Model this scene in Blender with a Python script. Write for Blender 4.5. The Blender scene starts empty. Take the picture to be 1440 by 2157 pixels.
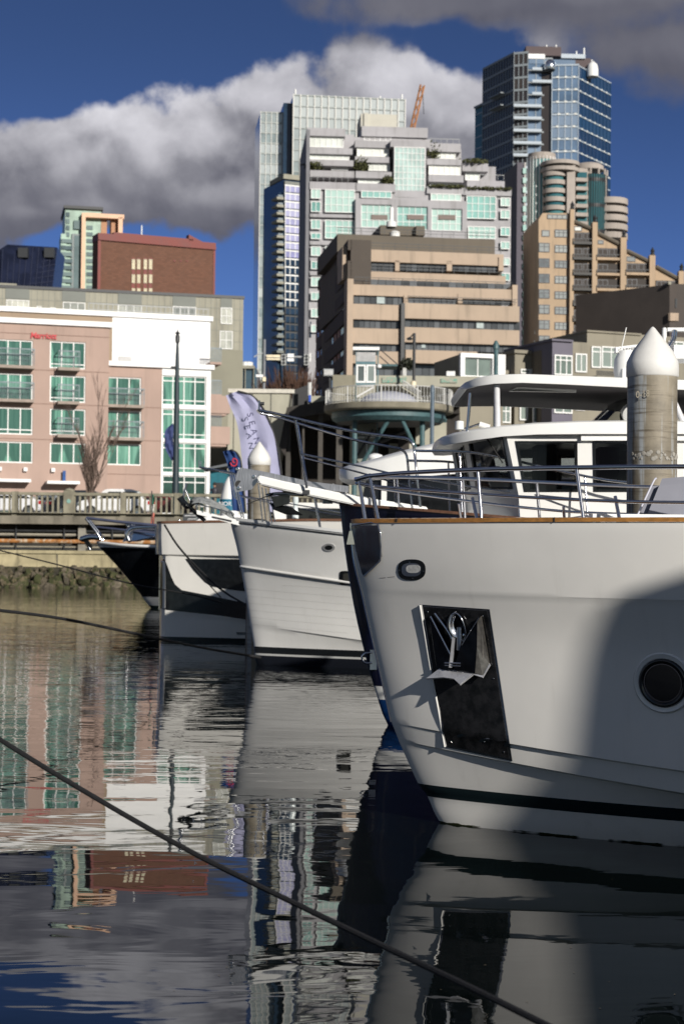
import bpy, bmesh, math, random
from mathutils import Vector, Matrix, geometry, noise
from mathutils.bvhtree import BVHTree
random.seed(7)
R = math.radians
V = Vector
SC = bpy.context.scene
COL = SC.collection
# ---------------------------------------------------------------- camera
F, CX, CY = 3600.0, 720.0, 1078.5            # focal length and centre in pixels of a 1440x2157 frame
EYE = V((0, 0, 2.0))
PITCH, ROLL = math.atan(86.5 / F), R(0.6)
CR = (Matrix.Rotation(R(90) + PITCH, 3, 'X') @ Matrix.Rotation(ROLL, 3, 'Z'))
cd = bpy.data.cameras.new('camera'); cam = bpy.data.objects.new('camera', cd); COL.objects.link(cam)
cam.location = EYE; cam.rotation_euler = CR.to_euler()
cd.sensor_fit = 'VERTICAL'; cd.sensor_height = 36; cd.lens = F / 2157 * 36
cd.clip_start = .1; cd.clip_end = 8000
cd.dof.use_dof = True; cd.dof.focus_distance = 12.3; cd.dof.aperture_fstop = 4.3
SC.camera = cam
# ---------------------------------------------------------------- sun, sky, exposure
AZ, EL = R(32), R(20.5)
SUN = V((math.sin(AZ) * math.cos(EL), -math.cos(AZ) * math.cos(EL), math.sin(EL)))
ld = bpy.data.lights.new('sun', 'SUN'); ld.energy = 4.9; ld.angle = R(.53); ld.color = (1, .95, .87)
lo = bpy.data.objects.new('sun', ld); COL.objects.link(lo); lo.location = SUN * 60
lo.rotation_euler = SUN.to_track_quat('Z', 'Y').to_euler()
SC.view_settings.view_transform = 'Standard'; SC.view_settings.look = 'None'
SC.view_settings.exposure = 0; SC.view_settings.gamma = 1
SC.cycles.max_bounces = 8; SC.cycles.glossy_bounces = 5; SC.cycles.diffuse_bounces = 3
SC.cycles.caustics_reflective = False; SC.cycles.caustics_refractive = False

class NT:
    def __init__(s, tree): s.t = tree
    def n(s, typ, **k):
        o = s.t.nodes.new(typ)
        for a, b in k.items(): setattr(o, a, b)
        return o
    def put(s, sock, v):
        if isinstance(v, bpy.types.NodeSocket): s.t.links.new(v, sock)
        elif v is not None: sock.default_value = v
    def m(s, op, a, b=None, c=None, clamp=False):
        o = s.n('ShaderNodeMath', operation=op); o.use_clamp = clamp
        s.put(o.inputs[0], a); s.put(o.inputs[1], b)
        if c is not None: s.put(o.inputs[2], c)
        return o.outputs[0]
    def mix(s, f, a, b, typ='MIX'):
        o = s.n('ShaderNodeMix', data_type='RGBA', blend_type=typ)
        s.put(o.inputs[0], f); s.put(o.inputs[6], a); s.put(o.inputs[7], b); return o.outputs[2]
    def comb(s, x, y, z):
        o = s.n('ShaderNodeCombineXYZ'); s.put(o.inputs[0], x); s.put(o.inputs[1], y); s.put(o.inputs[2], z); return o.outputs[0]
    def noise(s, vec, sc, det=4, rough=.5, dim='3D', dist=0):
        o = s.n('ShaderNodeTexNoise', noise_dimensions=dim)
        if vec is not None: s.put(o.inputs['Vector'], vec)
        o.inputs['Scale'].default_value = sc; o.inputs['Detail'].default_value = det
        o.inputs['Roughness'].default_value = rough; o.inputs['Distortion'].default_value = dist; return o.outputs[0]
    def ss(s, x, a, b):      # smoothstep
        o = s.n('ShaderNodeMapRange', interpolation_type='SMOOTHSTEP')
        s.put(o.inputs[0], x); o.inputs[1].default_value = a; o.inputs[2].default_value = b; return o.outputs[0]

w = bpy.data.worlds.new('World'); SC.world = w; w.use_nodes = True
nt = NT(w.node_tree); w.node_tree.nodes.clear()
sky = nt.n('ShaderNodeTexSky', sky_type='NISHITA'); sky.sun_disc = False
sky.sun_elevation = EL; sky.sun_rotation = math.pi - AZ
sky.altitude = 1500; sky.air_density = 1.0; sky.dust_density = .25; sky.ozone_density = 4.0
tc = nt.n('ShaderNodeTexCoord').outputs['Generated']
sp = nt.n('ShaderNodeSeparateXYZ'); nt.put(sp.inputs[0], tc)
dx, dy, dz = sp.outputs
X = nt.m('MULTIPLY', nt.m('ARCTAN2', dx, dy), 3.6)
Y = nt.m('MULTIPLY', nt.m('ARCSINE', dz), 3.6)
BL = [(-200, 440, 330, 130), (120, 390, 190, 125), (300, 360, 180, 130), (430, 320, 170, 130), (610, 260, 170, 130),
      (790, 235, 190, 135), (960, 270, 150, 135), (500, 420, 330, 90), (860, 400, 280, 130), (1060, 330, 90, 130), (150, 450, 330, 60),
      (1750, 60, 700, 120), (1250, 25, 520, 85), (1480, 130, 280, 95), (980, 40, 330, 50), (60, 470, 220, 50)]
def cloud(ox, oy, rough=True):
    x = nt.m('ADD', X, ox); y = nt.m('ADD', Y, oy)
    v = nt.comb(x, y, 0)
    n1 = nt.noise(v, 6.0, 6 if rough else 3, .50); n2 = nt.noise(v, 2.2, 2, .5)
    f = None
    for px, py, rx, ry in BL:
        a = nt.m('MULTIPLY', nt.m('SUBTRACT', x, (px - 720) / 1000), 1000 / rx)
        b = nt.m('MULTIPLY', nt.m('SUBTRACT', y, (1165 - py) / 1000), 1000 / ry)
        q = nt.m('SUBTRACT', 1, nt.m('SQRT', nt.m('ADD', nt.m('MULTIPLY', a, a), nt.m('MULTIPLY', b, b))))
        f = q if f is None else nt.m('SMOOTH_MAX', f, q, .22)
    # the rest of the sky, away from the view
    far = nt.m('SUBTRACT', nt.m('MULTIPLY', nt.noise(tc, 2.3, 4, .5), 3.2), 1.58)
    away = nt.ss(nt.m('ABSOLUTE', x), 1.25, 1.9)
    up = nt.ss(y, 1.75, 2.6)
    f = nt.m('MAXIMUM', f, nt.m('SUBTRACT', far, nt.m('MULTIPLY', nt.m('SUBTRACT', 1, nt.m('MAXIMUM', away, up)), 3)))
    f = nt.m('MAXIMUM', f, -1.5)
    g = nt.m('MULTIPLY', nt.m('SUBTRACT', n1, .5), 1.7); g2 = nt.m('MULTIPLY', nt.m('SUBTRACT', n2, .5), .7)
    return nt.m('ADD', f, nt.m('ADD', g, g2))
topd_ = nt.m('MULTIPLY', nt.m('SUBTRACT', 1, nt.ss(Y, 1.03, 1.12)), nt.m('SUBTRACT', 1, nt.ss(X, .38, .52)))
c0 = cloud(0, 0); c1 = cloud(.03, .045, False)
dens = nt.m('ADD', nt.m('MULTIPLY', nt.ss(c0, -.03, .22), topd_), nt.m('MULTIPLY', nt.ss(c0, -.15, .5), nt.m('SUBTRACT', 1, topd_)))
cv = nt.comb(X, Y, 0); cv2 = nt.comb(nt.m('ADD', X, .022), nt.m('ADD', Y, .030), 0)
relief = nt.m('SUBTRACT', nt.noise(cv, 7, 10, .62, dist=.3), nt.noise(cv2, 7, 10, .62, dist=.3))
rl = nt.m('ADD', .5, nt.m('MULTIPLY', relief, 2.2), clamp=True)
edge = nt.ss(nt.m('SUBTRACT', c0, c1), -.25, .45)
base = nt.ss(Y, .60, .90)              # flat grey undersides, paler shoulders
topd = nt.m('MULTIPLY', nt.m('SUBTRACT', 1, nt.ss(Y, 1.0, 1.12)), nt.m('SUBTRACT', 1, nt.m('MULTIPLY', nt.ss(X, .38, .52), nt.m('SUBTRACT', 1, nt.ss(X, 1.2, 1.8)))))
soft = nt.ss(nt.noise(cv, 2.6, 3, .5), .35, .65)
lit = nt.m('ADD', nt.m('MULTIPLY', rl, .26), nt.m('ADD', nt.m('MULTIPLY', edge, .40), nt.m('MULTIPLY', soft, .34)))
lit = nt.m('MULTIPLY', lit, nt.m('MULTIPLY', nt.m('ADD', .08, nt.m('MULTIPLY', base, .92)), nt.m('ADD', nt.m('MULTIPLY', topd, .90), .10)))
ccol = nt.mix(lit, (.10, .102, .135, 1), (.78, .77, .82, 1))
g = nt.n('ShaderNodeGamma'); nt.put(g.inputs[0], sky.outputs[0]); g.inputs[1].default_value = 1.0
STR = .07
tint = nt.mix(nt.ss(Y, .3, 1.15), (.54, .62, 1.0, 1), (.40, .42, .58, 1))
hs = nt.mix(1.0, g.outputs[0], tint, 'MULTIPLY')
skyc = nt.mix(nt.ss(nt.m('ABSOLUTE', X), 2.2, 5), hs, nt.mix(1.0, g.outputs[0], (.95, .86, .80, 1), 'MULTIPLY'))
cc = nt.n('ShaderNodeVectorMath', operation='SCALE'); nt.put(cc.inputs[0], ccol); cc.inputs['Scale'].default_value = 1 / STR
fin = nt.mix(dens, skyc, cc.outputs[0])
bg = nt.n('ShaderNodeBackground'); nt.put(bg.inputs[0], fin); bg.inputs[1].default_value = STR
ow = nt.n('ShaderNodeOutputWorld'); nt.put(ow.inputs[0], bg.outputs[0])

# ---------------------------------------------------------------- helpers
def ray(px, py): return CR @ V(((px - CX) / F, -(py - CY) / F, -1))
def P(px, py, D):
    d = ray(px, py); return EYE + d * (D / d.y)
def tag(o, label=None, cat=None, group=None, kind=None):
    if label: o['label'] = label
    if cat: o['category'] = cat
    if group: o['group'] = group
    if kind: o['kind'] = kind
    return o
ORG = {}
def thing(name, label, cat, loc=(0, 0, 0), group=None):
    o = bpy.data.objects.new(name, None); COL.objects.link(o); o.location = loc; o.empty_display_size = .3
    ORG[o.name] = V(loc); return tag(o, label, cat, group)
MATS = {}
def mat(name, col, rough=.6, var=.12, sc=3.0, metal=0, bump=0, coat=0, stretch=None, ior=1.5, rnd=None, col2=None, bsc=None, extra=None):
    if name in MATS: return MATS[name]
    M = bpy.data.materials.new(name); M.use_nodes = True; t = NT(M.node_tree)
    b = M.node_tree.nodes['Principled BSDF']; MATS[name] = M
    b.inputs['Roughness'].default_value = rough; b.inputs['Metallic'].default_value = metal; b.inputs['IOR'].default_value = ior
    b.inputs['Coat Weight'].default_value = coat; b.inputs['Coat Roughness'].default_value = .05
    vec = t.n('ShaderNodeTexCoord').outputs['Object']
    if stretch:
        mp = t.n('ShaderNodeMapping'); t.put(mp.inputs[0], vec); mp.inputs['Scale'].default_value = stretch; vec2 = mp.outputs[0]
    else: vec2 = vec
    n = t.noise(vec2, sc, 5, .6)
    f = t.ss(n, .3, .7)
    c = V(col); a = tuple(c * (1 - var)) + (1,); d = tuple((V(col2) if col2 else c * (1 + var))) + (1,)
    cc = t.mix(f, a, d)
    if rnd:
        oi = t.n('ShaderNodeObjectInfo').outputs['Random']
        cc = t.mix(t.m('MULTIPLY', oi, 1.0), cc, tuple(rnd) + (1,))
    if extra: cc = extra(t, vec, cc)
    t.put(b.inputs['Base Color'], cc)
    rr = t.m('ADD', t.m('MULTIPLY', t.m('SUBTRACT', n, .5), .25 * rough), rough); t.put(b.inputs['Roughness'], rr)
    if bump:
        bn = t.n('ShaderNodeBump'); bn.inputs['Strength'].default_value = 1; bn.inputs['Distance'].default_value = bump
        t.put(bn.inputs['Height'], t.noise(vec2, bsc or sc * 3, 4, .6)); t.put(b.inputs['Normal'], bn.outputs[0])
    return M
class MB:
    def __init__(s): s.v = []; s.f = []
    def add(s, vs, fs):
        k = len(s.v); s.v += [V(x) for x in vs]; s.f += [tuple(i + k for i in f) for f in fs]; return s
    def hexa(s, p):   # 8 points: bottom ring 0-3, top ring 4-7
        return s.add(p, [(3, 2, 1, 0), (4, 5, 6, 7), (0, 1, 5, 4), (1, 2, 6, 5), (2, 3, 7, 6), (3, 0, 4, 7)])
    def box(s, a, b):
        x0, x1 = sorted((a[0], b[0])); y0, y1 = sorted((a[1], b[1])); z0, z1 = sorted((a[2], b[2]))
        return s.hexa([(x0, y0, z0), (x1, y0, z0), (x1, y1, z0), (x0, y1, z0), (x0, y0, z1), (x1, y0, z1), (x1, y1, z1), (x0, y1, z1)])
    def prism(s, poly, off):
        n = len(poly); a = [V(p) for p in poly]; b = [p + V(off) for p in a]
        return s.add(a + b, [tuple(range(n))[::-1], tuple(range(n, 2 * n))] + [(i, (i + 1) % n, n + (i + 1) % n, n + i) for i in range(n)])
    def tube(s, pts, r, n=8, cap=True):
        pts = [V(p) for p in pts]; rs = r if isinstance(r, (list, tuple)) else [r] * len(pts)
        rings = []; pn = None
        for i, p in enumerate(pts):
            t = (pts[min(i + 1, len(pts) - 1)] - pts[max(i - 1, 0)]).normalized()
            if pn is None: pn = t.cross(V((0, 0, 1)) if abs(t.z) < .9 else V((1, 0, 0))).normalized()
            else:
                pn = (pn - t * pn.dot(t)); pn = pn.normalized() if pn.length > 1e-6 else t.orthogonal().normalized()
            q = t.cross(pn)
            rings.append([p + (pn * math.cos(a) + q * math.sin(a)) * rs[i] for a in [2 * math.pi * k / n for k in range(n)]])
        vs = [x for g_ in rings for x in g_]; fs = []
        for i in range(len(pts) - 1):
            for k in range(n):
                k2 = (k + 1) % n; fs.append((i * n + k, i * n + k2, (i + 1) * n + k2, (i + 1) * n + k))
        if cap: fs += [tuple(range(n))[::-1], tuple(range((len(pts) - 1) * n, len(pts) * n))]
        return s.add(vs, fs)
    def lathe(s, c, prof, n=24, ax=(0, 0, 1)):
        c = V(c); ax = V(ax).normalized(); e = ax.orthogonal().normalized(); q = ax.cross(e); vs = []; fs = []
        for r, h in prof: vs += [c + ax * h + (e * math.cos(2 * math.pi * k / n) + q * math.sin(2 * math.pi * k / n)) * r for k in range(n)]
        for i in range(len(prof) - 1):
            for k in range(n):
                k2 = (k + 1) % n; fs.append((i * n + k, i * n + k2, (i + 1) * n + k2, (i + 1) * n + k))
        return s.add(vs, fs)
    def grid(s, rows, close=False):
        m_ = len(rows[0]); vs = [x for g_ in rows for x in g_]; fs = []
        for i in range(len(rows) - 1):
            for k in range(m_ - 1): fs.append((i * m_ + k, i * m_ + k + 1, (i + 1) * m_ + k + 1, (i + 1) * m_ + k))
        return s.add(vs, fs)
    def build(s, name, m, parent=None, smooth=False, sharp=35, fix=True, loc=None):
        me = bpy.data.meshes.new(name); o0 = V((0, 0, 0))
        if parent is not None: o0 = ORG[parent.name]
        elif loc is not None: o0 = V(loc)
        me.from_pydata([tuple(p - o0) for p in s.v], [], s.f); me.validate()
        if fix:
            bm = bmesh.new(); bm.from_mesh(me); bmesh.ops.remove_doubles(bm, verts=bm.verts, dist=1e-5)
            bmesh.ops.recalc_face_normals(bm, faces=bm.faces); bm.to_mesh(me); bm.free()
        if smooth:
            me.shade_smooth(); me.set_sharp_from_angle(angle=R(sharp))
        me.materials.append(m); o = bpy.data.objects.new(name, me); COL.objects.link(o)
        ORG[o.name] = o0
        if parent is not None: o.parent = parent
        elif loc is not None: o.location = loc
        return o
def tree_copy(o, parent=None):
    c = o.copy(); COL.objects.link(c)
    if parent: c.parent = parent
    for ch in list(o.children): tree_copy(ch, c)
    return c
def cr(pts, n=6):            # Catmull-Rom through points
    p = [V(x) for x in pts]; p = [p[0] * 2 - p[1]] + p + [p[-1] * 2 - p[-2]]; out = []
    for i in range(1, len(p) - 2):
        for k in range(n):
            t = k / n; a, b, c, d = p[i - 1:i + 3]
            out.append(.5 * ((2 * b) + (c - a) * t + (2 * a - 5 * b + 4 * c - d) * t * t + (3 * b - a - 3 * c + d) * t ** 3))
    return out + [p[-2]]
def text(s, m, name, parent, org, xd, up, size, ext=.01, sx=1.0, shear=0, bold=0):
    cu = bpy.data.curves.new(name, 'FONT'); cu.body = s; cu.size = 1; cu.offset = bold; cu.extrude = ext / size; cu.shear = shear
    to = bpy.data.objects.new('tmp', cu); COL.objects.link(to); bpy.context.view_layer.update()
    me = bpy.data.meshes.new_from_object(to.evaluated_get(bpy.context.evaluated_depsgraph_get()))
    bpy.data.objects.remove(to)
    xd = V(xd).normalized(); up = V(up).normalized(); nn = xd.cross(up); o0 = ORG[parent.name] if parent else V((0, 0, 0))
    for v in me.vertices: v.co = V(org) + xd * (v.co.x * size * sx) + up * (v.co.y * size) + nn * (v.co.z * size) - o0
    me.name = name; me.materials.clear(); me.materials.append(m)
    o = bpy.data.objects.new(name, me); COL.objects.link(o); ORG[o.name] = o0
    if parent: o.parent = parent
    return o
# shared materials
M_steel = mat('stainless', (.62, .62, .64), .12, .05, metal=1)
M_gel = mat('white_gelcoat', (.78, .77, .74), .22, .03, 1.2, coat=.3)
M_gelw = mat('white_deck_paint', (.82, .82, .80), .4, .03, 2)
M_teak = mat('varnished_teak', (.42, .19, .045), .3, .25, 6, coat=.5, stretch=(.6, 6, 6))
M_teakd = mat('weathered_teak', (.20, .10, .06), .5, .25, 6, stretch=(.6, 6, 6))
M_blk = mat('black_gloss', (.008, .009, .010), .12, .3, 9, coat=.2)
M_glass = mat('dark_boat_glass', (.010, .011, .012), .04, .3, 2, coat=.3)
M_rope = mat('black_rope', (.012, .012, .013), .85, .4, 60, bump=.004)
M_rubber = mat('black_rubber', (.02, .02, .02), .7)
M_conc = mat('concrete', (.27, .25, .21), .85, .25, 1.2, bump=.01)
M_teal = mat('teal_painted_steel', (.055, .115, .125), .5, .2, 3)
M_dark = mat('dark_metal', (.03, .032, .035), .5, .2)
# ---------------------------------------------------------------- water and land
def water_mat():
    M = bpy.data.materials.new('harbour_water'); M.use_nodes = True; t = NT(M.node_tree)
    b = M.node_tree.nodes['Principled BSDF']
    b.inputs['Base Color'].default_value = (.003, .005, .005, 1); b.inputs['Roughness'].default_value = .012; b.inputs['IOR'].default_value = 1.34
    g = t.n('ShaderNodeNewGeometry').outputs['Position']
    def mp(sx, sy, r=0):
        o = t.n('ShaderNodeMapping'); t.put(o.inputs[0], g); o.inputs['Scale'].default_value = (sx, sy, 1); o.inputs['Rotation'].default_value = (0, 0, r); return o.outputs[0]
    s = t.n('ShaderNodeSeparateXYZ'); t.put(s.inputs[0], g)
    swell = t.noise(mp(.35, .8, .2), 1, 2, .4)
    mid = t.noise(mp(.9, 2.0, -.15), 1, 3, .5, dist=.6)
    fine = t.noise(mp(3.2, 8, .1), 1, 2, .5); med = t.noise(mp(1.3, 3.6, -.05), 1, 2, .45, dist=.4)
    patch = t.ss(t.noise(mp(.12, .22), 1, 2, .5), .40, .62)
    farm = t.ss(s.outputs[1], 13, 24)
    a = t.m('MULTIPLY', swell, .012); c = t.m('MULTIPLY', mid, t.m('ADD', t.m('MULTIPLY', farm, .0030), t.m('ADD', .0010, t.m('MULTIPLY', patch, .0030))))
    d = t.m('MULTIPLY', fine, t.m('MULTIPLY', t.m('ADD', t.m('MULTIPLY', farm, .0019), .00012), t.m('ADD', .25, patch)))
    h = t.m('ADD', t.m('ADD', a, c), t.m('ADD', d, t.m('MULTIPLY', med, t.m('MULTIPLY', t.m('ADD', .10, farm), .0040))))
    bn = t.n('ShaderNodeBump'); bn.inputs['Strength'].default_value = 1; bn.inputs['Distance'].default_value = 1
    t.put(bn.inputs['Height'], h); t.put(b.inputs['Normal'], bn.outputs[0])
    return M
wb = MB(); wb.grid([[V((x, y, 0)) for x in (-2500, -40, 40, 2500)] for y in (-2500, 0, 60, 91.5)])
tag(wb.build('water', water_mat()), kind='structure')
def gz(y):
    pr = [(91.0, 3.98), (165, 4.0), (200, 9), (240, 14), (330, 22), (500, 36), (800, 50), (5000, 60)]
    if y <= pr[0][0]: return pr[0][1]
    for (a, b), (c, d) in zip(pr, pr[1:]):
        if y <= c: return b + (d - b) * (y - a) / (c - a)
    return 60
ys = [91.6, 100, 118, 140, 165, 180, 200, 220, 240, 280, 330, 400, 500, 650, 800, 1500, 3500]
gb = MB(); gb.grid([[V((x, y, gz(y))) for x in range(-2400, 2401, 100)] for y in ys])
tag(gb.build('ground', mat('paving', (.16, .155, .145), .9, .2, .5)), kind='structure')
rb = MB(); rb.grid([[V((x, y, 4.01)) for x in (-300, 300)] for y in (100, 118)])
tag(rb.build('road', mat('asphalt', (.05, .05, .052), .9, .2, 2)), kind='structure')
lb = MB()
for k in range(-30, 60): lb.grid([[V((k * 6, y, 4.016)), V((k * 6 + 3, y, 4.016))] for y in (108.9, 109.05)])
tag(lb.build('road_marking', mat('lane_paint', (.7, .68, .6), .8)), kind='structure')
kb = MB(); kb.box((-300, 118, 3.9), (300, 135, 4.13)); kb.box((-300, 96.5, 3.9), (300, 100, 4.13))
tag(kb.build('pavement', mat('pavement_concrete', (.25, .24, .22), .9, .15, 1)), kind='structure')

# ---------------------------------------------------------------- boats: hull loft
def solve_p(b, Bm, t): return math.log(1 - b / Bm) / math.log(1 - t)
class Hull:
    """levels: (stem x, stem z, z at xref, half breadth at xref); axis +x, centre line y = yc"""
    def __init__(s, yc, lev, xref, Bm, Lent, xend, groups, rn=.05, sub=4, NS=46, zs=None):
        s.yc = yc; rows = []
        def interp(a, b, c, d, t):
            return tuple(.5 * ((2 * q) + (r_ - p) * t + (2 * p - 5 * q + 4 * r_ - u) * t * t + (3 * q - p - 3 * r_ + u) * t ** 3) for p, q, r_, u in zip(a, b, c, d))
        L = []
        for g0, g1 in groups:
            for i in range(g0, g1):
                a = lev[max(i - 1, g0)]; b = lev[i]; c = lev[i + 1]; d = lev[min(i + 2, g1)]
                for k in range(sub): L.append(interp(a, b, c, d, k / sub))
            L.append(lev[g1])
        for (xs, zs0, zr, br) in L:
            t = min(.97, (xref - xs) / Lent); bm = max(Bm * (.80 + .2 * min(1, max(0, (zr) / 2.2))), br * 1.02)
            p = solve_p(br, bm, t); row = []
            for k in range(NS):
                d = (xend - xs) * (k / (NS - 1)) ** 2.0
                b = bm * (1 - (1 - min(d / Lent, 1)) ** p)
                q = min(d / .22, 1); b += rn * math.sqrt(max(0, 1 - (1 - q) ** 2)) * (1 if zr > -.05 else 0)
                if k == 0: b = 0
                zz = zs0 + (zr - zs0) * min(1.6, d / max(.1, xref - xs))
                row.append(V((xs + d, yc - b, zz)))
            rows.append(row)
        s.rows = rows; s.yc = yc
    def mesh(s, name, m, parent, sharp=22):
        b = MB(); b.grid(s.rows)
        far = [[V((p.x, 2 * s.yc - p.y, p.z)) for p in r_] for r_ in s.rows]; b.grid(far)
        tr = [r_[-1] for r_ in s.rows] + [r_[-1] for r_ in far[::-1]]; b.add(tr, [tuple(range(len(tr)))])
        o = b.build(name, m, parent, smooth=True, sharp=sharp)
        b2 = MB(); b2.grid(s.rows); s.bvh = BVHTree.FromPolygons([tuple(v) for v in b2.v], b2.f)
        return o
    def sheer(s, ins=0, dz=0, far=False, x0=None, x1=None, row=0):
        out = []
        for p in s.rows[row]:
            if x0 is not None and p.x < x0: continue
            if x1 is not None and p.x > x1: continue
            y = min(p.y + ins, s.yc); out.append(V((p.x + (ins if y == s.yc and ins > 0 else 0), 2 * s.yc - y if far else y, p.z + dz)))
        return out
    def at(s, x, ins=0, far=False, row=0):
        r_ = s.rows[row]
        for a, b in zip(r_, r_[1:]):
            if a.x <= x <= b.x:
                t = (x - a.x) / max(1e-6, b.x - a.x); p = a.lerp(b, t); y = min(p.y + ins, s.yc); return V((x, 2 * s.yc - y if far else y, p.z))
        return r_[0].copy()
    def deck(s, parent, m, dz=-.03, ins=.02):
        b = MB(); n = s.sheer(ins, dz); f = s.sheer(ins, dz, far=True)
        b.grid([[p, q] for p, q in zip(n, f)]); return b.build('deck', m, parent)
    def hit(s, px, py):
        d = ray(px, py).normalized(); l, n, i, _ = s.bvh.ray_cast(EYE, d)
        if l is None:
            q = EYE + d * ((s.yc - .3) / d.y); l, n, i, _ = s.bvh.find_nearest(q)
        if n.dot(d) > 0: n = -n
        return l, n
    def decal(s, poly, off, name, m, parent, step=7, smooth=True):
        n0 = len(poly); pts = []; 
        for i in range(n0):
            a = V(poly[i]); b = V(poly[(i + 1) % n0]); k = max(1, int((b - a).length / step))
            pts += [a.lerp(b, j / k) for j in range(k)]
        nb = len(pts); xs = [p.x for p in pts]; ys_ = [p.y for p in pts]
        edges = [(i, (i + 1) % nb) for i in range(nb)]
        inner = []
        y = min(ys_) + step / 2
        while y < max(ys_):
            x = min(xs) + step / 2
            while x < max(xs):
                q = V((x, y)); ok = False; j = nb - 1
                for i in range(nb):
                    if (pts[i].y > q.y) != (pts[j].y > q.y) and q.x < (pts[j].x - pts[i].x) * (q.y - pts[i].y) / (pts[j].y - pts[i].y) + pts[i].x: ok = not ok
                    j = i
                if ok and min((q - p).length for p in pts) > step * .45: inner.append(q)
                x += step
            y += step
        r_ = geometry.delaunay_2d_cdt(pts + inner, edges, [list(range(nb))], 1, 1e-4)
        top = []; bot = []
        for p in r_[0]:
            l, n = s.hit(p.x, p.y); top.append(l + n * off); bot.append(l - n * .01)
        b = MB(); k = len(top); b.v = top + bot; b.f = [tuple(f) for f in r_[2]]
        cnt = {}
        for f in r_[2]:
            for i in range(len(f)):
                e = (f[i], f[(i + 1) % len(f)]); cnt[tuple(sorted(e))] = cnt.get(tuple(sorted(e)), []) + [e]
        for e, l in cnt.items():
            if len(l) == 1: x_, y_ = l[0]; b.f.append((y_, x_, x_ + k, y_ + k))
        return b.build(name, m, parent, smooth=smooth, sharp=30)
    def Q(s, px, py, off):
        l, n = s.hit(px, py); return l + n * off
def oval(cx, cy, rx, ry, n=28, p=2.0):
    return [(cx + rx * math.copysign(abs(math.cos(a)) ** (2 / p), math.cos(a)), cy + ry * math.copysign(abs(math.sin(a)) ** (2 / p), math.sin(a))) for a in [2 * math.pi * k / n for k in range(n)]]
def plate(pts, th, name, m, parent):
    c = sum(pts, V((0, 0, 0))) / len(pts); n = V((0, 0, 0))
    for i in range(len(pts)): n += (pts[i] - c).cross(pts[(i + 1) % len(pts)] - c)
    n.normalize(); b = MB(); b.prism([p - n * th / 2 for p in pts], n * th); return b.build(name, m, parent)
def hullmat(name, col, stripes, rough=.22, coat=.3, bumpy=0, planks=None, var=.03, scum=True):
    """stripes: list of (z0, z1, colour) painted on in real boot-top height"""
    M = bpy.data.materials.new(name); M.use_nodes = True; t = NT(M.node_tree); b = M.node_tree.nodes['Principled BSDF']
    g = t.n('ShaderNodeNewGeometry').outputs['Position']; s = t.n('ShaderNodeSeparateXYZ'); t.put(s.inputs[0], g); z = s.outputs[2]
    n = t.noise(g, 1.3, 5, .6)
    mp = t.n('ShaderNodeMapping'); t.put(mp.inputs[0], g); mp.inputs['Scale'].default_value = (9, 9, .7)
    st = t.ss(t.noise(mp.outputs[0], 1, 4, .6), .55, .8)
    c = t.mix(t.ss(n, .3, .7), tuple(V(col) * (1 - var)) + (1,), tuple(V(col) * (1 + var)) + (1,))
    c = t.mix(t.m('MULTIPLY', st, .10), c, (.25, .22, .17, 1))
    for z0, z1, sc in stripes:
        f = t.m('MULTIPLY', t.m('GREATER_THAN', z, z0), t.m('LESS_THAN', z, z1)); c = t.mix(f, c, tuple(sc) + (1,))
    if scum:
        mp2 = t.n('ShaderNodeMapping'); t.put(mp2.inputs[0], g); mp2.inputs['Scale'].default_value = (12, 12, 60)
        f = t.m('MULTIPLY', t.m('LESS_THAN', z, t.m('MULTIPLY', t.noise(mp2.outputs[0], 1, 4, .7), .022)), t.ss(t.noise(g, 3, 3), .42, .5)); c = t.mix(f, c, (.03, .035, .012, 1))
    t.put(b.inputs['Base Color'], c); b.inputs['Roughness'].default_value = rough; b.inputs['Coat Weight'].default_value = coat; b.inputs['Coat Roughness'].default_value = .04
    bn = t.n('ShaderNodeBump'); bn.inputs['Strength'].default_value = 1; bn.inputs['Distance'].default_value = 1
    h = t.m('MULTIPLY', t.noise(g, 1.6, 2, .4), .004 + bumpy)
    if planks:
        z0, z1, sp_ = planks; q = t.m('PINGPONG', t.m('SUBTRACT', t.m('ADD', z, t.m('MULTIPLY', s.outputs[0], .055)), z0), sp_ / 2)
        gr = t.m('MULTIPLY', t.m('LESS_THAN', q, .008), t.m('MULTIPLY', t.m('GREATER_THAN', z, z0), t.m('LESS_THAN', z, z1)))
        h = t.m('SUBTRACT', h, t.m("MULTIPLY", gr, .012)); 
    t.put(bn.inputs['Height'], h); t.put(b.inputs['Normal'], bn.outputs[0]); return M
def rail(parent, pts, r=.0125, name='rail', m=None, n=8, k=6):
    return MB().tube(cr(pts, k) if len(pts) > 2 else pts, r, n).build(name, m or M_steel, parent, smooth=True, sharp=60)
def mir(p, yc): return V((p.x, 2 * yc - p.y, p.z))

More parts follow.
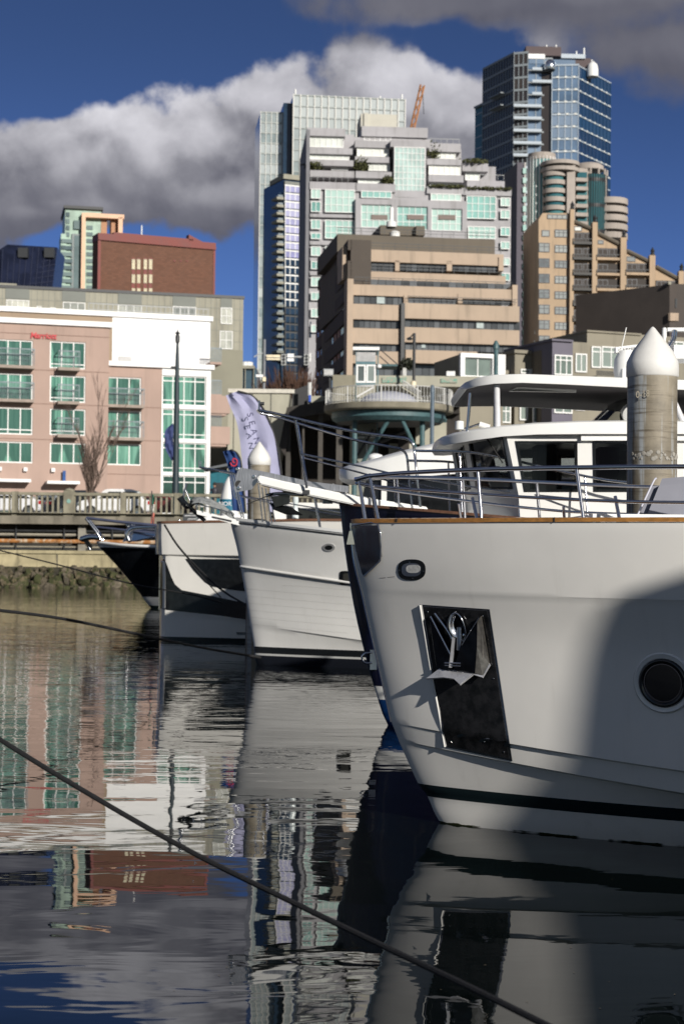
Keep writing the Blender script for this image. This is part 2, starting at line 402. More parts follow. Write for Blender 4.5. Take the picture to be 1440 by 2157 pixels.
# ================= near white yacht =================
B1 = thing('motor_yacht', 'large near white motor yacht with teak cap rail and round porthole', 'boat', (.75, 12.8, 0))
lev = [(.070, 2.225, 2.225, 1.65), (.074, 2.15, 2.15, 1.645), (.10, 1.93, 1.93, 1.615), (.155, 1.72, 1.715, 1.580),
       (.157, 1.712, 1.703, 1.572), (.225, 1.42, 1.38, 1.462), (.31, 1.07, 1.0, 1.405), (.385, .745, .575, 1.365),
       (.388, .735, .560, 1.325), (.437, .615, .420, 1.285),
       (.440, .605, .400, 1.205), (.587, .29, .29, 1.10), (.66, .19, .19, 1.03), (.754, 0, 0, .89), (1.0, -.3, -.3, .6), (1.6, -.7, -.8, .03)]
H1 = Hull(12.8, lev, 2.3, 2.4, 6.5, 15.5, [(0, 3), (4, 7), (8, 9), (10, 15)], rn=.045, sub=5, NS=60)
H1.mesh('hull', hullmat('yacht_gelcoat', (.84, .82, .78), [(.195, .29, (.012, .022, .026)), (-2, -.01, (.02, .02, .025))], rough=.17, coat=.5, bumpy=.002), B1)
H1.deck(B1, M_gelw)
cap = MB()
for far in (False, True):
    a = H1.sheer(-.012, 0, far); b = H1.sheer(.07, 0, far)
    rows = []
    for p, q in zip(a, b): rows.append([p + V((0, 0, .002)), p + V((0, 0, .03)), q + V((0, 0, .034)), q + V((0, 0, .002))])
    cap.grid([list(x) for x in zip(*rows)])
cap.build('cap_rail', M_teak, B1, smooth=True, sharp=30)
rb_ = MB()
for far in (False,): 
    for pxs in (858, 1312):
        l, n = H1.hit(pxs, 1099); l = l + n * .014; rb_.box((l.x - .0015, l.y - .004, 2.227), (l.x + .0015, l.y + .01, 2.258))
rb_.build('seam', M_rubber, B1)
def b1rail(far):
    k = lambda x, z, ins=.11: V((x, H1.at(x, ins, far).y, z))
    top = [V((.10, 12.8, 2.555)), k(.12, 2.555, .03), k(.22, 2.575, .05), k(.5, 2.59, .07), k(1.0, 2.60), k(1.7, 2.597), k(2.6, 2.59), k(4.2, 2.59), k(7.4, 2.6)]
    rail(B1, top, .0165, n=10)
    mid = [V((.105, 12.8, 2.525)), k(.14, 2.52, .05), k(.3, 2.49, .08), k(.8, 2.44), k(1.5, 2.385), k(2.3, 2.355), k(4.2, 2.36), k(7.4, 2.37)]
    rail(B1, mid, .0115)
    for xb, xt, sh in ((.175, .125, 0), (.27, .20, 0), (.98, .955, 0), (1.63, 1.59, 0), (2.9, 2.86, 0), (4.2, 4.16, 0), (5.6, 5.56, 0), (7.0, 6.96, 0), (.95, .92, 1), (1.85, 1.83, 1), (3.5, 3.47, 1)):
        zt = 2.59 if not sh else 2.40
        if xt < .15: zt = 2.55
        a = k(xb, 2.24, .03 if xb < .3 else .06); c = k(xt, zt, .05 if xb < .3 else .11)
        rail(B1, [a, c], .0125, 'stanchion')
for far in (False, True): b1rail(far)
# stem guard and strip of polished steel
M_guard = mat('stem_guard_steel', (.15, .15, .165), .10, .10, 3, metal=1)
H1.decal([(742, 1108), (798, 1106), (804, 1172), (797, 1186), (768, 1214), (764, 1206), (752, 1160)], .012, 'stem_guard', M_guard, B1, 6)
rail(B1, [H1.Q(x, y, .014) for x, y in ((745, 1107), (798, 1105), (804, 1172), (797, 1187), (769, 1213))], .005, 'guard_edge', k=3)
st = MB(); rr_ = []
for lv in [l for l in H1.rows if l[0].z > .74]: rr_.append(lv[0] + V((-.001, 0, 0)))
st.tube(rr_, .010, 8).build('stem_band', M_steel, B1, smooth=True)
# a ragged lip on the stem fitting
bx = MB(); q = P(738, 1130, 12.8); bx.hexa([q + V(v) for v in ((-.03, -.03, -.06), (.05, -.03, -.06), (.05, .03, -.06), (-.03, .03, -.06), (-.01, -.03, .04), (.05, -.03, .05), (.05, .03, .05), (-.01, .03, .04))]); bx.build('stem_fitting', M_steel, B1)
# fairlead
fl = H1.decal(oval(867, 1200, 29, 22, p=2.6), .005, 'fairlead', M_blk, B1, 5)
H1.decal(oval(867, 1200, 20.5, 14, p=2.8), .0075, 'fairlead_lip', M_steel, fl, 4)
l, n = H1.hit(867, 1201); e = V((1, 0, 0)); e = (e - n * e.dot(n)).normalized(); q = n.cross(e)
if q.z < 0: q = -q
b = MB(); rows = []
for i in range(7):
    a = i / 6; rows.append([l + n * (.0135 - .045 * math.sin(a * math.pi / 2) ) + (e * math.cos(t_) * .058 + q * math.sin(t_) * .036) * math.cos(a * math.pi / 2 * .9) for t_ in [2 * math.pi * k_ / 24 for k_ in range(25)]])
hb = H1.decal(oval(871, 1198, 14.5, 8.5, p=2.8), .0095, 'fairlead_mouth', mat('mirror_inside', (.85, .84, .80), .18, .3, 14, metal=.3), fl, 4)
for (x, y) in ((863, 1184), (870, 1218), (842, 1201), (892, 1203)):
    l, n = H1.hit(x, y); MB().lathe(l + n * .005, [(0, .004), (.004, .004), (.005, 0)], 10, n).build('screw', M_steel, fl, smooth=True)
# anchor plate
pl = H1.decal([(885, 1273), (1031, 1283), (1079, 1603), (938, 1573), (908, 1412), (896, 1335)], .006, 'anchor_plate_frame', M_steel, B1, 9)
H1.decal([(893, 1277), (1027, 1286), (1073, 1597), (942, 1569), (914, 1420)], .011, 'anchor_plate', mat('scuffed_black_plate', (.010, .011, .012), .22, .4, 14, col2=(.022, .022, .024)), pl, 9)
for (x, y) in ((902, 1288), (1018, 1297), (1040, 1429), (951, 1562), (1021, 1562), (1062, 1583)):
    l, n = H1.hit(x, y); MB().lathe(l + n * .011, [(0, .005), (.005, .004), (.007, 0)], 12, n).build('screw', M_steel, pl, smooth=True)
rail(B1, [H1.Q(x, y, .012) for x, y in ((886, 1274), (897, 1340), (909, 1412), (924, 1490), (938, 1572))], .0075, 'plate_edge', M_gel, k=3)
for pts_ in (((800, 1217), (812, 1216), (812, 1217.2), (800, 1218)), ((816, 1215.5), (831, 1214), (831, 1215), (816, 1216.5))): H1.decal(list(pts_), .0015, 'scuff', mat('scuff_grey', (.3, .28, .25), .8), B1, 5)
A1 = thing('stowed_anchor', 'polished stainless plough anchor stowed on the black plate of the near yacht', 'anchor', H1.Q(960, 1390, .03))
z5 = lambda x, y, off: H1.Q(780 + x / 4.494, 1160 + y / 4.494, .012 + off * .36)
M_flk = mat('anchor_steel_brown_lit', (.34, .31, .27), .3, .35, 12, metal=.8); M_bld = mat('anchor_steel_lit', (.62, .62, .64), .28, .15, 12, metal=.55)  # lit and shaded planes of one steel, light put into the colours
plate([z5(578, 608, .035), z5(606, 612, .05), z5(800, 960, .13), z5(812, 1110, .13), z5(655, 1122, .05), z5(600, 860, .02)], .008, 'fluke', mat('anchor_steel_shaded', (.05, .05, .055), .2, .3, 12, metal=1), A1)
plate([z5(1030, 650, .03), z5(890, 900, .12), z5(830, 1110, .13), z5(1035, 1145, .14), z5(1042, 900, .10)], .008, 'fluke', MATS['anchor_steel_shaded'], A1)
plate([z5(1062, 612, .02), z5(1030, 650, .04), z5(1042, 900, .10), z5(1035, 1145, .14), z5(1095, 1165, .11), z5(1140, 1062, .03)], .008, 'fluke', M_flk, A1)
plate([z5(606, 1190, .24), z5(680, 1112, .06), z5(850, 1130, .07), z5(1012, 1146, .10), z5(948, 1240, .34), z5(865, 1193, .24), z5(765, 1180, .23)], .012, 'blade', M_bld, A1)
plate([z5(948, 1240, .34), z5(1012, 1146, .10), z5(1095, 1165, .09), z5(1140, 1062, .02), z5(1150, 1075, .03), z5(1100, 1190, .12), z5(1020, 1160, .15)], .010, 'blade', M_bld, A1)
rail(A1, [z5(592, 612, .05), z5(800, 965, .135)], .007, 'edge_bar')
rail(A1, [z5(628, 585, .04), z5(745, 740, .05), z5(800, 830, .06)], .009, 'edge_bar')
rail(A1, [z5(1048, 625, .05), z5(905, 880, .12)], .004, 'edge_bar')
s0, s1 = z5(826, 745, .09), z5(808, 1090, .16); dd = V((.011, 0, 0)); ee = V((-.012, -.025, 0))
b = MB(); b.hexa([s1 - dd, s1 + dd, s1 + dd - ee, s1 - dd - ee, s0 - dd, s0 + dd, s0 + dd - ee, s0 - dd - ee]); b.build('shank', mat('satin_steel', (.75, .75, .78), .3, .1, 8, metal=.8), A1)
rail(A1, [z5(755, 1045, .155), z5(905, 1050, .155)], .006, 'crossbar'); rail(A1, [z5(755, 1068, .155), z5(905, 1075, .155)], .004, 'crossbar')
# hawse pipe mouth
hc = H1.Q(780 + 845 / 4.494, 1160 + 690 / 4.494, .0); n = H1.hit(780 + 845 / 4.494, 1160 + 690 / 4.494)[1]
hp = MB(); 
ctr = [hc - n * .02 + V((0, 0, .0)), hc + n * .03, hc + n * .055]
rows = []
for rad, off in ((.085, .008), (.085, .018), (.083, .022), (.076, .022), (.066, .014), (.05, .010)):
    rows.append([hc + n * off + V((math.cos(a) * rad * .82, 0, 0)) + V((.12 * math.cos(a) * 0, 0, math.sin(a) * rad * 1.15)) for a in [2 * math.pi * k / 28 for k in range(29)]])
hp.grid(rows); hp.build('hawse_pipe', M_steel, B1, smooth=True, sharp=40)
rail(A1, [hc + n * .02 + V((.01, 0, -.02)), z5(868, 860, .06), z5(870, 930, .07)], [.03, .03, .022, .022][:0] or .024, 'swivel')
rail(A1, [z5(x, y, .05) for x, y in ((750, 735), (765, 640), (815, 582), (868, 610), (908, 700), (922, 790), (900, 850))], .0065, 'scoop_rim', k=5)
plate([z5(x, y, .01) for x, y in ((750, 735), (765, 640), (815, 585), (868, 612), (908, 700), (915, 770), (800, 800))], .004, 'scoop', MATS['anchor_steel_shaded'], A1)
# porthole
l, n = H1.hit(1396, 1438); ph = MB().lathe(l + n * .004, [(.205, -.03), (.205, .003), (.195, .012), (.182, .008), (.168, .006), (.160, -.02)], 48, n).build('porthole', M_gel, B1, smooth=True, sharp=50)
MB().lathe(l + n * .004, [(.163, -.03), (.163, .014), (.155, .022), (.146, .022), (.132, .012), (.126, -.004)], 48, n).build('rim', M_blk, ph, smooth=True, sharp=50)
MB().lathe(l + n * .004, [(0, .006), (.132, .006)], 48, n).build('glass', M_glass, ph)
MB().lathe(l + n * .004, [(.131, .004), (.130, .014), (.124, .014), (.121, .006)], 48, n).build('bezel', mat('bezel_steel', (.25, .25, .27), .15, metal=1), ph, smooth=True)
# foredeck locker and coaming, deckhouse out of frame
b = MB(); y0, y1 = 11.75, 13.2; kf = y1 / y0 * 1.03
b.hexa([V((2.007, y0, 2.2)), V((3.6, y0, 2.2)), V((3.6 * kf, y1, 2.2)), V((2.007 * kf, y1, 2.2)), V((2.15, y0 + .05, 2.535)), V((3.6, y0 + .05, 2.68)), V((3.6 * kf, y1 - .1, 2.68)), V((2.15 * kf, y1 - .1, 2.535))])
lk = b.build('deck_locker', mat('locker_gelcoat', (.155, .16, .20), .4, .06), B1)
rail(B1, [V((2.0, 11.74, 2.22)), V((2.135, 11.78, 2.50)), V((2.165, 11.80, 2.54))], .007, 'locker_trim', mat('lavender_trim', (.5, .5, .58), .4))
bm = bmesh.new(); bm.from_mesh(lk.data); bmesh.ops.bevel(bm, geom=bm.edges[:], offset=.05, segments=4, affect='EDGES'); bm.to_mesh(lk.data); bm.free(); lk.data.shade_smooth(); lk.data.set_sharp_from_angle(angle=R(40))
b = MB(); b.box((1.7, 11.6, 2.19), (7.5, 14.0, 2.285)); b.build('coaming', M_gelw, B1)
b = MB(); b.hexa([V((7.6, 11.2, 2.1)), V((14.8, 11.2, 2.1)), V((14.8, 14.4, 2.1)), V((7.6, 14.4, 2.1)), V((8.5, 11.4, 3.6)), V((14.3, 11.4, 3.6)), V((14.3, 14.2, 3.6)), V((8.5, 14.2, 3.6))]); b.build('deckhouse', M_gel, B1)
for k in range(4):
    b = MB(); x = 9 + k * 1.3; b.hexa([V((x, 11.20, 2.7)), V((x + 1.1, 11.20, 2.7)), V((x + 1.1, 11.30, 2.7)), V((x, 11.30, 2.7)), V((x, 11.29, 3.3)), V((x + 1.1, 11.29, 3.3)), V((x + 1.1, 11.4, 3.3)), V((x, 11.4, 3.3))]); b.build('window', M_glass, B1)
b = MB(); b.box((8.2, 11.1, 3.6), (14.6, 14.5, 3.72)); b.build('roof', M_gelw, B1)

# ================= navy trawler yacht =================
YC = 20.0
B2 = thing('trawler_yacht', 'navy hulled trawler yacht with long white bow pulpit and white pilothouse under a hardtop', 'boat', (.6, YC, 0))
lev = [(-.035, 2.56, 2.32, 1.72), (-.015, 2.45, 2.2, 1.70), (.035, 2.05, 1.85, 1.52), (.145, 1.4, 1.3, 1.30), (.29, .8, .75, 1.08), (.41, .4, .4, .95), (.56, 0, 0, .8), (.9, -.4, -.4, .5), (1.6, -.9, -.9, .03)]
H2 = Hull(YC, lev, 2.6, 2.15, 6, 14.5, [(0, 8)], rn=.05, sub=3)
H2.mesh('hull', hullmat('navy_topsides', (.006, .007, .022), [(.30, .455, (.7, .7, .68)), (-2, .30, (.006, .035, .13))], rough=.12, coat=.6, scum=False, var=.1), B2)
H2.deck(B2, M_gelw)
cap = MB()
for far in (False, True):
    a = H2.sheer(-.02, 0, far); b = H2.sheer(.06, 0, far); cap.grid([list(x) for x in zip(*[[p, p + V((0, 0, .03)), q + V((0, 0, .03)), q] for p, q in zip(a, b)])])
cap.build('cap_rail', M_teakd, B2, smooth=True, sharp=30)
q6 = lambda x, y, D: P(400 + x / 2.571, 720 + y / 2.571, D)
# pulpit
b = MB(); pn = YC - .24; pf = YC + .24
def slab(bld, poly, ya, yb):
    pts = [P(x, y, ya) for x, y in poly]; bld.prism(pts, (0, yb - ya, 0))
slab(b, [(545, 1001), (600, 1014), (755, 1046), (900, 1068), (900, 1085), (757, 1066), (600, 1033), (547, 1020), (541, 1010)], pn, pf)
pu = b.build('pulpit', M_gelw, B2)
bm = bmesh.new(); bm.from_mesh(pu.data); bmesh.ops.bevel(bm, geom=bm.edges[:], offset=.012, segments=2, affect='EDGES'); bm.to_mesh(pu.data); bm.free()
for yy in (YC - .12, YC + .10):
    b = MB(); slab(b, [(502, 984), (560, 994), (652, 1014), (734, 1024), (734, 1037), (650, 1030), (560, 1012), (546, 1009), (530, 1031), (496, 1037), (492, 1028)], yy, yy + .02); b.build('anchor_roller_cheek', mat('brushed_steel', (.42, .42, .44), .33, .3, 5, metal=.9, stretch=(30, 30, 1.5)), B2)
for px, py in ((503, 1028), (500, 988), (535, 1004)):
    MB().lathe(P(px, py, YC - .13), [(0, .012), (.018, .01), (.022, -.01)], 12, (0, -1, 0)).build('bolt', M_steel, B2, smooth=True)
MB().tube([P(503, 1020, YC - .12), P(503, 1020, YC + .12)], .045, 14).build('roller', M_rubber, B2)
b = MB(); b.box(P(638, 1032, YC - .25), P(652, 1041, YC - .235)); b.build('vent', M_dark, B2)
# anchor under the pulpit
A2 = thing('hanging_anchor', 'dark plough anchor hanging below the navy boat pulpit', 'anchor', P(600, 1060, YC))
b = MB()
for sy in (-1, 1):
    b.prism([P(570, 1046, YC), P(612, 1042, YC), P(608, 1062, YC), P(580, 1069, YC)], (0, sy * .10, 0))
b.build('crown', M_blk, A2)
pts = [P(568, 1060, YC - .02), P(575, 1072, YC - .13), P(600, 1082, YC - .10), P(637, 1085, YC), P(615, 1070, YC)]
plate(pts, .012, 'fluke', M_blk, A2); plate([mir(p, YC) for p in pts], .012, 'fluke', M_blk, A2)
rail(A2, [P(560, 1044, YC), P(585, 1040, YC), P(640, 1042, YC)], .02, 'shank')
rail(A2, [P(520, 1062, YC - .05), P(545, 1052, YC - .05), P(575, 1040, YC - .05)], .006, 'tripping_line', M_rubber)
# pulpit rails
def both(pts, r=.013, name='rail', k=6):
    rail(B2, pts, r, name, k=k); rail(B2, [mir(p, YC) for p in pts], r, name, k=k)
both([q6(372, 370, 19.78), q6(470, 390, 19.72), q6(700, 445, 19.5), q6(900, 488, 19.3), q6(1110, 516, 19.1), q6(1175, 525, 19.02), q6(1205, 552, 19.0), q6(1215, 600, 19.0), q6(1228, 720, 18.95), q6(1247, 895, 18.95)], .016)
rail(B2, [q6(372, 370, 19.78), P(543, 865, 20), mir(q6(372, 370, 19.78), YC)], .016)
rail(B2, [q6(374, 372, 19.78), q6(376, 318, 19.78)], .012, 'light_post'); MB().lathe(q6(388, 335, 19.78), [(0, .03), (.02, .03), (.02, -.02), (0, -.02)], 10, (1, 0, 0)).build('light', M_dark, B2)
both([q6(600, 606, 19.6), q6(800, 648, 19.4), q6(1000, 692, 19.2), q6(1230, 750, 18.95)], .011)
both([q6(572, 425, 19.62), q6(600, 600, 19.65), q6(632, 792, 19.70)], .016, 'stanchion')
def r2(far):
    k = lambda x, z, ins=.12: V((x, H2.at(x, ins, far).y, z))
    rail(B2, [q6(1215, 590, 19.0) if not far else mir(q6(1215, 590, 19.0), YC), k(1.5, 3.12), k(2.4, 2.90), k(3.1, 2.78), k(4.6, 2.72), k(8, 2.70)], .015)
    rail(B2, [k(.85, 2.86), k(1.6, 2.72), k(2.4, 2.62), k(3.4, 2.54), k(4.6, 2.52), k(8, 2.5)], .010)
    for x in (.62, 1.3, 1.9, 2.6, 3.4, 4.6, 6): 
        zt = {.62: 2.9, 1.3: 3.14, 1.9: 3.02, 2.6: 2.86, 3.4: 2.76}.get(x, 2.72); a = k(x + .03, 0, .05); a.z = H2.at(x).z; rail(B2, [a, k(x, zt)], .012, 'stanchion')
r2(False); r2(True)
# windlass
b = MB().lathe(P(690, 1043, YC), [(0, .12), (.05, .12), (.055, .08), (.035, .05), (.05, .0), (.06, -.1)], 16).build('windlass', M_gelw, B2, smooth=True)
b = MB().tube(cr([P(700, 1020, YC), P(722, 1036, YC - .03), P(745, 1045, YC), P(790, 1052, YC)]), .014, 6).build('chain', mat('galvanised_chain', (.45, .45, .44), .4, .5, 60, metal=.7, bump=.01), B2)
# bow eye
b = MB(); e = P(787, 1385, YC - .1); b.box(e + V((-.045, -.03, -.14)), e + V((.035, .02, .09))); b.build('bow_eye_plate', M_steel, B2)
rail(B2, [e + V((-.02, -.03, .06)), e + V((-.10, -.04, .05)), e + V((-.14, -.04, 0)), e + V((-.10, -.04, -.06)), e + V((-.02, -.03, -.06))], .012, 'bow_eye')
# pilothouse
ys0, ys1 = YC - 1.45, YC - .72      # near side, near front corner
def pz(px, py, y): return P(px, py, y)
wb_ = MB()
S = lambda px, py: P(px, py, ys0)
Fr_ = lambda px, py: P(px, py, ys1)
XB = 9.5
def xz(p, x): return V((x, p.y, p.z))
# side wall pieces with window openings
def wallq(b, ps, th=.05):      # thick quad
    c = sum(ps, V()) / len(ps); n = (ps[1] - ps[0]).cross(ps[2] - ps[0]).normalized()
    if n.y > 0: n = -n
    b.prism(ps, n * -th)
side = [S(1060, 905), S(1480, 905)]
cols = [(1071, 1090), (1213, 1249), (1372, 1400)]
wy0, wy1 = 929, 1036
wallq(wb_, [S(1064, 906), S(1600, 906), S(1600, wy0), S(1068, wy0)])
wallq(wb_, [S(1091, wy1), S(1600, wy1), S(1600, 1110), S(1096, 1110)])
wallq(wb_, [S(1068, wy0), S(1084, wy0), S(1103, wy1), S(1091, wy1)])
wallq(wb_, [S(1215, wy0), S(1247, wy0), S(1249, wy1), S(1216, wy1)])
wallq(wb_, [S(1372, wy0), S(1600, wy0), S(1600, wy1), S(1372, wy1)])
# front corner panel (faces forward and to the side)
def Lp(px, py, t): return P(px, py, ys0 + (ys1 - ys0) * t)
a0, a1 = 1064, 972
def cq(t0, y0, t1, y1):
    g = lambda t, y: P(a0 + (a1 - a0) * t + (y - 906) * (.20 if t < .5 else .16), y, ys0 + (ys1 - ys0) * t)
    return [g(t0, y0), g(t1, y0), g(t1, y1), g(t0, y1)]
for q_ in (cq(0, 906, 1, 920), cq(0, 1030, 1, 1110), cq(0, 920, .10, 1030), cq(.88, 920, 1, 1030)): wallq(wb_, q_)
# front centre panel
g0 = lambda y: P(a1 + (y - 906) * .16, y, ys1)
g1 = lambda y: mir(g0(y), YC)
for ya, yb in ((906, 922), (1030, 1110)): wallq(wb_, [g0(ya), g1(ya), g1(yb), g0(yb)])
for t0, t1 in ((0, .06), (.3, .36), (.64, .70), (.94, 1)):
    wallq(wb_, [g0(922).lerp(g1(922), t0), g0(922).lerp(g1(922), t1), g0(1030).lerp(g1(1030), t1), g0(1030).lerp(g1(1030), t0)])
# far side, mirrored
near = [V(v) for v in wb_.v]; nf = list(wb_.f)
fb = MB(); 
wallq(fb, [mir(p, YC) for p in (S(1064, 906), S(1600, 906), S(1600, wy0), S(1068, wy0))])
wallq(fb, [mir(p, YC) for p in (S(1091, wy1), S(1600, wy1), S(1600, 1110), S(1096, 1110))])
for aa in ((1068, 1084, 1103, 1091), (1215, 1247, 1249, 1216), (1372, 1600, 1600, 1372)):
    wallq(fb, [mir(p, YC) for p in (S(aa[0], wy0), S(aa[1], wy0), S(aa[2], wy1), S(aa[3], wy1))])
for q_ in (cq(0, 906, 1, 920), cq(0, 1030, 1, 1110), cq(0, 920, .10, 1030), cq(.88, 920, 1, 1030)): wallq(fb, [mir(p, YC) for p in q_])
xa = S(1600, 906).x; fb.box((xa, ys0, 2.3), (xa + .06, 2 * YC - ys0, 3.4))
wb_.add(fb.v, fb.f); wb_.build('pilothouse', M_gel, B2)
# glass panes (dark, see-through a little) with black rubber frames
def glassmat():
    M = bpy.data.materials.new('tinted_cabin_glass'); M.use_nodes = True; t = NT(M.node_tree); t.t.nodes.clear()
    tr = t.n('ShaderNodeBsdfTransparent'); tr.inputs[0].default_value = (.42, .44, .44, 1)
    gl = t.n('ShaderNodeBsdfGlossy'); gl.inputs['Roughness'].default_value = .02; fr = t.n('ShaderNodeFresnel'); fr.inputs[0].default_value = 1.5
    ms = t.n('ShaderNodeMixShader'); t.put(ms.inputs[0], fr.outputs[0]); t.put(ms.inputs[1], tr.outputs[0]); t.put(ms.inputs[2], gl.outputs[0])
    o = t.n('ShaderNodeOutputMaterial'); t.put(o.inputs[0], ms.outputs[0]); return M
M_cg = glassmat()
def pane(ps, fr=.03):
    c = sum(ps, V()) / 4; n = (ps[1] - ps[0]).cross(ps[2] - ps[0]).normalized()
    if n.y > 0 and abs(n.y) > .2: n = -n
    ins = [p + (c - p).normalized() * fr * 1.3 for p in ps]
    b = MB(); m4 = [p + n * .012 for p in ps]; i4 = [p + n * .012 for p in ins]; m5 = [p - n * .03 for p in ps]; i5 = [p - n * .03 for p in ins]
    for k in range(4):
        k2 = (k + 1) % 4; b.add([m4[k], m4[k2], i4[k2], i4[k], m5[k], m5[k2], i5[k2], i5[k]], [(0, 1, 2, 3), (0, 4, 5, 1), (3, 2, 6, 7), (4, 7, 6, 5)])
    wf = b.build('window', M_blk, B2); b = MB(); b.add([p - n * .01 for p in ins], [(0, 1, 2, 3)]); b.build('pane', M_cg, wf)
for q_ in ([S(1084, wy0), S(1215, wy0), S(1216, wy1), S(1103, wy1)], [S(1247, wy0), S(1372, wy0), S(1372, wy1), S(1249, wy1)]): pane(q_); pane([mir(p, YC) for p in q_])
pane(cq(.10, 920, .88, 1030)); pane([mir(p, YC) for p in cq(.10, 920, .88, 1030)])
for t0, t1 in ((.06, .3), (.36, .64), (.70, .94)):
    pane([g0(922).lerp(g1(922), t0), g0(922).lerp(g1(922), t1), g0(1030).lerp(g1(1030), t1), g0(1030).lerp(g1(1030), t0)])
rail(B2, [P(1020, 918, ys0 + .2), P(1032, 935, ys0 + .18), P(1058, 975, ys0 + .1)], .008, 'wiper', M_rubber)
# interior: seats, helm
b = MB()
for x, y, w_, h_ in ((1145, 985, .22, .55), (1275, 990, .22, .5)):
    c = P(x, y, YC - .3); b.box(c + V((-w_ / 2, -.25, -h_)), c + V((w_ / 2, .25, .25)))
c = P(1045, 1030, YC); b.box(c + V((-.15, -.8, -.4)), c + V((.3, .8, .1))); b.build('helm_seats', mat('dark_upholstery', (.02, .02, .022), .6), B2)
for x0_, x1_ in ((1012, 1052), (1132, 1176), (1274, 1322)):
    b = MB(); a_, c_ = P(x0_, 1040, YC + .5), P(x1_, 982, YC + .5); b.box((a_.x, YC + .5, a_.z), (c_.x, YC + .62, c_.z)); b.build('seat_back', mat('pale_upholstery', (.62, .62, .63), .6), B2)
b = MB(); b.box((P(1075, 1040, YC).x, ys0 + .06, 2.42), (xa, 2 * YC - ys0 - .06, 2.46)); b.build('cabin_floor', M_teakd, B2)
# roof brow
def sweep_roof(outline, half, name, m, crown=.05, n=14, front=.0):
    """outline: list of (px, py_top, py_bottom) along the near edge plane; half = half width by index"""
    top = []; bot = []
    for i, (px, t0, b0) in enumerate(outline):
        hw = half[i]; pt = P(px, t0, YC - hw); pb = P(px, b0, YC - hw)
        top.append([V((pt.x, YC - hw * math.cos(math.pi * k / n), pt.z + crown * math.sin(math.pi * k / n))) for k in range(n + 1)])
        bot.append([V((pt.x, YC - hw * math.cos(math.pi * k / n), pb.z)) for k in range(n + 1)])
    b = MB(); b.grid(top); b.grid(bot)
    b.grid([[t_[0] for t_ in top], [t_[0] for t_ in bot]]); b.grid([[t_[-1] for t_ in top], [t_[-1] for t_ in bot]])
    b.grid([top[0], bot[0]]); b.grid([top[-1], bot[-1]]); return b.build(name, m, B2, smooth=True, sharp=40)
sweep_roof([(924, 932, 936), (935, 924, 938), (960, 915, 934), (1000, 907, 927), (1060, 899, 919), (1130, 893, 915), (1230, 889, 914), (1330, 888, 914), (1600, 890, 914)],
           [.75, 1.0, 1.2, 1.38, 1.5, 1.55, 1.56, 1.56, 1.56], 'roof', M_gelw, .06)
b = MB(); b.prism([P(1223, 915, ys0 - .06), P(1600, 915, ys0 - .06), P(1600, 928, ys0 - .06), P(1223, 928, ys0 - .06)], (0, .1, 0)); b.build('drip_rail', M_gelw, B2)
# hardtop above
HTO = [(968, 818, 822), (980, 806, 822), (1005, 796, 816), (1040, 790, 811), (1100, 788, 809), (1180, 791, 812), (1260, 794, 816), (1340, 797, 820), (1500, 803, 826), (1700, 808, 832)]
HTW = [.8, 1.15, 1.35, 1.45, 1.5, 1.5, 1.5, 1.5, 1.5, 1.5]
sweep_roof([(x, a_, b_ - 3) for x, a_, b_ in HTO], HTW, 'hardtop', M_gelw, .03)
sweep_roof([(x + 4, b_ - 3.5, b_ - 1.5) for x, a_, b_ in HTO], [h_ - .05 for h_ in HTW], 'hardtop_liner', mat('grey_headliner', (.07, .065, .07), .7), .0)
b = MB(); b.prism([P(1072, 824, YC - .9), P(1090, 815, YC - 1.0), P(1213, 818, YC - 1.0), P(1213, 826, YC - 1.0), P(1090, 824, YC - 1.0)], (0, .06, 0)); b.build('hatch_rail', M_gelw, B2)
for yy in (ys0 + .1, 2 * YC - ys0 - .1):
    rail(B2, [P(1045, 800, yy), P(1047, 900, yy)], .035, 'hardtop_post', m=mat('white_post', (.7, .7, .72), .25))
    rail(B2, [P(990, 828, yy + .1), P(983, 912, yy + .1)], .018, 'hardtop_strut')
    rail(B2, [P(1420, 850, yy), P(1440, 895, yy)], .035, 'hardtop_post', m=MATS['white_post'])
b = MB(); rows = []
for k in range(11):
    a = math.pi * k / 10; rows.append([V((3.05 - .25 * math.sin(a), YC - 1.1 * math.cos(a), 3.46)), V((3.35 - .22 * math.sin(a), YC - 1.0 * math.cos(a), 3.78))])
b.grid(rows); b.build('windscreen', M_cg, B2, smooth=True)
MB().lathe(P(1332, 876, YC - 1.0), [(0, .16), (.1, .12), (.15, 0), (.1, -.14), (0, -.18)], 16, (-.3, -1, 0)).build('searchlight', M_gelw, B2, smooth=True)
rail(B2, [P(966, 905, YC - .9), P(985, 901, YC - .9), P(1012, 892, YC - .9)], .012, 'horn'); MB().lathe(P(967, 895, YC - .9), [(0, .05), (.05, .04), (.05, -.05), (0, -.06)], 12).build('nav_light', M_gelw, B2, smooth=True)
MB().lathe(P(1012, 895, YC - .9), [(.035, .02), (.035, -.1), (0, -.1)], 12, (-1, 0, .3)).build('horn_trumpet', M_gelw, B2, smooth=True)
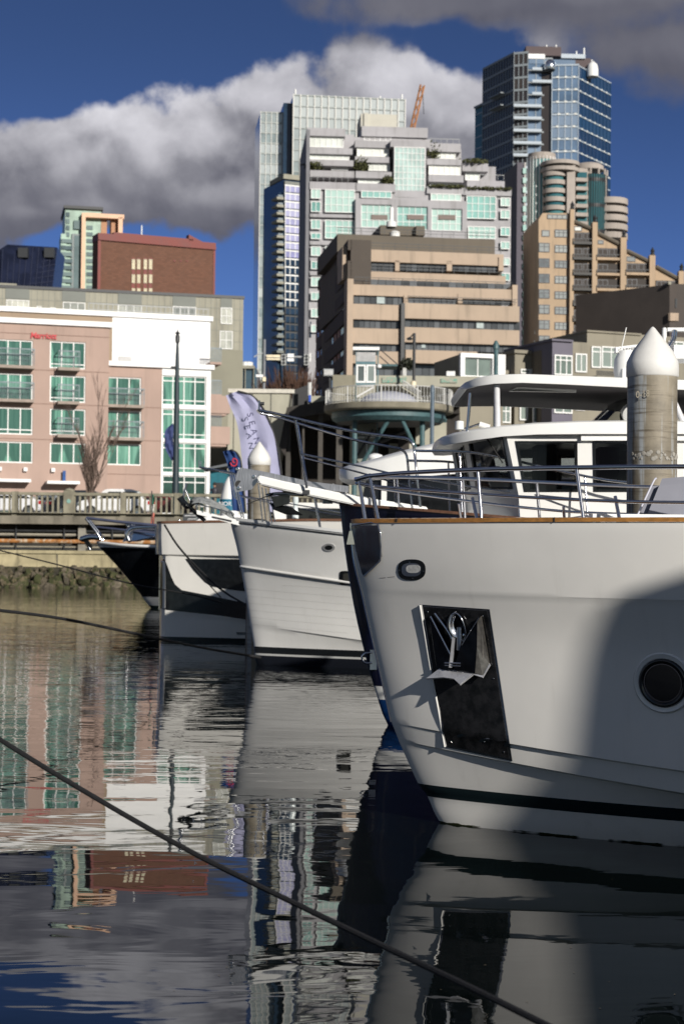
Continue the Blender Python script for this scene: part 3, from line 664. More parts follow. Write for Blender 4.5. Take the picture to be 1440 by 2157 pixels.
# radar, antenna, text
b = MB(); b.prism([P(1296, 731, YC), P(1346, 725, YC), P(1346, 737, YC), P(1296, 743, YC)], (0, .12, 0)); ra = b.build('radar_bar', M_gelw, B2)
text('GARMIN', mat('grey_lettering', (.12, .12, .13), .5), 'lettering', ra, P(1301, 741, YC - .002), (1, 0, .11), (0, 0, 1), .052, .003, 1.15)
MB().lathe(P(1318, 775, YC + .05), [(0, .22), (.09, .2), (.14, .1), (.15, -.05), (.12, -.18), (0, -.2)], 20).build('radar_dome', M_gelw, B2, smooth=True)
rail(B2, [P(1302, 800, YC), P(1306, 745, YC), P(1318, 690, YC)], .006, 'antenna', M_gelw)
b = MB(); b.box(P(1310, 800, YC - .1), P(1330, 780, YC + .1)); b.build('radar_mount', M_gelw, B2)
rail(B2, [P(1395, 800, YC), P(1402, 745, YC), P(1417, 715, YC), P(1420, 695, YC)], .03, 'mast', M_steel)
b = MB(); b.prism([P(1405, 690, YC), P(1475, 690, YC), P(1475, 697, YC), P(1405, 697, YC)], (0, .1, 0)); b.build('mast_spreader', M_gelw, B2)
MB().lathe(P(1398, 700, YC), [(0, .06), (.025, .05), (.03, -.05), (.02, -.08), (.02, -.2)], 10).build('mast_light', M_gelw, B2, smooth=True)
b = MB(); b.box(P(1418, 755, YC), P(1500, 738, YC + .5)); b.build('equipment_box', M_gelw, B2)

random.seed(5); b = MB()
for k in range(46):
    px, py = random.choice([(random.uniform(840, 1430), random.uniform(1790, 2140)), (random.uniform(250, 900), random.uniform(1600, 2120))]); d = ray(px, py); q = EYE + d * (-EYE.z / d.z); a = random.uniform(0, 6.3); r_ = random.uniform(.003, .009)
    e = V((math.cos(a), math.sin(a), 0)) * r_; f_ = V((-e.y, e.x, 0)) * .45; z = V((0, 0, .003)); b.add([q - e + z, q + f_ + z, q + e + z, q - f_ + z], [(0, 1, 2, 3)])
tag(b.build('floating_debris', mat('leaf_fleck', (.16, .13, .08), .8)), kind='stuff')
# ================= white classic boat =================
YC3 = 30.6
B3 = thing('classic_boat', 'white classic motor boat with lapped planking grooves and tall bow rails beside the navy hull', 'boat', (-1.5, YC3, 0))
lev = [(-1.985, 2.57, 2.28, 1.72), (-1.975, 2.45, 2.18, 1.70), (-1.88, 2.1, 1.9, 1.60), (-1.80, 1.74, 1.44, 1.50), (-1.79, 1.70, 1.40, 1.47),
       (-1.70, 1.2, 1.0, 1.33), (-1.62, .72, .48, 1.22), (-1.612, .69, .45, 1.18), (-1.55, .35, .3, 1.08), (-1.49, 0, 0, .95), (-1.2, -.4, -.4, .6), (-.4, -.9, -.9, .03)]
H3 = Hull(YC3, lev, .6, 2.2, 6, 13, [(0, 3), (4, 6), (7, 11)], rn=.06, sub=3)
H3.mesh('hull', hullmat('classic_gelcoat', (.82, .81, .78), [(.20, .32, (.012, .014, .016)), (.165, .20, (.6, .6, .58)), (-2, .165, (.012, .014, .02))], rough=.25, planks=(.62, 1.42, .125), scum=False), B3)
H3.deck(B3, M_gelw)
for rr in (3,):
    for far in (False, True):
        MB().tube(H3.sheer(-.012, 0, far, row=rr * 3 if False else 9), .022, 8).build('rub_rail', M_gel, B3, smooth=True)
for far in (False, True):
    MB().tube(H3.sheer(-.005, -.035, far), .012, 6).build('cove_line', M_dark, B3, smooth=True)
    a = H3.sheer(-.02, 0, far); b_ = H3.sheer(.12, .05, far); MB().grid([list(x) for x in zip(*[[p, p + V((0, 0, .05)), q, q - V((0, 0, .05))] for p, q in zip(a, b_)])]).build('bulwark_cap', M_gelw, B3, smooth=True)
pl3 = H3.decal(oval(693, 1153, 13, 8.5), .012, 'port', mat('bright_port_ring', (.6, .6, .6), .3, metal=.5), B3, 4); H3.decal(oval(693, 1153, 8, 5), .016, 'port_glass', M_glass, pl3, 3)
pl3 = H3.decal(oval(729, 1217, 14, 14.5, p=5), .012, 'port', M_blk, B3, 5); H3.decal(oval(731, 1217, 8, 9.5, p=5), .016, 'port_glass', mat('port_amber_dark', (.05, .05, .045), .1), pl3, 4)
p3 = lambda x, y, dy=0: P(x, y, YC3 + dy)
b = MB(); b.prism([p3(414, 1074, -.22), p3(505, 1096, -.22), p3(540, 1104, -.22), p3(540, 1112, -.22), p3(500, 1106, -.22), p3(415, 1083, -.22)], (0, .44, 0)); b.build('pulpit', M_gelw, B3)
b = MB(); b.prism([p3(447, 1087, -.24), p3(488, 1096, -.24), p3(488, 1099, -.24), p3(447, 1090, -.24)], (0, .01, 0)); b.build('slot', M_dark, B3)
def rail3(pts, r=.014, name='rail'):
    q = [p3(*p) for p in pts]; rail(B3, q, r, name); rail(B3, [mir(p, YC3) for p in q], r, name)
rail3([(420, 984, -.2), (455, 990, -.25), (489, 996, -.4), (560, 1016, -.8), (640, 1034, -1.2), (720, 1052, -1.4)], .016)
rail(B3, [p3(420, 984, -.2), mir(p3(420, 984, -.2), YC3)], .014); rail3([(420, 984, -.2), (419, 969, -.2)], .01)
rail3([(505, 1044, -.35), (560, 1053, -.8), (640, 1066, -1.2), (735, 1082, -1.4)], .011)
for x0, y0_, x1, y1_, d in ((489, 996, 509, 1090, -.35), (483, 990, 494, 1050, -.3), (559, 1028, 573, 1104, -.8), (661, 1046, 674, 1120, -1.2), (544, 1020, 553, 1100, -.7)):
    rail3([(x0, y0_, d), (x1, y1_, d)], .012, 'stanchion')
MB().lathe(p3(622, 1085, -.4), [(0, .32), (.05, .32), (.055, .24), (.04, .2), (.045, .1), (.06, .05), (.06, -.06)], 12).build('windlass', mat('clouded_plastic', (.6, .66, .66), .2, .2), B3, smooth=True)
# trunk cabin with rounded brow and dark windows
def brow(parent, yc, pts, half, m, name, crown=.05, n=12):
    top = []; bot = []
    for (px, t0, b0), hw in zip(pts, half):
        pt = P(px, t0, yc - hw); pb = P(px, b0, yc - hw)
        top.append([V((pt.x, yc - hw * math.cos(math.pi * k / n), pt.z + crown * math.sin(math.pi * k / n))) for k in range(n + 1)])
        bot.append([V((pt.x, yc - hw * math.cos(math.pi * k / n), pb.z)) for k in range(n + 1)])
    b = MB(); b.grid(top); b.grid(bot); b.grid([[t_[0] for t_ in top], [t_[0] for t_ in bot]]); b.grid([[t_[-1] for t_ in top], [t_[-1] for t_ in bot]]); b.grid([top[0], bot[0]]); b.grid([top[-1], bot[-1]])
    return b.build(name, m, parent, smooth=True, sharp=50)
brow(B3, YC3, [(714, 1001, 1003), (719, 996, 1007), (735, 989, 1010), (780, 977, 1011), (830, 962, 1009), (880, 949, 1005), (930, 938, 1000), (1000, 928, 995), (1300, 920, 990), (1500, 920, 985)],
     [.5, .8, 1.1, 1.35, 1.45, 1.5, 1.5, 1.5, 1.5, 1.5], M_gelw, 'coachroof', .12)
b = MB(); zf = p3(760, 1005, -1.3).z; xf = p3(760, 1005, -1.3).x
b.hexa([V((xf - .1, YC3 - 1.35, 2.2)), V((7, YC3 - 1.35, 2.2)), V((7, YC3 + 1.35, 2.2)), V((xf - .1, YC3 + 1.35, 2.2)), V((xf + .1, YC3 - 1.3, zf)), V((7, YC3 - 1.3, zf)), V((7, YC3 + 1.3, zf)), V((xf + .1, YC3 + 1.3, zf))]); b.build('cabin_windows', M_glass, B3)
b = MB(); b.box((xf - .2, YC3 - 1.42, 2.15), (7.1, YC3 + 1.42, 2.5)); b.build('cabin_side', M_gel, B3)
for k in range(4):
    x = xf + .35 + k * 1.4; b = MB(); b.box((x, YC3 - 1.40, 2.45), (x + .09, YC3 - 1.3, zf + .05)); b.build('cabin_pillar', M_gel, B3)
b = MB(); b.hexa([p3(905, 951, -1.0), p3(1010, 940, -1.0), p3(1010, 940, 1.0), p3(905, 951, 1.0), p3(950, 925, -.9), p3(1010, 918, -.9), p3(1010, 918, .9), p3(950, 925, .9)]); b.build('flybridge_screen', mat('blue_tinted_screen', (.03, .05, .10), .1), B3)
brow(B3, YC3, [(925, 936, 940), (940, 926, 934), (970, 922, 931), (1010, 920, 929)], [.7, .9, .95, .95], M_gelw, 'screen_brow', .05)
b = MB().lathe(p3(790, 975, -.2), [(.05, -.1), (.05, .04), (.12, .05), (.14, .09), (.12, .14), (.04, .17), (0, .17)], 14); b.build('horn_light', M_gelw, B3, smooth=True)
A3 = thing('black_anchor', 'black fluke anchor raised on the tip of the classic boat pulpit', 'anchor', p3(405, 1070))
rail(A3, [p3(381, 1055, -.1), p3(394, 1062, -.1), p3(412, 1080, -.1), p3(432, 1097, -.1)], .035, 'shank', M_blk)
plate([p3(374, 1050, -.18), p3(384, 1044, -.1), p3(392, 1056, .05), p3(398, 1072, -.05), p3(388, 1068, -.2)], .03, 'fluke', M_blk, A3)
rail(A3, [p3(386, 1056, 0), p3(389, 1035, 0), p3(394, 1018, 0)], .02, 'stock'); rail(A3, [p3(390, 1030, 0), p3(402, 1060, 0)], .014, 'stock')
T1 = thing('folded_dinghy', 'grey folded dinghy cover lashed on the classic boat pulpit', 'cover', p3(448, 1078))
b = MB(); rows = []
prof = [(400, 1058, .04), (408, 1048, .2), (425, 1046, .26), (447, 1052, .24), (470, 1064, .2), (492, 1080, .08)]
for px, py, r_ in prof:
    c = p3(px, py + 14); hh = p3(px, py).z - c.z; rows.append([V((c.x + .02 * math.sin(k * 3), YC3 + math.cos(a) * (r_ + .06), c.z + max(0, math.sin(a)) * hh * (1 + .1 * math.sin(k * 2.1)))) for k, a in enumerate([math.pi * j / 10 for j in range(11)])])
b.grid(rows); b.build('fabric', mat('grey_canvas', (.22, .23, .23), .8, .3, 8, bump=.03), T1, smooth=True)
for k in range(5): rail(T1, [p3(415 + k * 17, 1062 + k * 3, -.3), p3(415 + k * 17, 1072 + k * 3, -.3)], .012, 'lashing_post')
rail(T1, [p3(412, 1062, -.3), p3(450, 1070, -.3), p3(490, 1082, -.3)], .01, 'lashing_rail')

# ================= white and black sport yacht =================
YC4 = 39.0
B4 = thing('sport_yacht', 'white plumb-bowed yacht with sweeping black hull panels', 'boat', (-4.1, YC4, 0))
xs = P(331, 1112, YC4).x
lev = [(xs, 2.62, 2.66, 1.05), (xs, 2.3, 2.3, 1.02), (xs + .02, 1.93, 1.92, .98), (xs + .10, 1.90, 1.88, .86), (xs + .10, 1.3, 1.3, .78), (xs + .10, .66, .5, .70), (xs + .10, .64, .47, .68), (xs + .10, .2, .2, .60), (xs + .10, 0, 0, .55), (xs + .2, -.4, -.4, .5), (xs + .6, -.9, -.9, .03)]
H4 = Hull(YC4, lev, -2.0, 2.3, 6, 10, [(0, 2), (3, 5), (6, 10)], rn=.62, sub=3)
H4.mesh('hull', hullmat('sport_gelcoat', (.80, .78, .73), [(-2, .09, (.008, .02, .022))], rough=.2, scum=False, bumpy=.002), B4)
H4.deck(B4, M_gelw)
for far in (False, True):
    a = H4.sheer(-.02, 0, far); b_ = H4.sheer(.08, 0, far); MB().grid([list(x) for x in zip(*[[p, p + V((0, 0, .05)), q + V((0, 0, .05)), q] for p, q in zip(a, b_)])]).build('cap_rail', M_teakd, B4, smooth=True, sharp=30)
H4.decal([(391, 1177), (540, 1178), (540, 1246), (512, 1245), (486, 1242), (446, 1235), (432, 1226), (408, 1201)], .012, 'hull_window', M_blk, B4, 9)
H4.decal([(337, 1178), (347, 1177), (354, 1195), (362, 1217), (369, 1231), (383, 1243), (440, 1254), (540, 1275), (540, 1308), (460, 1296), (337, 1283)], .012, 'black_panel', M_blk, B4, 9)
st = MB(); st.tube([r_[0] + V((-.012, 0, 0)) for r_ in H4.rows if .66 < r_[0].z < 1.9], .03, 8); st.build('stem_band', M_steel, B4, smooth=True)
st = MB(); st.tube([r_[0] + V((-.012, 0, 0)) for r_ in H4.rows if 1.92 < r_[0].z < 2.6], .03, 8); st.build('stem_cap', M_gel, B4, smooth=True)
p4 = lambda x, y, dy=0: P(x, y, YC4 + dy)
rail(B4, [p4(375, 1103, -.6), p4(378, 1096, -.6), p4(380, 1106, -.6)], .02, 'cleat'); 
b = MB(); b.box(p4(412, 1099, -.6), p4(416, 1090, -.5)); b.build('bollard', M_steel, B4)
b = MB(); b.hexa([p4(400, 1104, -.9), p4(540, 1104, -.9), p4(540, 1104, .9), p4(400, 1104, .9), p4(425, 1090, -.8), p4(540, 1080, -.8), p4(540, 1080, .8), p4(425, 1090, .8)]); b.build('foredeck_trunk', M_gelw, B4)
b = MB(); b.box((-1.5, YC4 - 1.4, 2.5), (7.5, YC4 + 1.4, 3.1)); b.build('deckhouse', M_gel, B4)
b = MB(); b.box((-1.2, YC4 - 1.44, 2.7), (7, YC4 - 1.40, 2.98)); b.build('deckhouse_glass', M_glass, B4)
# ================= dark boat =================
YC5 = 60.0
B5 = thing('dark_boat', 'black hulled boat with raked bow and polished bow roller farthest from the camera', 'boat', (-6.7, YC5, 0))
xa_ = P(206, 1143, YC5); xb_ = P(318, 1290, YC5)
lev = [(xa_.x, xa_.z, 2.15, 1.7), (xa_.x + .03, xa_.z - .14, 2.0, 1.68), (xa_.x + .06, xa_.z - .16, 1.98, 1.64), (xa_.x + .75, 1.4, 1.2, 1.4), (xb_.x - .40, .52, .40, 1.1), (xb_.x - .22, .26, .22, .98), (xb_.x, 0, 0, .8), (xb_.x + .4, -.5, -.5, .4), (xb_.x + 1, -.9, -.9, .02)]
H5 = Hull(YC5, lev, -5.5, 2.3, 7, 7, [(0, 1), (2, 8)], rn=.05, sub=4)
H5.mesh('hull', hullmat('black_topsides', (.006, .007, .009), [(xa_.z - .17, 3, (.6, .6, .6)), (.10, .40, (.62, .62, .62)), (-2, .10, (.015, .03, .03))], rough=.1, coat=.5, scum=False), B5)
H5.deck(B5, M_gelw)
p5 = lambda x, y, dy=0: P(x, y, YC5 + dy)
MB().tube(cr([p5(206, 1142, -.05), p5(260, 1148, -.9), p5(335, 1152, -1.5)]), .05, 8).build('sheer_strake', M_gelw, B5, smooth=True)
def r5(pts, r, name='rail', m=None):
    q = [p5(*p) for p in pts]; rail(B5, q, r, name, m); rail(B5, [mir(p, YC5) for p in q], r, name, m)
r5([(171, 1136, -.12), (190, 1131, -.14), (215, 1133, -.2)], .10, 'bow_roller'); 
plate([p5(176, 1139, -.1), p5(184, 1134, -.1), p5(196, 1150, 0), p5(191, 1159, 0)], .05, 'anchor_fluke', M_blk, B5); 
rail(B5, [p5(168, 1135), p5(182, 1141), p5(190, 1158)], .06, 'anchor_shank')
r5([(181, 1092, -.3), (203, 1120, -.3), (214, 1138, -.3)], .045, 'pulpit_strut')
M_brail = mat('blue_grey_rail', (.16, .18, .28), .3, metal=.6)
r5([(183, 1091, -.3), (250, 1099, -.8), (345, 1108, -1.3), (450, 1118, -1.5)], .05, 'rail', M_brail)
r5([(205, 1110, -.3), (260, 1116, -.8), (345, 1124, -1.3)], .035, 'rail', M_brail)
r5([(262, 1099, -.8), (275, 1116, -.8), (285, 1134, -.8)], .04, 'stanchion'); r5([(267, 1099, -.8), (283, 1120, -.8)], .04, 'stanchion')
b = MB(); 
rows = []
for (x, t0, b0) in ((258, 1140, 1142), (266, 1122, 1140), (280, 1113, 1140), (300, 1109, 1135), (330, 1108, 1130), (400, 1108, 1130)):
    hw = .9; rows.append([V((p5(x, t0, -hw).x, YC5 - hw * math.cos(math.pi * k / 8), p5(x, b0, -hw).z + (p5(x, t0, -hw).z - p5(x, b0, -hw).z) * (math.sin(math.pi * k / 8) ** .4 if 0 < k < 8 else 0))) for k in range(9)])
b.grid(rows); b.build('windlass_hood', M_steel, B5, smooth=True)
rail(B5, [p5(272, 1139, -1), p5(268, 1124, -1), p5(282, 1112, -1), p5(330, 1110, -1.1)], .09, 'hood_edge')
FL = thing('courtesy_flag', 'small green, white and red flag hanging on a thin staff', 'flag', p5(322, 1105, -1))
rail(FL, [p5(320, 1034, -1), p5(322, 1107, -1)], .02, 'staff', M_dark)
for (c, a0_, a1_) in (((.03, .20, .12), 1042, 1062), ((.6, .58, .52), 1062, 1080), ((.5, .16, .12), 1080, 1104)):
    b = MB(); rows = []
    for k in range(5):
        y = a0_ + (a1_ - a0_) * k / 4; wdt = 3 + 5 * (y - 1042) / 62; x0 = 321 + (0 if y < 1070 else -(y - 1070) * .12)
        rows.append([p5(x0 + wdt * j / 4, y, -1 + .03 * math.sin(j * 2 + k)) for j in range(5)])
    b.grid(rows); b.build('flag_cloth', mat('flag_%02d' % a0_, c, .9, .1), FL, smooth=True)

# ================= pilings, ropes, cleats =================
def piling(px, D, tip, capb, base, r, label):
    x = P(px, capb, D).x; t = thing('mooring_piling', label, 'piling', (x, D, -1.5), 'round steel pilings with white cones')
    zt, zc, zb = P(px, tip, D).z, P(px, base, D).z, P(px, capb, D).z
    def ex(t_, vec, c):
        mp = t_.n('ShaderNodeMapping'); t_.put(mp.inputs[0], vec); mp.inputs['Scale'].default_value = (9, 9, .5)
        s = t_.ss(t_.noise(mp.outputs[0], 1, 5, .6), .52, .62); c = t_.mix(t_.m('MULTIPLY', s, .8), c, (.40, .43, .45, 1))
        mp = t_.n('ShaderNodeMapping'); t_.put(mp.inputs[0], vec); mp.inputs['Scale'].default_value = (2, 2, 26)
        s = t_.ss(t_.noise(mp.outputs[0], 1, 5, .7), .5, .7); c = t_.mix(t_.m('MULTIPLY', s, .75), c, (.08, .062, .04, 1))
        mp = t_.n('ShaderNodeMapping'); t_.put(mp.inputs[0], vec); mp.inputs['Scale'].default_value = (6, 6, .8); mp.inputs['Location'].default_value = (4, 4, 2)
        s = t_.ss(t_.noise(mp.outputs[0], 1, 3, .6), .60, .68); c = t_.mix(t_.m('MULTIPLY', s, .55), c, (.22, .11, .035, 1)); return c
    MB().lathe((x, D, 0), [(r, -1.5), (r, zc - .1), (r, zc)], 40).build('shaft', mat('weathered_pile_steel', (.23, .20, .15), .6, .3, 3, bump=.004, extra=ex), t, smooth=True)
    h = zt - zb
    def ex2(t_, vec, c):
        s = t_.ss(t_.noise(vec, 4, 6, .7, dist=1.5), .60, .70); return t_.mix(t_.m('MULTIPLY', s, .5), c, (.25, .24, .22, 1))
    MB().lathe((x, D, 0), [(r * 1.0, zc - .01), (r * 1.05, zc), (r * 1.05, zb - .03), (r * 1.03, zb + h * .03), (r * .82, zb + h * .32), (r * .40, zb + h * .69), (r * .10, zb + h * .955), (r * .04, zb + h * .99), (0, zt)], 40).build('cone_cap', mat('cap_white_plastic', (.70, .69, .66), .5, .08, 3, bump=.002, extra=ex2), t, smooth=True, sharp=60)
    return t
pa = piling(1373, 15.5, 688, 765, 793, .225, 'nearest thick steel piling with white cone cap and streaked paint right of the pilothouse')
b = MB(); xq = P(1373, 900, 15.5).x
for k in range(26):
    a = -math.pi / 2 + (k / 25 - .5) * 2.4; z = 2 + (1165 - 951 + random.uniform(-9, 6)) / 3600 * 15.28; s_ = random.uniform(.006, .022)
    b.lathe((xq + math.cos(a) * .226, 15.5 + math.sin(a) * .226, z), [(0, .006), (s_, .004), (s_ * 1.2, -.002)], 7, (math.cos(a), math.sin(a), 0))
b.build('barnacle_band', mat('bird_lime', (.36, .34, .30), .9), pa)
text('0-18', mat('chalk', (.275, .245, .19), .9), 'chalk_mark', pa, P(1338, 838, 15.5 - .232), (1, -.0, .12), (0, 0, 1), .085, .001, .8)
piling(546, 33.0, 930, 966, 979, .215, 'farther steel piling with white cone cap in front of the lilac flag')
TP = thing('timber_piling', 'dark wet timber piling between the two white hulls', 'piling', (P(529, 1350, 36).x, 36, -1))
MB().lathe((TP.location.x, 36, 0), [(.13, -1), (.125, .4), (.12, 1.25), (0, 1.27)], 14).build('post', mat('wet_timber', (.035, .020, .014), .6, .4, 8, bump=.02), TP, smooth=True)
b = MB(); c = P(518, 1334, 34.5); b.hexa([c + V(v) for v in ((-.17, -.1, -.03), (.3, -.1, -.03), (.3, .2, -.03), (-.17, .2, -.03), (-.19, -.12, .03), (.3, -.12, .03), (.3, .2, .03), (-.19, .2, .03))]); b.build('bracket', mat('galvanised', (.32, .36, .38), .4, .2, metal=.4), TP)
def rope(name, label, pts, r, m=M_rope):
    p = [P(*q) for q in pts]; o = MB().tube(cr(p, 10), r, 8).build(name, m, None, smooth=True, loc=p[0]); tag(o, label, 'rope'); return o
rope('mooring_rope', 'thick black rope running diagonally across the foreground water', [(-60, 1520, 8.4), (150, 1650, 8.0), (400, 1793, 7.5), (650, 1917, 6.9), (830, 2004, 6.4), (1000, 2085, 5.9), (1200, 2185, 5.4)], .0125)
rope('mooring_rope', 'black rope sagging low from the left edge to the classic boat bow', [(-40, 1281, 22), (130, 1303, 24), (300, 1338, 26.5), (430, 1365, 29), (548, 1385, 30.4)], .022)
rope('mooring_line', 'thin line from the left edge along the black panels', [(-30, 1152, 40), (120, 1189, 39), (270, 1228, 37.5), (400, 1252, 36.8), (470, 1270, 36.6)], .016)
rope('mooring_line', 'dark line falling from the sport yacht cap rail toward the classic boat stem', [(347, 1106, 37.8), (375, 1150, 37), (420, 1200, 36.2), (470, 1245, 35.4), (520, 1275, 34.6)], .022)
rope('mooring_line', 'short thin line below the hull window of the sport yacht', [(395, 1178, 36.9), (430, 1220, 36.6), (465, 1258, 36.2)], .012)

# ================= flags on the float =================
DK = thing('floating_dock', 'low floating dock behind the moored boats', 'dock', (4, 50, 0))
b = MB(); b.box((-3.6, 46, .1), (18, 56, .5)); b.build('deck_planks', mat('dock_timber', (.18, .15, .12), .85, .3, 2, stretch=(1, 8, 1)), DK)
b = MB(); b.box((-3.5, 46.1, -.4), (17.9, 55.9, .1)); b.build('float', M_rubber, DK)
def feather(name, label, edgeL, edgeR, D, m, txt):
    t = thing(name, label, 'flag', P(edgeR[-1][0], edgeR[-1][1], D)); b = MB(); rows = []; n = 22
    L = cr([V((x, y, 0)) for x, y in edgeL], 8); Rr = cr([V((x, y, 0)) for x, y in edgeR], 8)
    def s(path, f):
        i = f * (len(path) - 1); k = min(int(i), len(path) - 2); return path[k].lerp(path[k + 1], i - k)
    for i in range(n + 1):
        f = i / n; a, c = s(L, f), s(Rr, f)
        rows.append([P(a.x + (c.x - a.x) * j / 8, a.y + (c.y - a.y) * j / 8, D + .07 * math.sin(j * 1.3 + f * 5) * math.sin(math.pi * j / 8) + .03 * math.sin(f * 17 + j)) for j in range(9)])
    b.grid(rows); b.build('cloth', m, t, smooth=True)
    pole = [P(p.x + .8, p.y, D) for p in Rr]; MB().tube(pole, .028, 8).build('pole', M_rubber, t, smooth=True)
    MB().tube([pole[-1], V((pole[-1].x + .1, D, .5))], .03, 8).build('pole_base', M_rubber, t); return t
def cloth(name, col):
    M = mat(name, col, .8, .06, 2); b = M.node_tree.nodes['Principled BSDF']; 
    t = NT(M.node_tree); tl = t.n('ShaderNodeBsdfTranslucent'); tl.inputs[0].default_value = tuple(col) + (1,); ms = t.n('ShaderNodeMixShader'); ms.inputs[0].default_value = .25
    o = [n_ for n_ in M.node_tree.nodes if n_.type == 'OUTPUT_MATERIAL'][0]; t.put(ms.inputs[1], b.outputs[0]); t.put(ms.inputs[2], tl.outputs[0]); t.put(o.inputs[0], ms.outputs[0]); return M
D1 = 47.0
fs = feather('feather_flag', 'tall lilac feather flag with dark serif letters', [(476, 833), (484, 855), (492, 872), (500, 895), (505, 925), (508, 955), (512, 995), (520, 1075)], [(500, 824), (530, 834), (553, 860), (572, 903), (585, 950), (592, 1000), (598, 1080)], D1, cloth('lilac_cloth', (.47, .47, .66)), '')
M_ltr = mat('navy_lettering', (.02, .02, .08), .7)
for ch, x, y in (('S', 519.5, 871), ('E', 523.5, 888), ('A', 527.5, 905), ('N', 533, 923)):
    text(ch, M_ltr, 'letter', fs, P(x, y, D1 - .27), (.27, 0, -.96), (.96, 0, .27), .245, .004, 1)
feather('feather_flag', 'short blue feather flag with a red emblem', [(470, 951), (478, 975), (484, 1010), (490, 1075)], [(485, 947), (500, 957), (508, 985), (516, 1080)], 52, cloth('blue_cloth', (.02, .06, .20)), '')
fb_ = [o for o in bpy.data.objects if o.get('label', '').startswith('short blue')][0]
rail(fb_, [P(485, 975, 51.8), P(489, 981, 51.8), P(497, 980, 51.8), P(499, 970, 51.8), P(492, 966, 51.8), P(490, 973, 51.8), P(495, 975, 51.8)], .022, 'emblem', mat('flag_red', (.5, .03, .05), .8))
NB = thing('buoy_display', 'white conical advertising buoy with a teal lettered band', 'sign', (P(484, 1060, 54).x, 54, .5))
zt = P(484, 1000, 54).z; cx = NB.location.x; zz = lambda y: P(484, y, 54).z
MB().lathe((cx, 54, 0), [(.30, .5), (.30, zz(1082)), (.30, zz(1052)), (.28, zz(1045)), (.18, zz(1018)), (.08, zz(1006)), (0, zz(1002))], 24).build('cone', M_gelw, NB, smooth=True)
MB().lathe((cx, 54, 0), [(.308, zz(1076)), (.308, zz(1052))], 24).build('band', mat('teal_band', (.01, .16, .26), .6), NB, smooth=True)
text('NORTH', mat('white_lettering', (.8, .8, .8), .6), 'lettering', NB, (cx - .32, 54 - .315, zz(1066)), (1, 0, 0), (0, 0, 1), .19, .004, .95)
SG = thing('info_board', 'dark grey board with small white lettering behind the sport yacht', 'sign', P(405, 1105, 44))
b = MB(); b.prism([P(384, 1108, 44), P(428, 1108, 44), P(428, 1082, 44), P(386, 1082, 44)], (0, .05, 0)); b.build('board', mat('board_grey', (.06, .065, .07), .5), SG)
b = MB().tube([P(405, 1108, 44), V((P(405, 1108, 44).x, 44, .1))], .04, 8).build('post', M_dark, SG)
for k, (wd, yy) in enumerate(((34, 1087), (20, 1094), (24, 1098), (14, 1104))):
    b = MB(); x0 = 406 - wd / 2; 
    for i in range(int(wd / 3)): b.prism([P(x0 + i * 3, yy, 43.98), P(x0 + i * 3 + 2, yy, 43.98), P(x0 + i * 3 + 2, yy - 1.6, 43.98), P(x0 + i * 3, yy - 1.6, 43.98)], (0, .01, 0))
    b.build('lettering_line', mat('white_lettering', (.8, .8, .8), .6), SG)
# ================= unseen block added behind the camera to shade the near hull =================
e0 = V((1.93, 11.25, 0)) + V((SUN.x, SUN.y, 0)).normalized() * 15
PS = thing('shadow_block', 'tall flat roofed shadow-casting block added unseen behind the camera', 'building', (e0.x + 8, e0.y - 6, 0))
hs_ = 1.80 + 15 * math.tan(EL)
sa = V((SUN.x, SUN.y, 0)).normalized(); sr = V((-sa.y, sa.x, 0))
def sbox(b, u0, u1, w0, w1, z0, z1):
    g_ = lambda u, w_, z: e0 + sr * u + sa * w_ + V((0, 0, z))
    return b.hexa([g_(u0, w0, z0), g_(u1, w0, z0), g_(u1, w1, z0), g_(u0, w1, z0), g_(u0, w0, z1), g_(u1, w0, z1), g_(u1, w1, z1), g_(u0, w1, z1)])
sbox(MB(), 0, 22, 0, 14, -2, hs_ - .1).build('wall', mat('shadow_block_wall', (.30, .27, .23), .8, .15, 1), PS)
sbox(MB(), -.02, 22.3, -.02, 14.3, hs_ - .1, hs_).build('roof', mat('shadow_block_roof', (.15, .15, .16), .7), PS)
for k in range(6): sbox(MB(), 2 + k * 3.4, 3.6 + k * 3.4, -.03, .05, 4, 6).build('window', M_glass, PS)
# ---------------------------------------------------------------- facade frames
class Fr:
    """vertical facade plane between two image columns at given depths; u along, w outward, v up"""
    def __init__(s, xL, DL, xR, DR, yref=1000):
        a, b = P(xL, yref, DL), P(xR, yref, DR); s.A = V((a.x, a.y, 0)); d = V((b.x - a.x, b.y - a.y, 0)); s.W = d.length; s.U = d.normalized(); s.N = V((s.U.y, -s.U.x, 0))
    def uv(s, px, py, w=0):
        d = ray(px, py); o = s.A + s.N * w; t = (o - EYE).dot(s.N) / d.dot(s.N); q = EYE + d * t; return (q - s.A).dot(s.U), q.z
    def pt(s, u, w, v): return s.A + s.U * u + s.N * w + V((0, 0, v))
    def box(s, b, u0, u1, w0, w1, v0, v1):
        u0, u1 = sorted((u0, u1)); v0, v1 = sorted((v0, v1)); w0, w1 = sorted((w0, w1)); p = s.pt
        return b.hexa([p(u0, w1, v0), p(u1, w1, v0), p(u1, w0, v0), p(u0, w0, v0), p(u0, w1, v1), p(u1, w1, v1), p(u1, w0, v1), p(u0, w0, v1)])
    def rc(s, x0, y0, x1, y1, w=0):     # rectangle: left edge heights measured at x0, right edge from x1
        u0, v1 = s.uv(x0, y0, w); _, v0 = s.uv(x0, y1, w); u1, _ = s.uv(x1, y0, w); return u0, u1, v0, v1
    def blk(s, b, x0, y0, x1, y1, w0, w1):
        u0, u1, v0, v1 = s.rc(x0, y0, x1, y1, w1); return s.box(b, u0, u1, w0, w1, v0, v1)
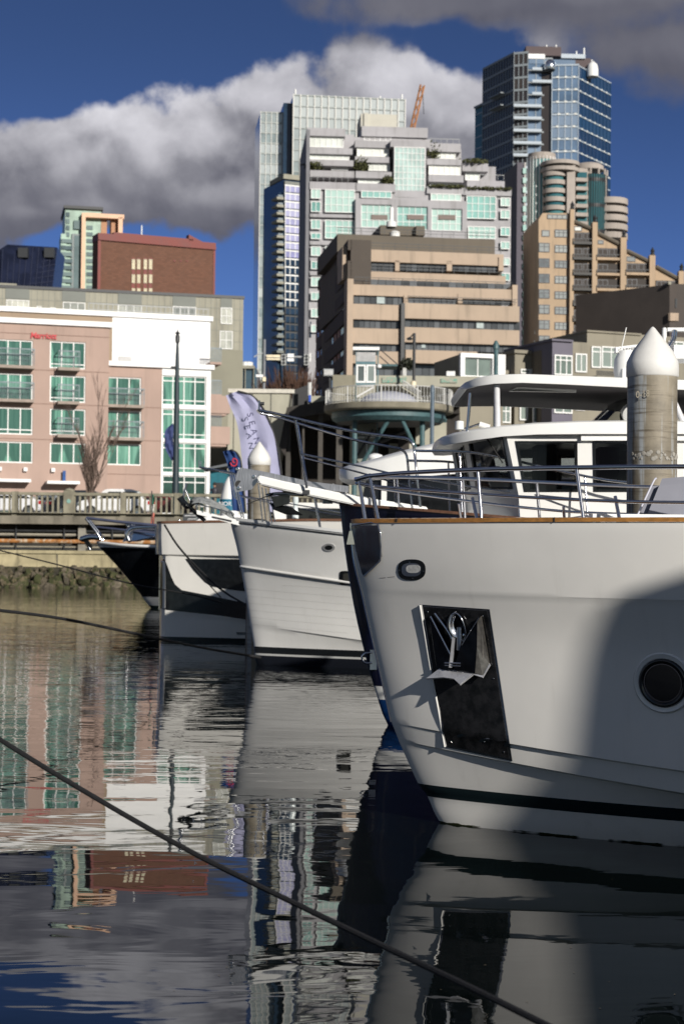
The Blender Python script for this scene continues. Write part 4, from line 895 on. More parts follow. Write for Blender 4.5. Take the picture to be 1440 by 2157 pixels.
def cityglass(name, col, rough=.08, rnd=None, var=.25, sc=.25, metal=0, spec=1.5):
    return mat(name, col, rough, var, sc, metal=metal, rnd=rnd, ior=spec)
def mwin(fr, parent, rect, m_glass, m_frame, w, cols=1, rows=(), fw=.06, dep=.12, name='window', sill=True):
    """window: frame mesh part, glass sub-part; rect in u,v"""
    u0, u1, v0, v1 = rect; b = MB()
    fr.box(b, u0, u1, w - dep, w, v0, v0 + fw); fr.box(b, u0, u1, w - dep, w, v1 - fw, v1)
    fr.box(b, u0, u0 + fw, w - dep, w, v0 + fw, v1 - fw); fr.box(b, u1 - fw, u1, w - dep, w, v0 + fw, v1 - fw)
    for k in range(1, cols):
        uc = u0 + (u1 - u0) * k / cols; fr.box(b, uc - fw * .4, uc + fw * .4, w - dep, w - .01, v0 + fw, v1 - fw)
    for r_ in rows:
        vc = v0 + (v1 - v0) * r_; fr.box(b, u0 + fw, u1 - fw, w - dep, w - .02, vc - fw * .4, vc + fw * .4)
    o = b.build(name, m_frame, parent, fix=False)
    g_ = MB(); fr.box(g_, u0 + fw * .5, u1 - fw * .5, w - dep - .05, w - dep * .6, v0 + fw * .5, v1 - fw * .5); g_.build('glass', m_glass, o, fix=False); return o
def wallgrid(fr, b, us, vs, is_open, w, t=.35):
    """solid wall slab with real openings"""
    for i in range(len(us) - 1):
        j = 0
        while j < len(vs) - 1:
            if is_open(i, j): j += 1; continue
            k = j
            while k + 1 < len(vs) - 1 and not is_open(i, k + 1): k += 1
            fr.box(b, us[i], us[i + 1], w - t, w, vs[j], vs[k + 1]); j = k + 1
def cut_wall(fr, b, u0, u1, v0, v1, rects, w, t=.35):
    us = sorted({u0, u1} | {r[0] for r in rects} | {r[1] for r in rects}); vs = sorted({v0, v1} | {r[2] for r in rects} | {r[3] for r in rects})
    us = [u for u in us if u0 - 1e-6 <= u <= u1 + 1e-6]; vs = [v for v in vs if v0 - 1e-6 <= v <= v1 + 1e-6]
    def op(i, j):
        uc = (us[i] + us[i + 1]) / 2; vc = (vs[j] + vs[j + 1]) / 2; return any(r[0] < uc < r[1] and r[2] < vc < r[3] for r in rects)
    wallgrid(fr, b, us, vs, op, w, t)

# ================= seawall, balustrade, rocks =================
DS = 92.0
SW = thing('seawall', 'stained concrete seawall with a rusty pipe under the promenade edge', 'wall', (0, DS, 0))
z_ = lambda y: P(100, y, DS).z
def seaex(t_, vec, c):
    mp = t_.n('ShaderNodeMapping'); t_.put(mp.inputs[0], vec); mp.inputs['Scale'].default_value = (2.2, 1, .25)
    s = t_.ss(t_.noise(mp.outputs[0], 1, 5, .65), .50, .72); return t_.mix(t_.m('MULTIPLY', s, .6), c, (.035, .032, .022, 1))
M_sea = mat('stained_seawall', (.40, .345, .21), .9, .25, .8, extra=seaex, bump=.02)
b = MB(); b.box((-60, DS, -3), (60, DS + .3, z_(1160))); b.build('lower_wall', M_sea, SW)
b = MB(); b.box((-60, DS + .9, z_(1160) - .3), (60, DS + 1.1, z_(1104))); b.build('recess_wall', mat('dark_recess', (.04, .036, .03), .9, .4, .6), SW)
b = MB(); b.box((-60, DS - .25, z_(1104)), (60, DS + 6, z_(1087))); b.build('promenade_edge', mat('edge_concrete', (.20, .18, .14), .9, .35, .7, extra=seaex), SW)
b = MB(); b.box((-60, DS - .1, z_(1166)), (60, DS + .9, z_(1160) + .02)); b.build('ledge', M_sea, SW)
def rustex(t_, vec, c):
    s = t_.ss(t_.noise(vec, 1.6, 5, .7), .48, .6); return t_.mix(s, c, (.55, .45, .33, 1))
M_rust = mat('rusty_pipe', (.36, .15, .04), .7, .4, 2, extra=rustex)
MB().tube([V((-60, DS + .1, z_(1140))), V((60, DS + .1, z_(1140)))], .11, 8).build('rusty_pipe', M_rust, SW, smooth=True)
for y, c in ((1118, M_dark), (1126, mat('stain_pale', (.34, .31, .25), .9)), (1151, MATS['stain_pale']), (1157, M_dark)): MB().tube([V((-60, DS + .5, z_(y))), V((60, DS + .5, z_(y)))], .07, 6).build('pipe', c, SW, smooth=True)
for k in range(-16, 12):
    x = k * 2.6 + .6; b = MB(); b.box((x, DS + .3, z_(1160)), (x + .06, DS + .4, z_(1106))); b.build('pipe_hanger', M_dark, SW)
    if k % 2 == 0:
        b = MB(); b.box((x + .8, DS + .2, z_(1160)), (x + 1.2, DS + .9, z_(1104))); b.build('bracket_pier', M_conc, SW)
for k in range(-10, 10): b = MB(); b.box((k * 5.1, DS - .012, -1), (k * 5.1 + .05, DS + .02, z_(1168))); b.build('wall_joint', M_dark, SW)
# balustrade
BA = thing('balustrade', 'weathered concrete balustrade along the promenade', 'railing', (0, DS, 4))
M_bal = mat('balustrade_concrete', (.25, .23, .17), .9, .3, 1.5, extra=seaex)
zt, zb = z_(1037), z_(1086)
b = MB(); b.box((-60, DS - .12, zt - .16), (60, DS + .22, zt)); b.build('top_rail', M_bal, BA)
b = MB(); b.box((-60, DS - .08, zb - .02), (60, DS + .18, zb + .16)); b.build('base_rail', M_bal, BA)
posts = [32, 148, 262, 371]; pxs = [32 + 114 * k for k in range(-4, 12)]; px0 = []
for k, px in enumerate(pxs):
    x = P(px, 1060, DS).x; big = (k == 5); w_ = .28 if big else .15; b = MB()
    b.box((x - w_, DS - .17, zb - .02), (x + w_, DS + .27, zt + (.10 if big else .03))); 
    if big: b.lathe((x, DS + .05, zt + .10), [(.27, 0), (.24, .08), (0, .16)], 16)
    b.build('pier', M_bal, BA); px0.append(x)
bal = 0
bmb = MB(); stuff = MB(); nb_ = 0
for a, c in zip(px0, px0[1:]):
    n = 10
    for i in range(1, n):
        x = a + (c - a) * i / n
        q = P(0, 0, 1); pxx = 720 + x / DS * 3600
        bb = MB(); bb.box((x - .05, DS - .03, zb + .16), (x + .05, DS + .11, zt - .16))
        if -20 < pxx < 860 and nb_ < 99: bb.build('baluster', M_bal, BA, fix=False); nb_ += 1
        else: stuff.add(bb.v, bb.f)
tag(stuff.build('balusters', M_bal, BA), kind='stuff')
b = MB(); rows = []
for k in range(9): rows.append(P(143 + k * 1.3, 1050, DS - .20))
MB().lathe((px0[5], DS - .175, (zt + zb) / 2 + .15), [(0, .02), (.10, .02), (.12, 0)], 12, (0, -1, 0)).build('medallion', mat('verdigris', (.22, .38, .33), .8), BA)
# riprap rocks
def rock(seed, s):
    random.seed(seed); bm = bmesh.new(); bmesh.ops.create_icosphere(bm, subdivisions=2, radius=1)
    o = V((seed * 3.1, seed * 1.7, 0))
    for v in bm.verts:
        n = noise.noise(v.co * 1.1 + o); m_ = noise.noise(v.co * 2.7 + o); v.co *= (1 + .5 * n + .2 * m_)
        for ax in ((.7, .3, .6), (-.6, .5, .5), (.2, -.8, .5), (-.3, -.6, .7), (.5, -.6, -.3), (-.8, -.4, -.2), (0, .1, 1)):
            a = V(ax).normalized(); d = v.co.dot(a)
            if d > .52: v.co -= a * (d - .52)
    me = bpy.data.meshes.new('rock'); bm.to_mesh(me); bm.free(); return me
def mossex(t_, vec, c):
    oi = t_.n('ShaderNodeObjectInfo').outputs['Random']; s = t_.ss(t_.m('ADD', t_.noise(vec, 1.5, 5, .6), t_.m('MULTIPLY', oi, .30)), .54, .74)
    return t_.mix(s, c, (.05, .055, .018, 1))
M_rock = mat('riprap_stone', (.13, .11, .08), .9, .5, 2.5, bump=.08, rnd=(.20, .15, .085), extra=mossex)
meshes = [rock(i, 1) for i in range(7)]
for m_ in meshes: m_.materials.append(M_rock)
random.seed(3); nr = 0
for row in range(4):
    for k in range(62):
        x = -20.5 + k * .34 + random.uniform(-.15, .15) if row % 2 else -20.4 + k * .34 + random.uniform(-.15, .15)
        if nr >= 290 or x > 1: continue
        s_ = random.uniform(.22, .42) * (1.15 if row < 2 else 1); o = bpy.data.objects.new('rock', random.choice(meshes)); COL.objects.link(o)
        o.location = (x, DS - 1.9 + row * .5 + random.uniform(-.15, .15), -.05 + row * .30 + random.uniform(-.06, .1)); o.scale = (s_ * 1.25, s_, s_ * .8); o.rotation_euler = [random.uniform(0, 6) for _ in range(3)]
        z_h = ('upper', 'lower')[row < 2]; tag(o, 'mossy riprap rock in the heap at the foot of the seawall', 'rock', 'riprap rocks along the seawall'); nr += 1
b = MB(); b.grid([[V((x, DS - 2.6 + j * .9, -.7 + j * .62 + .15 * noise.noise(V((x, j, 0))))) for x in [k * .5 - 60 for k in range(240)]] for j in range(4)])
tag(b.build('rubble', mat('rubble_fill', (.05, .045, .03), .95, .5, 2, bump=.1)), kind='stuff')
# ================= cars, person, tree, posts =================
def car(px, D, col, label, facing=1, suv=True, pyb=None):
    x = P(px, 1060, D).x; z0 = 4.02; t = thing('parked_car', label, 'car', (x, D, z0), 'cars on the waterfront road'); L, Wd, Hh = 4.5, 1.8, 1.65 if suv else 1.4
    s = facing; prof = [(-2.25, .35), (-2.25, .85), (-2.1, 1.0), (-1.75, 1.02), (-1.35, Hh - .1), (-1.0, Hh), (.35, Hh), (.6, Hh - .05), (1.15, 1.05), (1.9, .95), (2.2, .8), (2.25, .35)] 
    b = MB(); b.prism([V((x + s * a, D - .9, z0 + h)) for a, h in prof], (0, 1.8, 0)); bd = b.build('body', mat('paint_' + label.split()[0] + label.split()[1], col, .25, .05, coat=.6), t)
    bm = bmesh.new(); bm.from_mesh(bd.data); bmesh.ops.bevel(bm, geom=bm.edges[:], offset=.05, segments=2, affect='EDGES'); bm.to_mesh(bd.data); bm.free()
    b = MB(); b.prism([V((x + s * a, D - .92, z0 + h)) for a, h in ((-1.6, 1.08), (-1.2, Hh - .16), (.3, Hh - .16), (.95, 1.08))], (0, 1.84, 0)); b.build('side_glass', M_glass, t)
    for a in (-.45, ): b = MB(); b.box((x + s * a - .05, D - .93, z0 + 1.05), (x + s * a + .05, D - .9, z0 + Hh - .12)); b.build('door_pillar', MATS['paint_' + label.split()[0] + label.split()[1]], t)
    for a in (-1.4, 1.4):
        for yy in (D - .95, D + .75):
            wh = MB().lathe((x + s * a, yy + .1, z0 + .34), [(0, -.11), (.30, -.11), (.34, -.08), (.34, .08), (.30, .11), (0, .11)], 18, (0, 1, 0)).build('wheel', M_rubber, t, smooth=True)
            MB().lathe((x + s * a, yy + .1, z0 + .34), [(0, -.115), (.2, -.125), (.21, -.10)], 14, (0, 1, 0)).build('rim', M_steel, wh, smooth=True)
    for yy in (D - .93, D + .7):
        b = MB(); b.box((x - s * 2.27, yy, z0 + .75), (x - s * 2.0, yy + .22, z0 + .95)); b.build('tail_light', mat('tail_red', (.5, .02, .02), .2), t)
        b = MB(); b.box((x + s * 2.0, yy, z0 + .65), (x + s * 2.24, yy + .25, z0 + .8)); b.build('headlight', M_steel, t)
    return t
car(18, 104, (.75, .75, .76), 'white hatchback at the left edge behind the balustrade', -1, False)
car(105, 107, (.30, .32, .34), 'grey saloon behind the balusters left of the capped pier', -1, False)
car(185, 105, (.02, .022, .03), 'black van roof just above the balustrade', 1, True)
car(245, 102.5, (.78, .78, .78), 'white utility car with red tail lights behind the balustrade', -1, True)
car(335, 105, (.10, .015, .015), 'maroon saloon behind the balustrade near the tall post', 1, False)
def skin_person(px, D, z0, label):
    t = thing('person', label, 'person', (P(px, 1000, D).x, D, z0)); x = t.location.x
    pts = {'hip': (0, 0, .95), 'ch': (0, 0, 1.3), 'nk': (0, 0, 1.5), 'hd': (.01, -.02, 1.64), 'tp': (.01, -.02, 1.76), 'ls': (-.19, 0, 1.42), 'le': (-.25, -.03, 1.12), 'lh': (-.20, -.22, 1.0), 'rs': (.19, 0, 1.42), 're': (.26, -.02, 1.12), 'rh': (.22, -.2, 1.02), 'lk': (-.1, -.02, .5), 'lf': (-.11, 0, .06), 'lt': (-.11, -.16, .03), 'rk': (.1, -.02, .5), 'rf': (.11, 0, .06), 'rt': (.11, -.16, .03)}
    rad = dict(hip=.15, ch=.17, nk=.06, hd=.095, tp=.07, ls=.07, le=.05, lh=.035, rs=.07, re=.05, rh=.035, lk=.07, lf=.05, lt=.035, rk=.07, rf=.05, rt=.035)
    ed = [('hip', 'ch'), ('ch', 'nk'), ('nk', 'hd'), ('hd', 'tp'), ('ch', 'ls'), ('ls', 'le'), ('le', 'lh'), ('ch', 'rs'), ('rs', 're'), ('re', 'rh'), ('hip', 'lk'), ('lk', 'lf'), ('lf', 'lt'), ('hip', 'rk'), ('rk', 'rf'), ('rf', 'rt')]
    ks = list(pts); me = bpy.data.meshes.new('body'); me.from_pydata([pts[k] for k in ks], [(ks.index(a), ks.index(b_)) for a, b_ in ed], [])
    o = bpy.data.objects.new('body', me); COL.objects.link(o); md = o.modifiers.new('s', 'SKIN')
    for i, k in enumerate(ks): me.skin_vertices[0].data[i].radius = (rad[k], rad[k] * .8)
    me.skin_vertices[0].data[0].use_root = True; o.modifiers.new('d', 'SUBSURF').levels = 1
    M = bpy.data.materials.new('person_dark_jacket'); M.use_nodes = True; n_ = NT(M.node_tree); tcx = n_.n('ShaderNodeTexCoord').outputs['Object']; s_ = n_.n('ShaderNodeSeparateXYZ'); n_.put(s_.inputs[0], tcx)
    c = n_.mix(n_.m('GREATER_THAN', s_.outputs[2], 1.52), (.02, .02, .03, 1), (.35, .2, .14, 1)); n_.put(M.node_tree.nodes['Principled BSDF'].inputs['Base Color'], c); me.materials.append(M); o.parent = t; ORG[o.name] = ORG[t.name]
    MB().lathe(V((x + .01, D - .0, z0 + 1.67)), [(0, .13), (.06, .12), (.10, .07), (.105, .0), (.09, -.04)], 14).build('hair', mat('dark_hair', (.02, .015, .012), .8), t, smooth=True)
skin_person(452, 96.5, 4.13, 'person in a dark jacket standing behind the balustrade by the teal kiosk')
# teal kiosk
KI = thing('kiosk', 'teal kiosk behind the blue flag', 'kiosk', (P(455, 1040, 99).x, 99, 4.0))
xk0, xk1 = P(443, 1040, 99).x, P(478, 1040, 99).x
b = MB(); b.box((xk0, 99, 4), (xk1, 101, P(440, 990, 99).z)); b.build('wall', mat('kiosk_teal', (.01, .13, .17), .5), KI)
b = MB(); b.hexa([V((xk0 - .4, 98.3, P(440, 992, 99).z)), V((xk1 + .4, 98.3, P(440, 980, 99).z)), V((xk1 + .4, 101.4, P(440, 978, 99).z)), V((xk0 - .4, 101.4, P(440, 990, 99).z)), V((xk0 - .4, 98.3, P(440, 990, 99).z + .05)), V((xk1 + .4, 98.3, P(440, 974, 99).z)), V((xk1 + .4, 101.4, P(440, 972, 99).z)), V((xk0 - .4, 101.4, P(440, 986, 99).z))]); b.build('roof', mat('kiosk_roof', (.12, .13, .14), .5), KI)
b = MB(); b.box((xk0 + .25, 98.97, 5.1), (xk1 - .2, 99.02, 6.0)); b.build('hatch', M_dark, KI)
# bare tree
TR = thing('bare_tree', 'leafless young street tree in front of the pink hotel', 'tree', (P(190, 1040, 98.5).x, 98.5, 4.1))
random.seed(11); tb = MB(); cb = MB(); base = V(TR.location)
tb.tube([base, base + V((.02, 0, .5)), base + V((0, 0, 1.0))], [.11, .09, .08], 8)
def branch(p, d, L, r, lv, bld):
    pts = [p]; q = p.copy(); dd = d.copy()
    for i in range(5):
        dd = (dd + V((random.uniform(-.09, .09), random.uniform(-.09, .09), .05))).normalized(); q = q + dd * L / 5; pts.append(q.copy())
    bld.tube(pts, [r * (1 - i / 5 * .8) for i in range(6)], 4 if lv else 5, False)
    if lv < 3:
        for i in range(6 if lv < 2 else 4):
            k = random.uniform(.25, .95); j = min(4, int(k * 5)); a = pts[j].lerp(pts[j + 1], k * 5 - j)
            nd = (dd * 1.0 + V((random.uniform(-.5, .5), random.uniform(-.5, .5), random.uniform(-.05, .5)))).normalized(); branch(a, nd, L * random.uniform(.35, .55), r * .5, lv + 1, bld)
for k in range(13):
    a = k / 13 * 6.28; sp_ = random.uniform(.12, .48); L_ = random.uniform(1.6, 2.9) if k not in (0,) else 5.0
    branch(base + V((0, 0, random.uniform(.35, 1.0))), V((math.cos(a) * sp_, math.sin(a) * sp_, 1)).normalized(), L_, .05, 0, cb)
branch(base + V((0, 0, .9)), V((.06, 0, 1)), 4.8, .06, 0, cb); branch(base + V((0, 0, .9)), V((-.12, 0, 1)), 3.6, .05, 0, cb)
M_bark = mat('bare_bark', (.14, .10, .08), .9, .3)
tb.build('trunk', M_bark, TR, smooth=True); cb.build('crown', M_bark, TR, fix=False)
# tall lamp post with finial and banner
LP = thing('banner_post', 'tall dark post with spear finial and a hanging blue banner', 'post', (P(370, 1040, 97).x, 97, 4.1)); x = LP.location.x; zz = lambda y: P(372, y, 97).z
MB().lathe((x, 97, 0), [(.24, 4.1), (.20, 4.6), (.19, zz(1000)), (.15, zz(860)), (.11, zz(760)), (.07, zz(724))], 12).build('shaft', mat('post_paint', (.02, .035, .045), .5), LP, smooth=True)
MB().lathe((x, 97, 0), [(.05, zz(724)), (.12, zz(721)), (.13, zz(708)), (.07, zz(704)), (.18, zz(702)), (.05, zz(699)), (0, zz(692))], 10).build('finial', M_dark, LP, smooth=True)
b = MB(); rows = []
for k in range(12):
    y = 893 + k * 7; wd = (0.1, .3, .45, .5, .5, .5, .5, .48, .4, .3, .2, .1)[k]; rows.append([V((x - .16 - wd * j / 4, 97 - .1 + .06 * math.sin(j * 2 + k), zz(y))) for j in range(5)])
b.grid(rows); b.build('banner', cloth('banner_cloth', (.05, .07, .2)), LP, smooth=True)
b = MB(); b.box((x - .35, 96.9, zz(776)), (x, 97.1, zz(772))); b.build('bracket', M_dark, LP)
def streak(t_, vec, c, k=.30):
    mp = t_.n('ShaderNodeMapping'); t_.put(mp.inputs[0], vec); mp.inputs['Scale'].default_value = (1.1, 1.1, .09)
    s = t_.ss(t_.noise(mp.outputs[0], 1, 5, .65), .50, .72); big = t_.ss(t_.noise(vec, .12, 3, .6), .35, .65)
    return t_.mix(t_.m('MULTIPLY', t_.m('ADD', s, t_.m('MULTIPLY', big, .35)), k), c, (.09, .08, .065, 1))
# ================= pink waterfront hotel =================
def bldg(name, label, cat, fr): return thing(name, label, cat, fr.pt(fr.W / 2, 0, gz(fr.A.y)))
M_pink = mat('pink_render', (.42, .30, .25), .85, .08, .25, stretch=(1, 1, .6), extra=lambda t_, v_, c_: streak(t_, v_, c_, .2))
M_pink2 = mat('tan_render', (.36, .27, .19), .85, .06, .3, extra=streak)
M_wht = mat('white_facade', (.86, .86, .85), .6, .02, .5)
M_wfr = mat('white_window_frame', (.80, .80, .78), .45, .03)
def curt(t_, vec, c):
    mp = t_.n('ShaderNodeMapping'); t_.put(mp.inputs[0], vec); mp.inputs['Scale'].default_value = (1, 1, .28)
    a = t_.ss(t_.noise(mp.outputs[0], .75, 1, .3), .44, .50); return t_.mix(t_.m('MULTIPLY', a, .72), c, (.018, .065, .05, 1))
M_curt = mat('green_curtained_glass', (.09, .26, .19), .10, .25, 2.2, stretch=(2.5, 2.5, .12), coat=.4, col2=(.19, .40, .31), extra=curt)
M_curtd = mat('dark_green_glass', (.03, .075, .06), .08, .3, .6, coat=.2)
M_balr = mat('balcony_glass_rail', (.22, .26, .28), .2, .2, 1)
fA = Fr(0, 140, 443, 145)
HO = bldg('hotel', 'pink waterfront hotel with green curtained windows, balconies and a big blank white wall', 'building', fA)
G = fA.pt; g0_ = 3.9
uA = lambda px, w=0, y=900: fA.uv(px, y, w)[0]
vA = lambda py, px=250, w=0: fA.uv(px, py, w)[1]
W1 = 1.6
# openings on the front wing
r1 = []; bal_ = []
def add(lst, x0, y0, x1, y1, w, cols, rows, bal=None, mg=None, bw=None): lst.append((fA.rc(x0, y0, x1, y1, w), w, cols, rows, bal, mg))
wing1 = []; wing2 = []
for xa, xb, off in ((-8, 70, 0), (-110, -33, -2), (-212, -135, -4), (-320, -240, -6)):
    for y0, y1, bal in ((714 + off * .3, 770, 1), (785 + off * .3, 841, 1), (857 + off * .2, 914, 0), (929 + off * .1, 974, 0)): add(wing1, xa, y0, xb, y1, W1, 3, (.18,) if not bal and y0 < 900 else (), (xa + 2, xb - 1) if bal else None)
for y0, y1, bal in ((718, 775, 1), (790, 846, 1), (860, 916, 1), (932, 976, 0)): add(wing1, 106, y0, 181, y1, W1, 3, (.16,) if bal else (), (119, 164) if bal else None)
add(wing1, -100, 1040, 64, 1080, W1, 5, (.3,), None, M_curtd); add(wing1, 98, 1040, 180, 1080, W1, 3, (.3,), None, M_curtd)
for y0, y1, bal in ((793, 853, 1), (864, 922, 1), (934, 979, 0)): add(wing2, 223, y0, 298, y1, 0, 3, (), (220, 300) if bal else None)
add(wing2, 221, 1032, 294, 1075, 0, 3, (.3,))
for y0, y1 in ((790, 853), (860, 925), (931, 996), (1001, 1078)): add(wing2, 342, y0, 435, y1, 0, 4, (.17, .82), None, M_curtd if y0 > 1000 else None)
b = MB(); uL = -40; uR = uA(228, W1); vt = vA(690, 228, W1)
cut_wall(fA, b, uL, uR, g0_, vt, [w[0] for w in wing1], W1, .35)
fA.box(b, uR - .35, uR, -.5, W1 - .35, g0_, vt); fA.box(b, uL, uR, -1.2, -.9, g0_, vt); b.build('wall', M_pink, HO)
uR2 = uA(443); uS = uA(340); vt2 = vA(775, 340)
b = MB(); cut_wall(fA, b, uR, uS, g0_, vt2, [w[0] for w in wing2 if w[0][0] < uS - 1], 0, .35); b.build('wall', M_pink, HO)
b = MB(); cut_wall(fA, b, uS, uR2, g0_, vt2, [w[0] for w in wing2 if w[0][0] > uS - 1], .05, .4)
fA.box(b, uR2 - .4, uR2, -14, -.35, g0_, vt2); b.build('white_corner', M_wht, HO)
b = MB(); fA.box(b, uL, uR2 - .4, -20, -1.2, g0_, vt2 - .3); b.build('core', M_pink2, HO)
for fl in (853, 922, 996, 1078):      # floor slabs behind the glass
    b = MB(); v = vA(fl + 3, 300); fA.box(b, uL, uR2 - .45, -1.2, -.36, v - .15, v + .15); b.build('floor_slab', M_pink2, HO)
# parapets
b = MB(); fA.box(b, uL, uR + .25, -1, W1 + .25, vt, vt + .42); b.build('parapet_cap', M_wht, HO)
b = MB(); fA.box(b, uR, uR2 + .25, -1, .3, vt2, vt2 + .40); b.build('parapet_cap', M_wht, HO)
# upper storey: tan strip and blank white block
uB = uA(237, -3, 700); vtop = vA(672, 340, -3)
b = MB(); fA.box(b, uL, uB, -20, -3, vt2 - .3, vtop); b.build('upper_wall', M_pink2, HO)
uR3 = uA(443, -3, 700)
b = MB(); fA.box(b, uB, uR3, -20, -3, vt2 - .3, vtop + .004); b.build('blank_wall', M_wht, HO)
b = MB(); fA.box(b, uL, uR3 + .2, -20.2, -2.8, vtop + .004, vtop + .42); b.build('parapet_cap', M_wht, HO)
b = MB(); fA.blk(b, 72, 655, 170, 668, -6, -3.5); b.build('roof_box', M_wht, HO)
b = MB(); fA.blk(b, -20, 683, 86, 690, -2.95, -2.9); b.build('window', M_curtd, HO)
b = MB(); fA.blk(b, 200, 684, 227, 693, -2.95, -2.9); b.build('louvre', M_pink, HO)
b = MB(); fA.blk(b, 251, 750, 277, 766, -2.98, -2.9); b.build('louvre', mat('louvre_grey', (.5, .5, .5), .6), HO)
b = MB()
for k in range(26):
    u = uA(183, -5) + k * .42; v0, v1 = vtop + .42, vtop + 1.3; fA.box(b, u, u + .04, -5, -4.96, v0, v1)
fA.box(b, uA(183, -5), uA(183, -5) + 10.6, -5, -4.93, vtop + 1.3, vtop + 1.36); fA.box(b, uA(183, -5), uA(183, -5) + 10.6, -5, -4.93, vtop + .8, vtop + .84); b.build('roof_railing', mat('rail_grey', (.35, .36, .36), .5), HO)
for rect, w, cols, rows, bal, mg in wing1 + wing2:
    o = mwin(fA, HO, rect, mg or M_curt, M_wfr, w - .10, cols, rows, .10)
    if bal:
        u0, u1 = uA(bal[0], w), uA(bal[1], w); v0 = rect[2] + .05; bb = MB(); fA.box(bb, u0, u1, w + .01, w + .95, v0 - .28, v0 - .04); bo = bb.build('balcony', mat('balcony_slab', (.33, .27, .23), .8), HO)
        bb = MB()
        for q in ((u0, u0 + .05), (u1 - .05, u1)): fA.box(bb, q[0], q[1], w + .88, w + .93, v0, v0 + 1.25)
        fA.box(bb, u0, u1, w + .86, w + .94, v0 + 1.25, v0 + 1.34); fA.box(bb, u0, u0 + .05, w + .02, w + .86, v0 + 1.25, v0 + 1.34); fA.box(bb, u1 - .05, u1, w + .02, w + .86, v0 + 1.25, v0 + 1.34)
        fA.box(bb, u0, u1, w + .88, w + .91, v0 + .85, v0 + .90)
        n = int((u1 - u0) / .14)
        for k in range(1, n): uc = u0 + (u1 - u0) * k / n; fA.box(bb, uc, uc + .03, w + .88, w + .91, v0, v0 + 1.25)
        bb.build('railing', M_balr, bo, fix=False)
for (x0, x1, y) in ((-40, 64, 1013), (98, 166, 1015)):
    b = MB(); u0, u1 = uA(x0, W1), uA(x1, W1); v = vA(y, 100, W1); fA.box(b, u0, u1, W1 + .01, W1 + 1.3, v - .18, v + .05); b.build('awning', M_wht, HO)
for px in (1, 55, 113):
    b = MB(); u = uA(px, W1); v = vA(990, 100, W1); fA.box(b, u - .15, u + .15, W1 + .01, W1 + .35, v - .15, v + .15); b.build('wall_lamp', M_wfr, HO)
b = MB(); u = uA(136, W1); fA.box(b, u - .12, u + .12, W1 + .3, W1 + .4, vA(1014, 136, W1), vA(992, 136, W1)); b.build('blue_banner', mat('banner_blue', (.01, .07, .25), .7), HO)
for y in (705, 780, 851, 926):
    b = MB(); v = vA(y, 100, W1); fA.box(b, uL, uR, W1 - .01, W1 + .012, v - .025, v + .025); b.build('joint', mat('joint_shadow', (.2, .13, .10), .9), HO)
for y in (858, 928, 1000):
    b = MB(); v = vA(y, 300, 0); fA.box(b, uR + .02, uS - .02, -.01, .012, v - .025, v + .025); b.build('joint', MATS['joint_shadow'], HO)
M_red = mat('sign_red', (.55, .02, .03), .5)
u, v = fA.uv(64, 712, W1); tp = text('Marriott', M_red, 'sign_letters', HO, fA.pt(u, W1 + .10, v), fA.U, (0, 0, 1), .66, .05, .93, shear=.15, bold=.018)
# balconies on the right flank
for py, mm, gl in ((752, M_balr, 1), (820, M_balr, 1), (860, M_pink, 0), (925, M_pink, 0), (888, M_balr, 1)):
    b = MB(); u0, v = fA.uv(443, py + 10, -1); u1 = u0 + (1.4 if not gl else 1.0); hh = 1.15 if gl else 1.5
    fA.box(b, u0 + .02, u1, -3.2, -1, v - .2, v); o = b.build('flank_balcony', M_pink, HO); b = MB()
    if gl:
        for k in range(8): fA.box(b, u0 + .05 + k * (u1 - u0) / 8, u0 + .1 + k * (u1 - u0) / 8, -1.06, -1.0, v, v + hh)
        fA.box(b, u0, u1, -1.08, -1, v + hh, v + hh + .08)
    else: fA.box(b, u0 + .02, u1 + .3, -3.2, -.9, v, v + hh)
    b.build('railing', mm, o, fix=False)

# ================= generic bodies =================
def body(fr, parent, m, x0, y0, x1, w0, w1, name='wall', base=None, yb=None):
    b = MB(); u0, u1 = fr.uv(x0, y0, w1)[0], fr.uv(x1, y0, w1)[0]; v1 = fr.uv(x0, y0, w1)[1]; fr.box(b, u0, u1, w0, w1, base if base is not None else gz(fr.A.y) - 6, v1); return b.build(name, m, parent)
# ---- grey panelled apartment block behind the hotel
fB = Fr(0, 172, 512, 178)
GB = bldg('apartment_block', 'long grey panelled apartment block rising behind the pink hotel', 'building', fB)
M_pan = mat('grey_panel', (.34, .325, .26), .8, .07, .4, extra=streak); M_pan2 = mat('dark_grey_panel', (.20, .21, .19), .8, .07, .4)
u1 = fB.uv(512, 700)[0]; vT = fB.uv(256, 618)[1]; b = MB(); fB.box(b, -40, u1, -15, 0, 4, vT); b.build('wall', M_pan, GB)
b = MB(); fB.box(b, -40, u1 + .1, -15.1, .12, vT, vT + .3); b.build('parapet', M_dark, GB)
b = MB(); fB.blk(b, -60, 593, 36, 606, -8, -3); b.build('roof_box', M_pan, GB)
for x0, x1 in ((12, 63), (131, 181), (249, 299), (364, 413), (465, 489)):
    b = MB(); a, c, d, e = fB.rc(x0, 612, x1, 632, 0); fB.box(b, a, c, .01, .06, vT - 1.05, vT - .02); b.build('dark_panel', M_pan2, GB)
b = MB()
for k in range(60):
    px = -20 + k * 12.2
    if px > 510: break
    u = fB.uv(px, 700)[0]; fB.box(b, u, u + .04, .0, .02, 4, vT)
for k in range(12): v = vT - 1.15 * k - 1.1; fB.box(b, -40, u1, .0, .016, v, v + .04)
b.build('panel_joints', M_pan2, GB)
M_wc = mat('pale_lit_glass', (.55, .55, .48), .2, .2, 1, rnd=(.08, .10, .10)); 
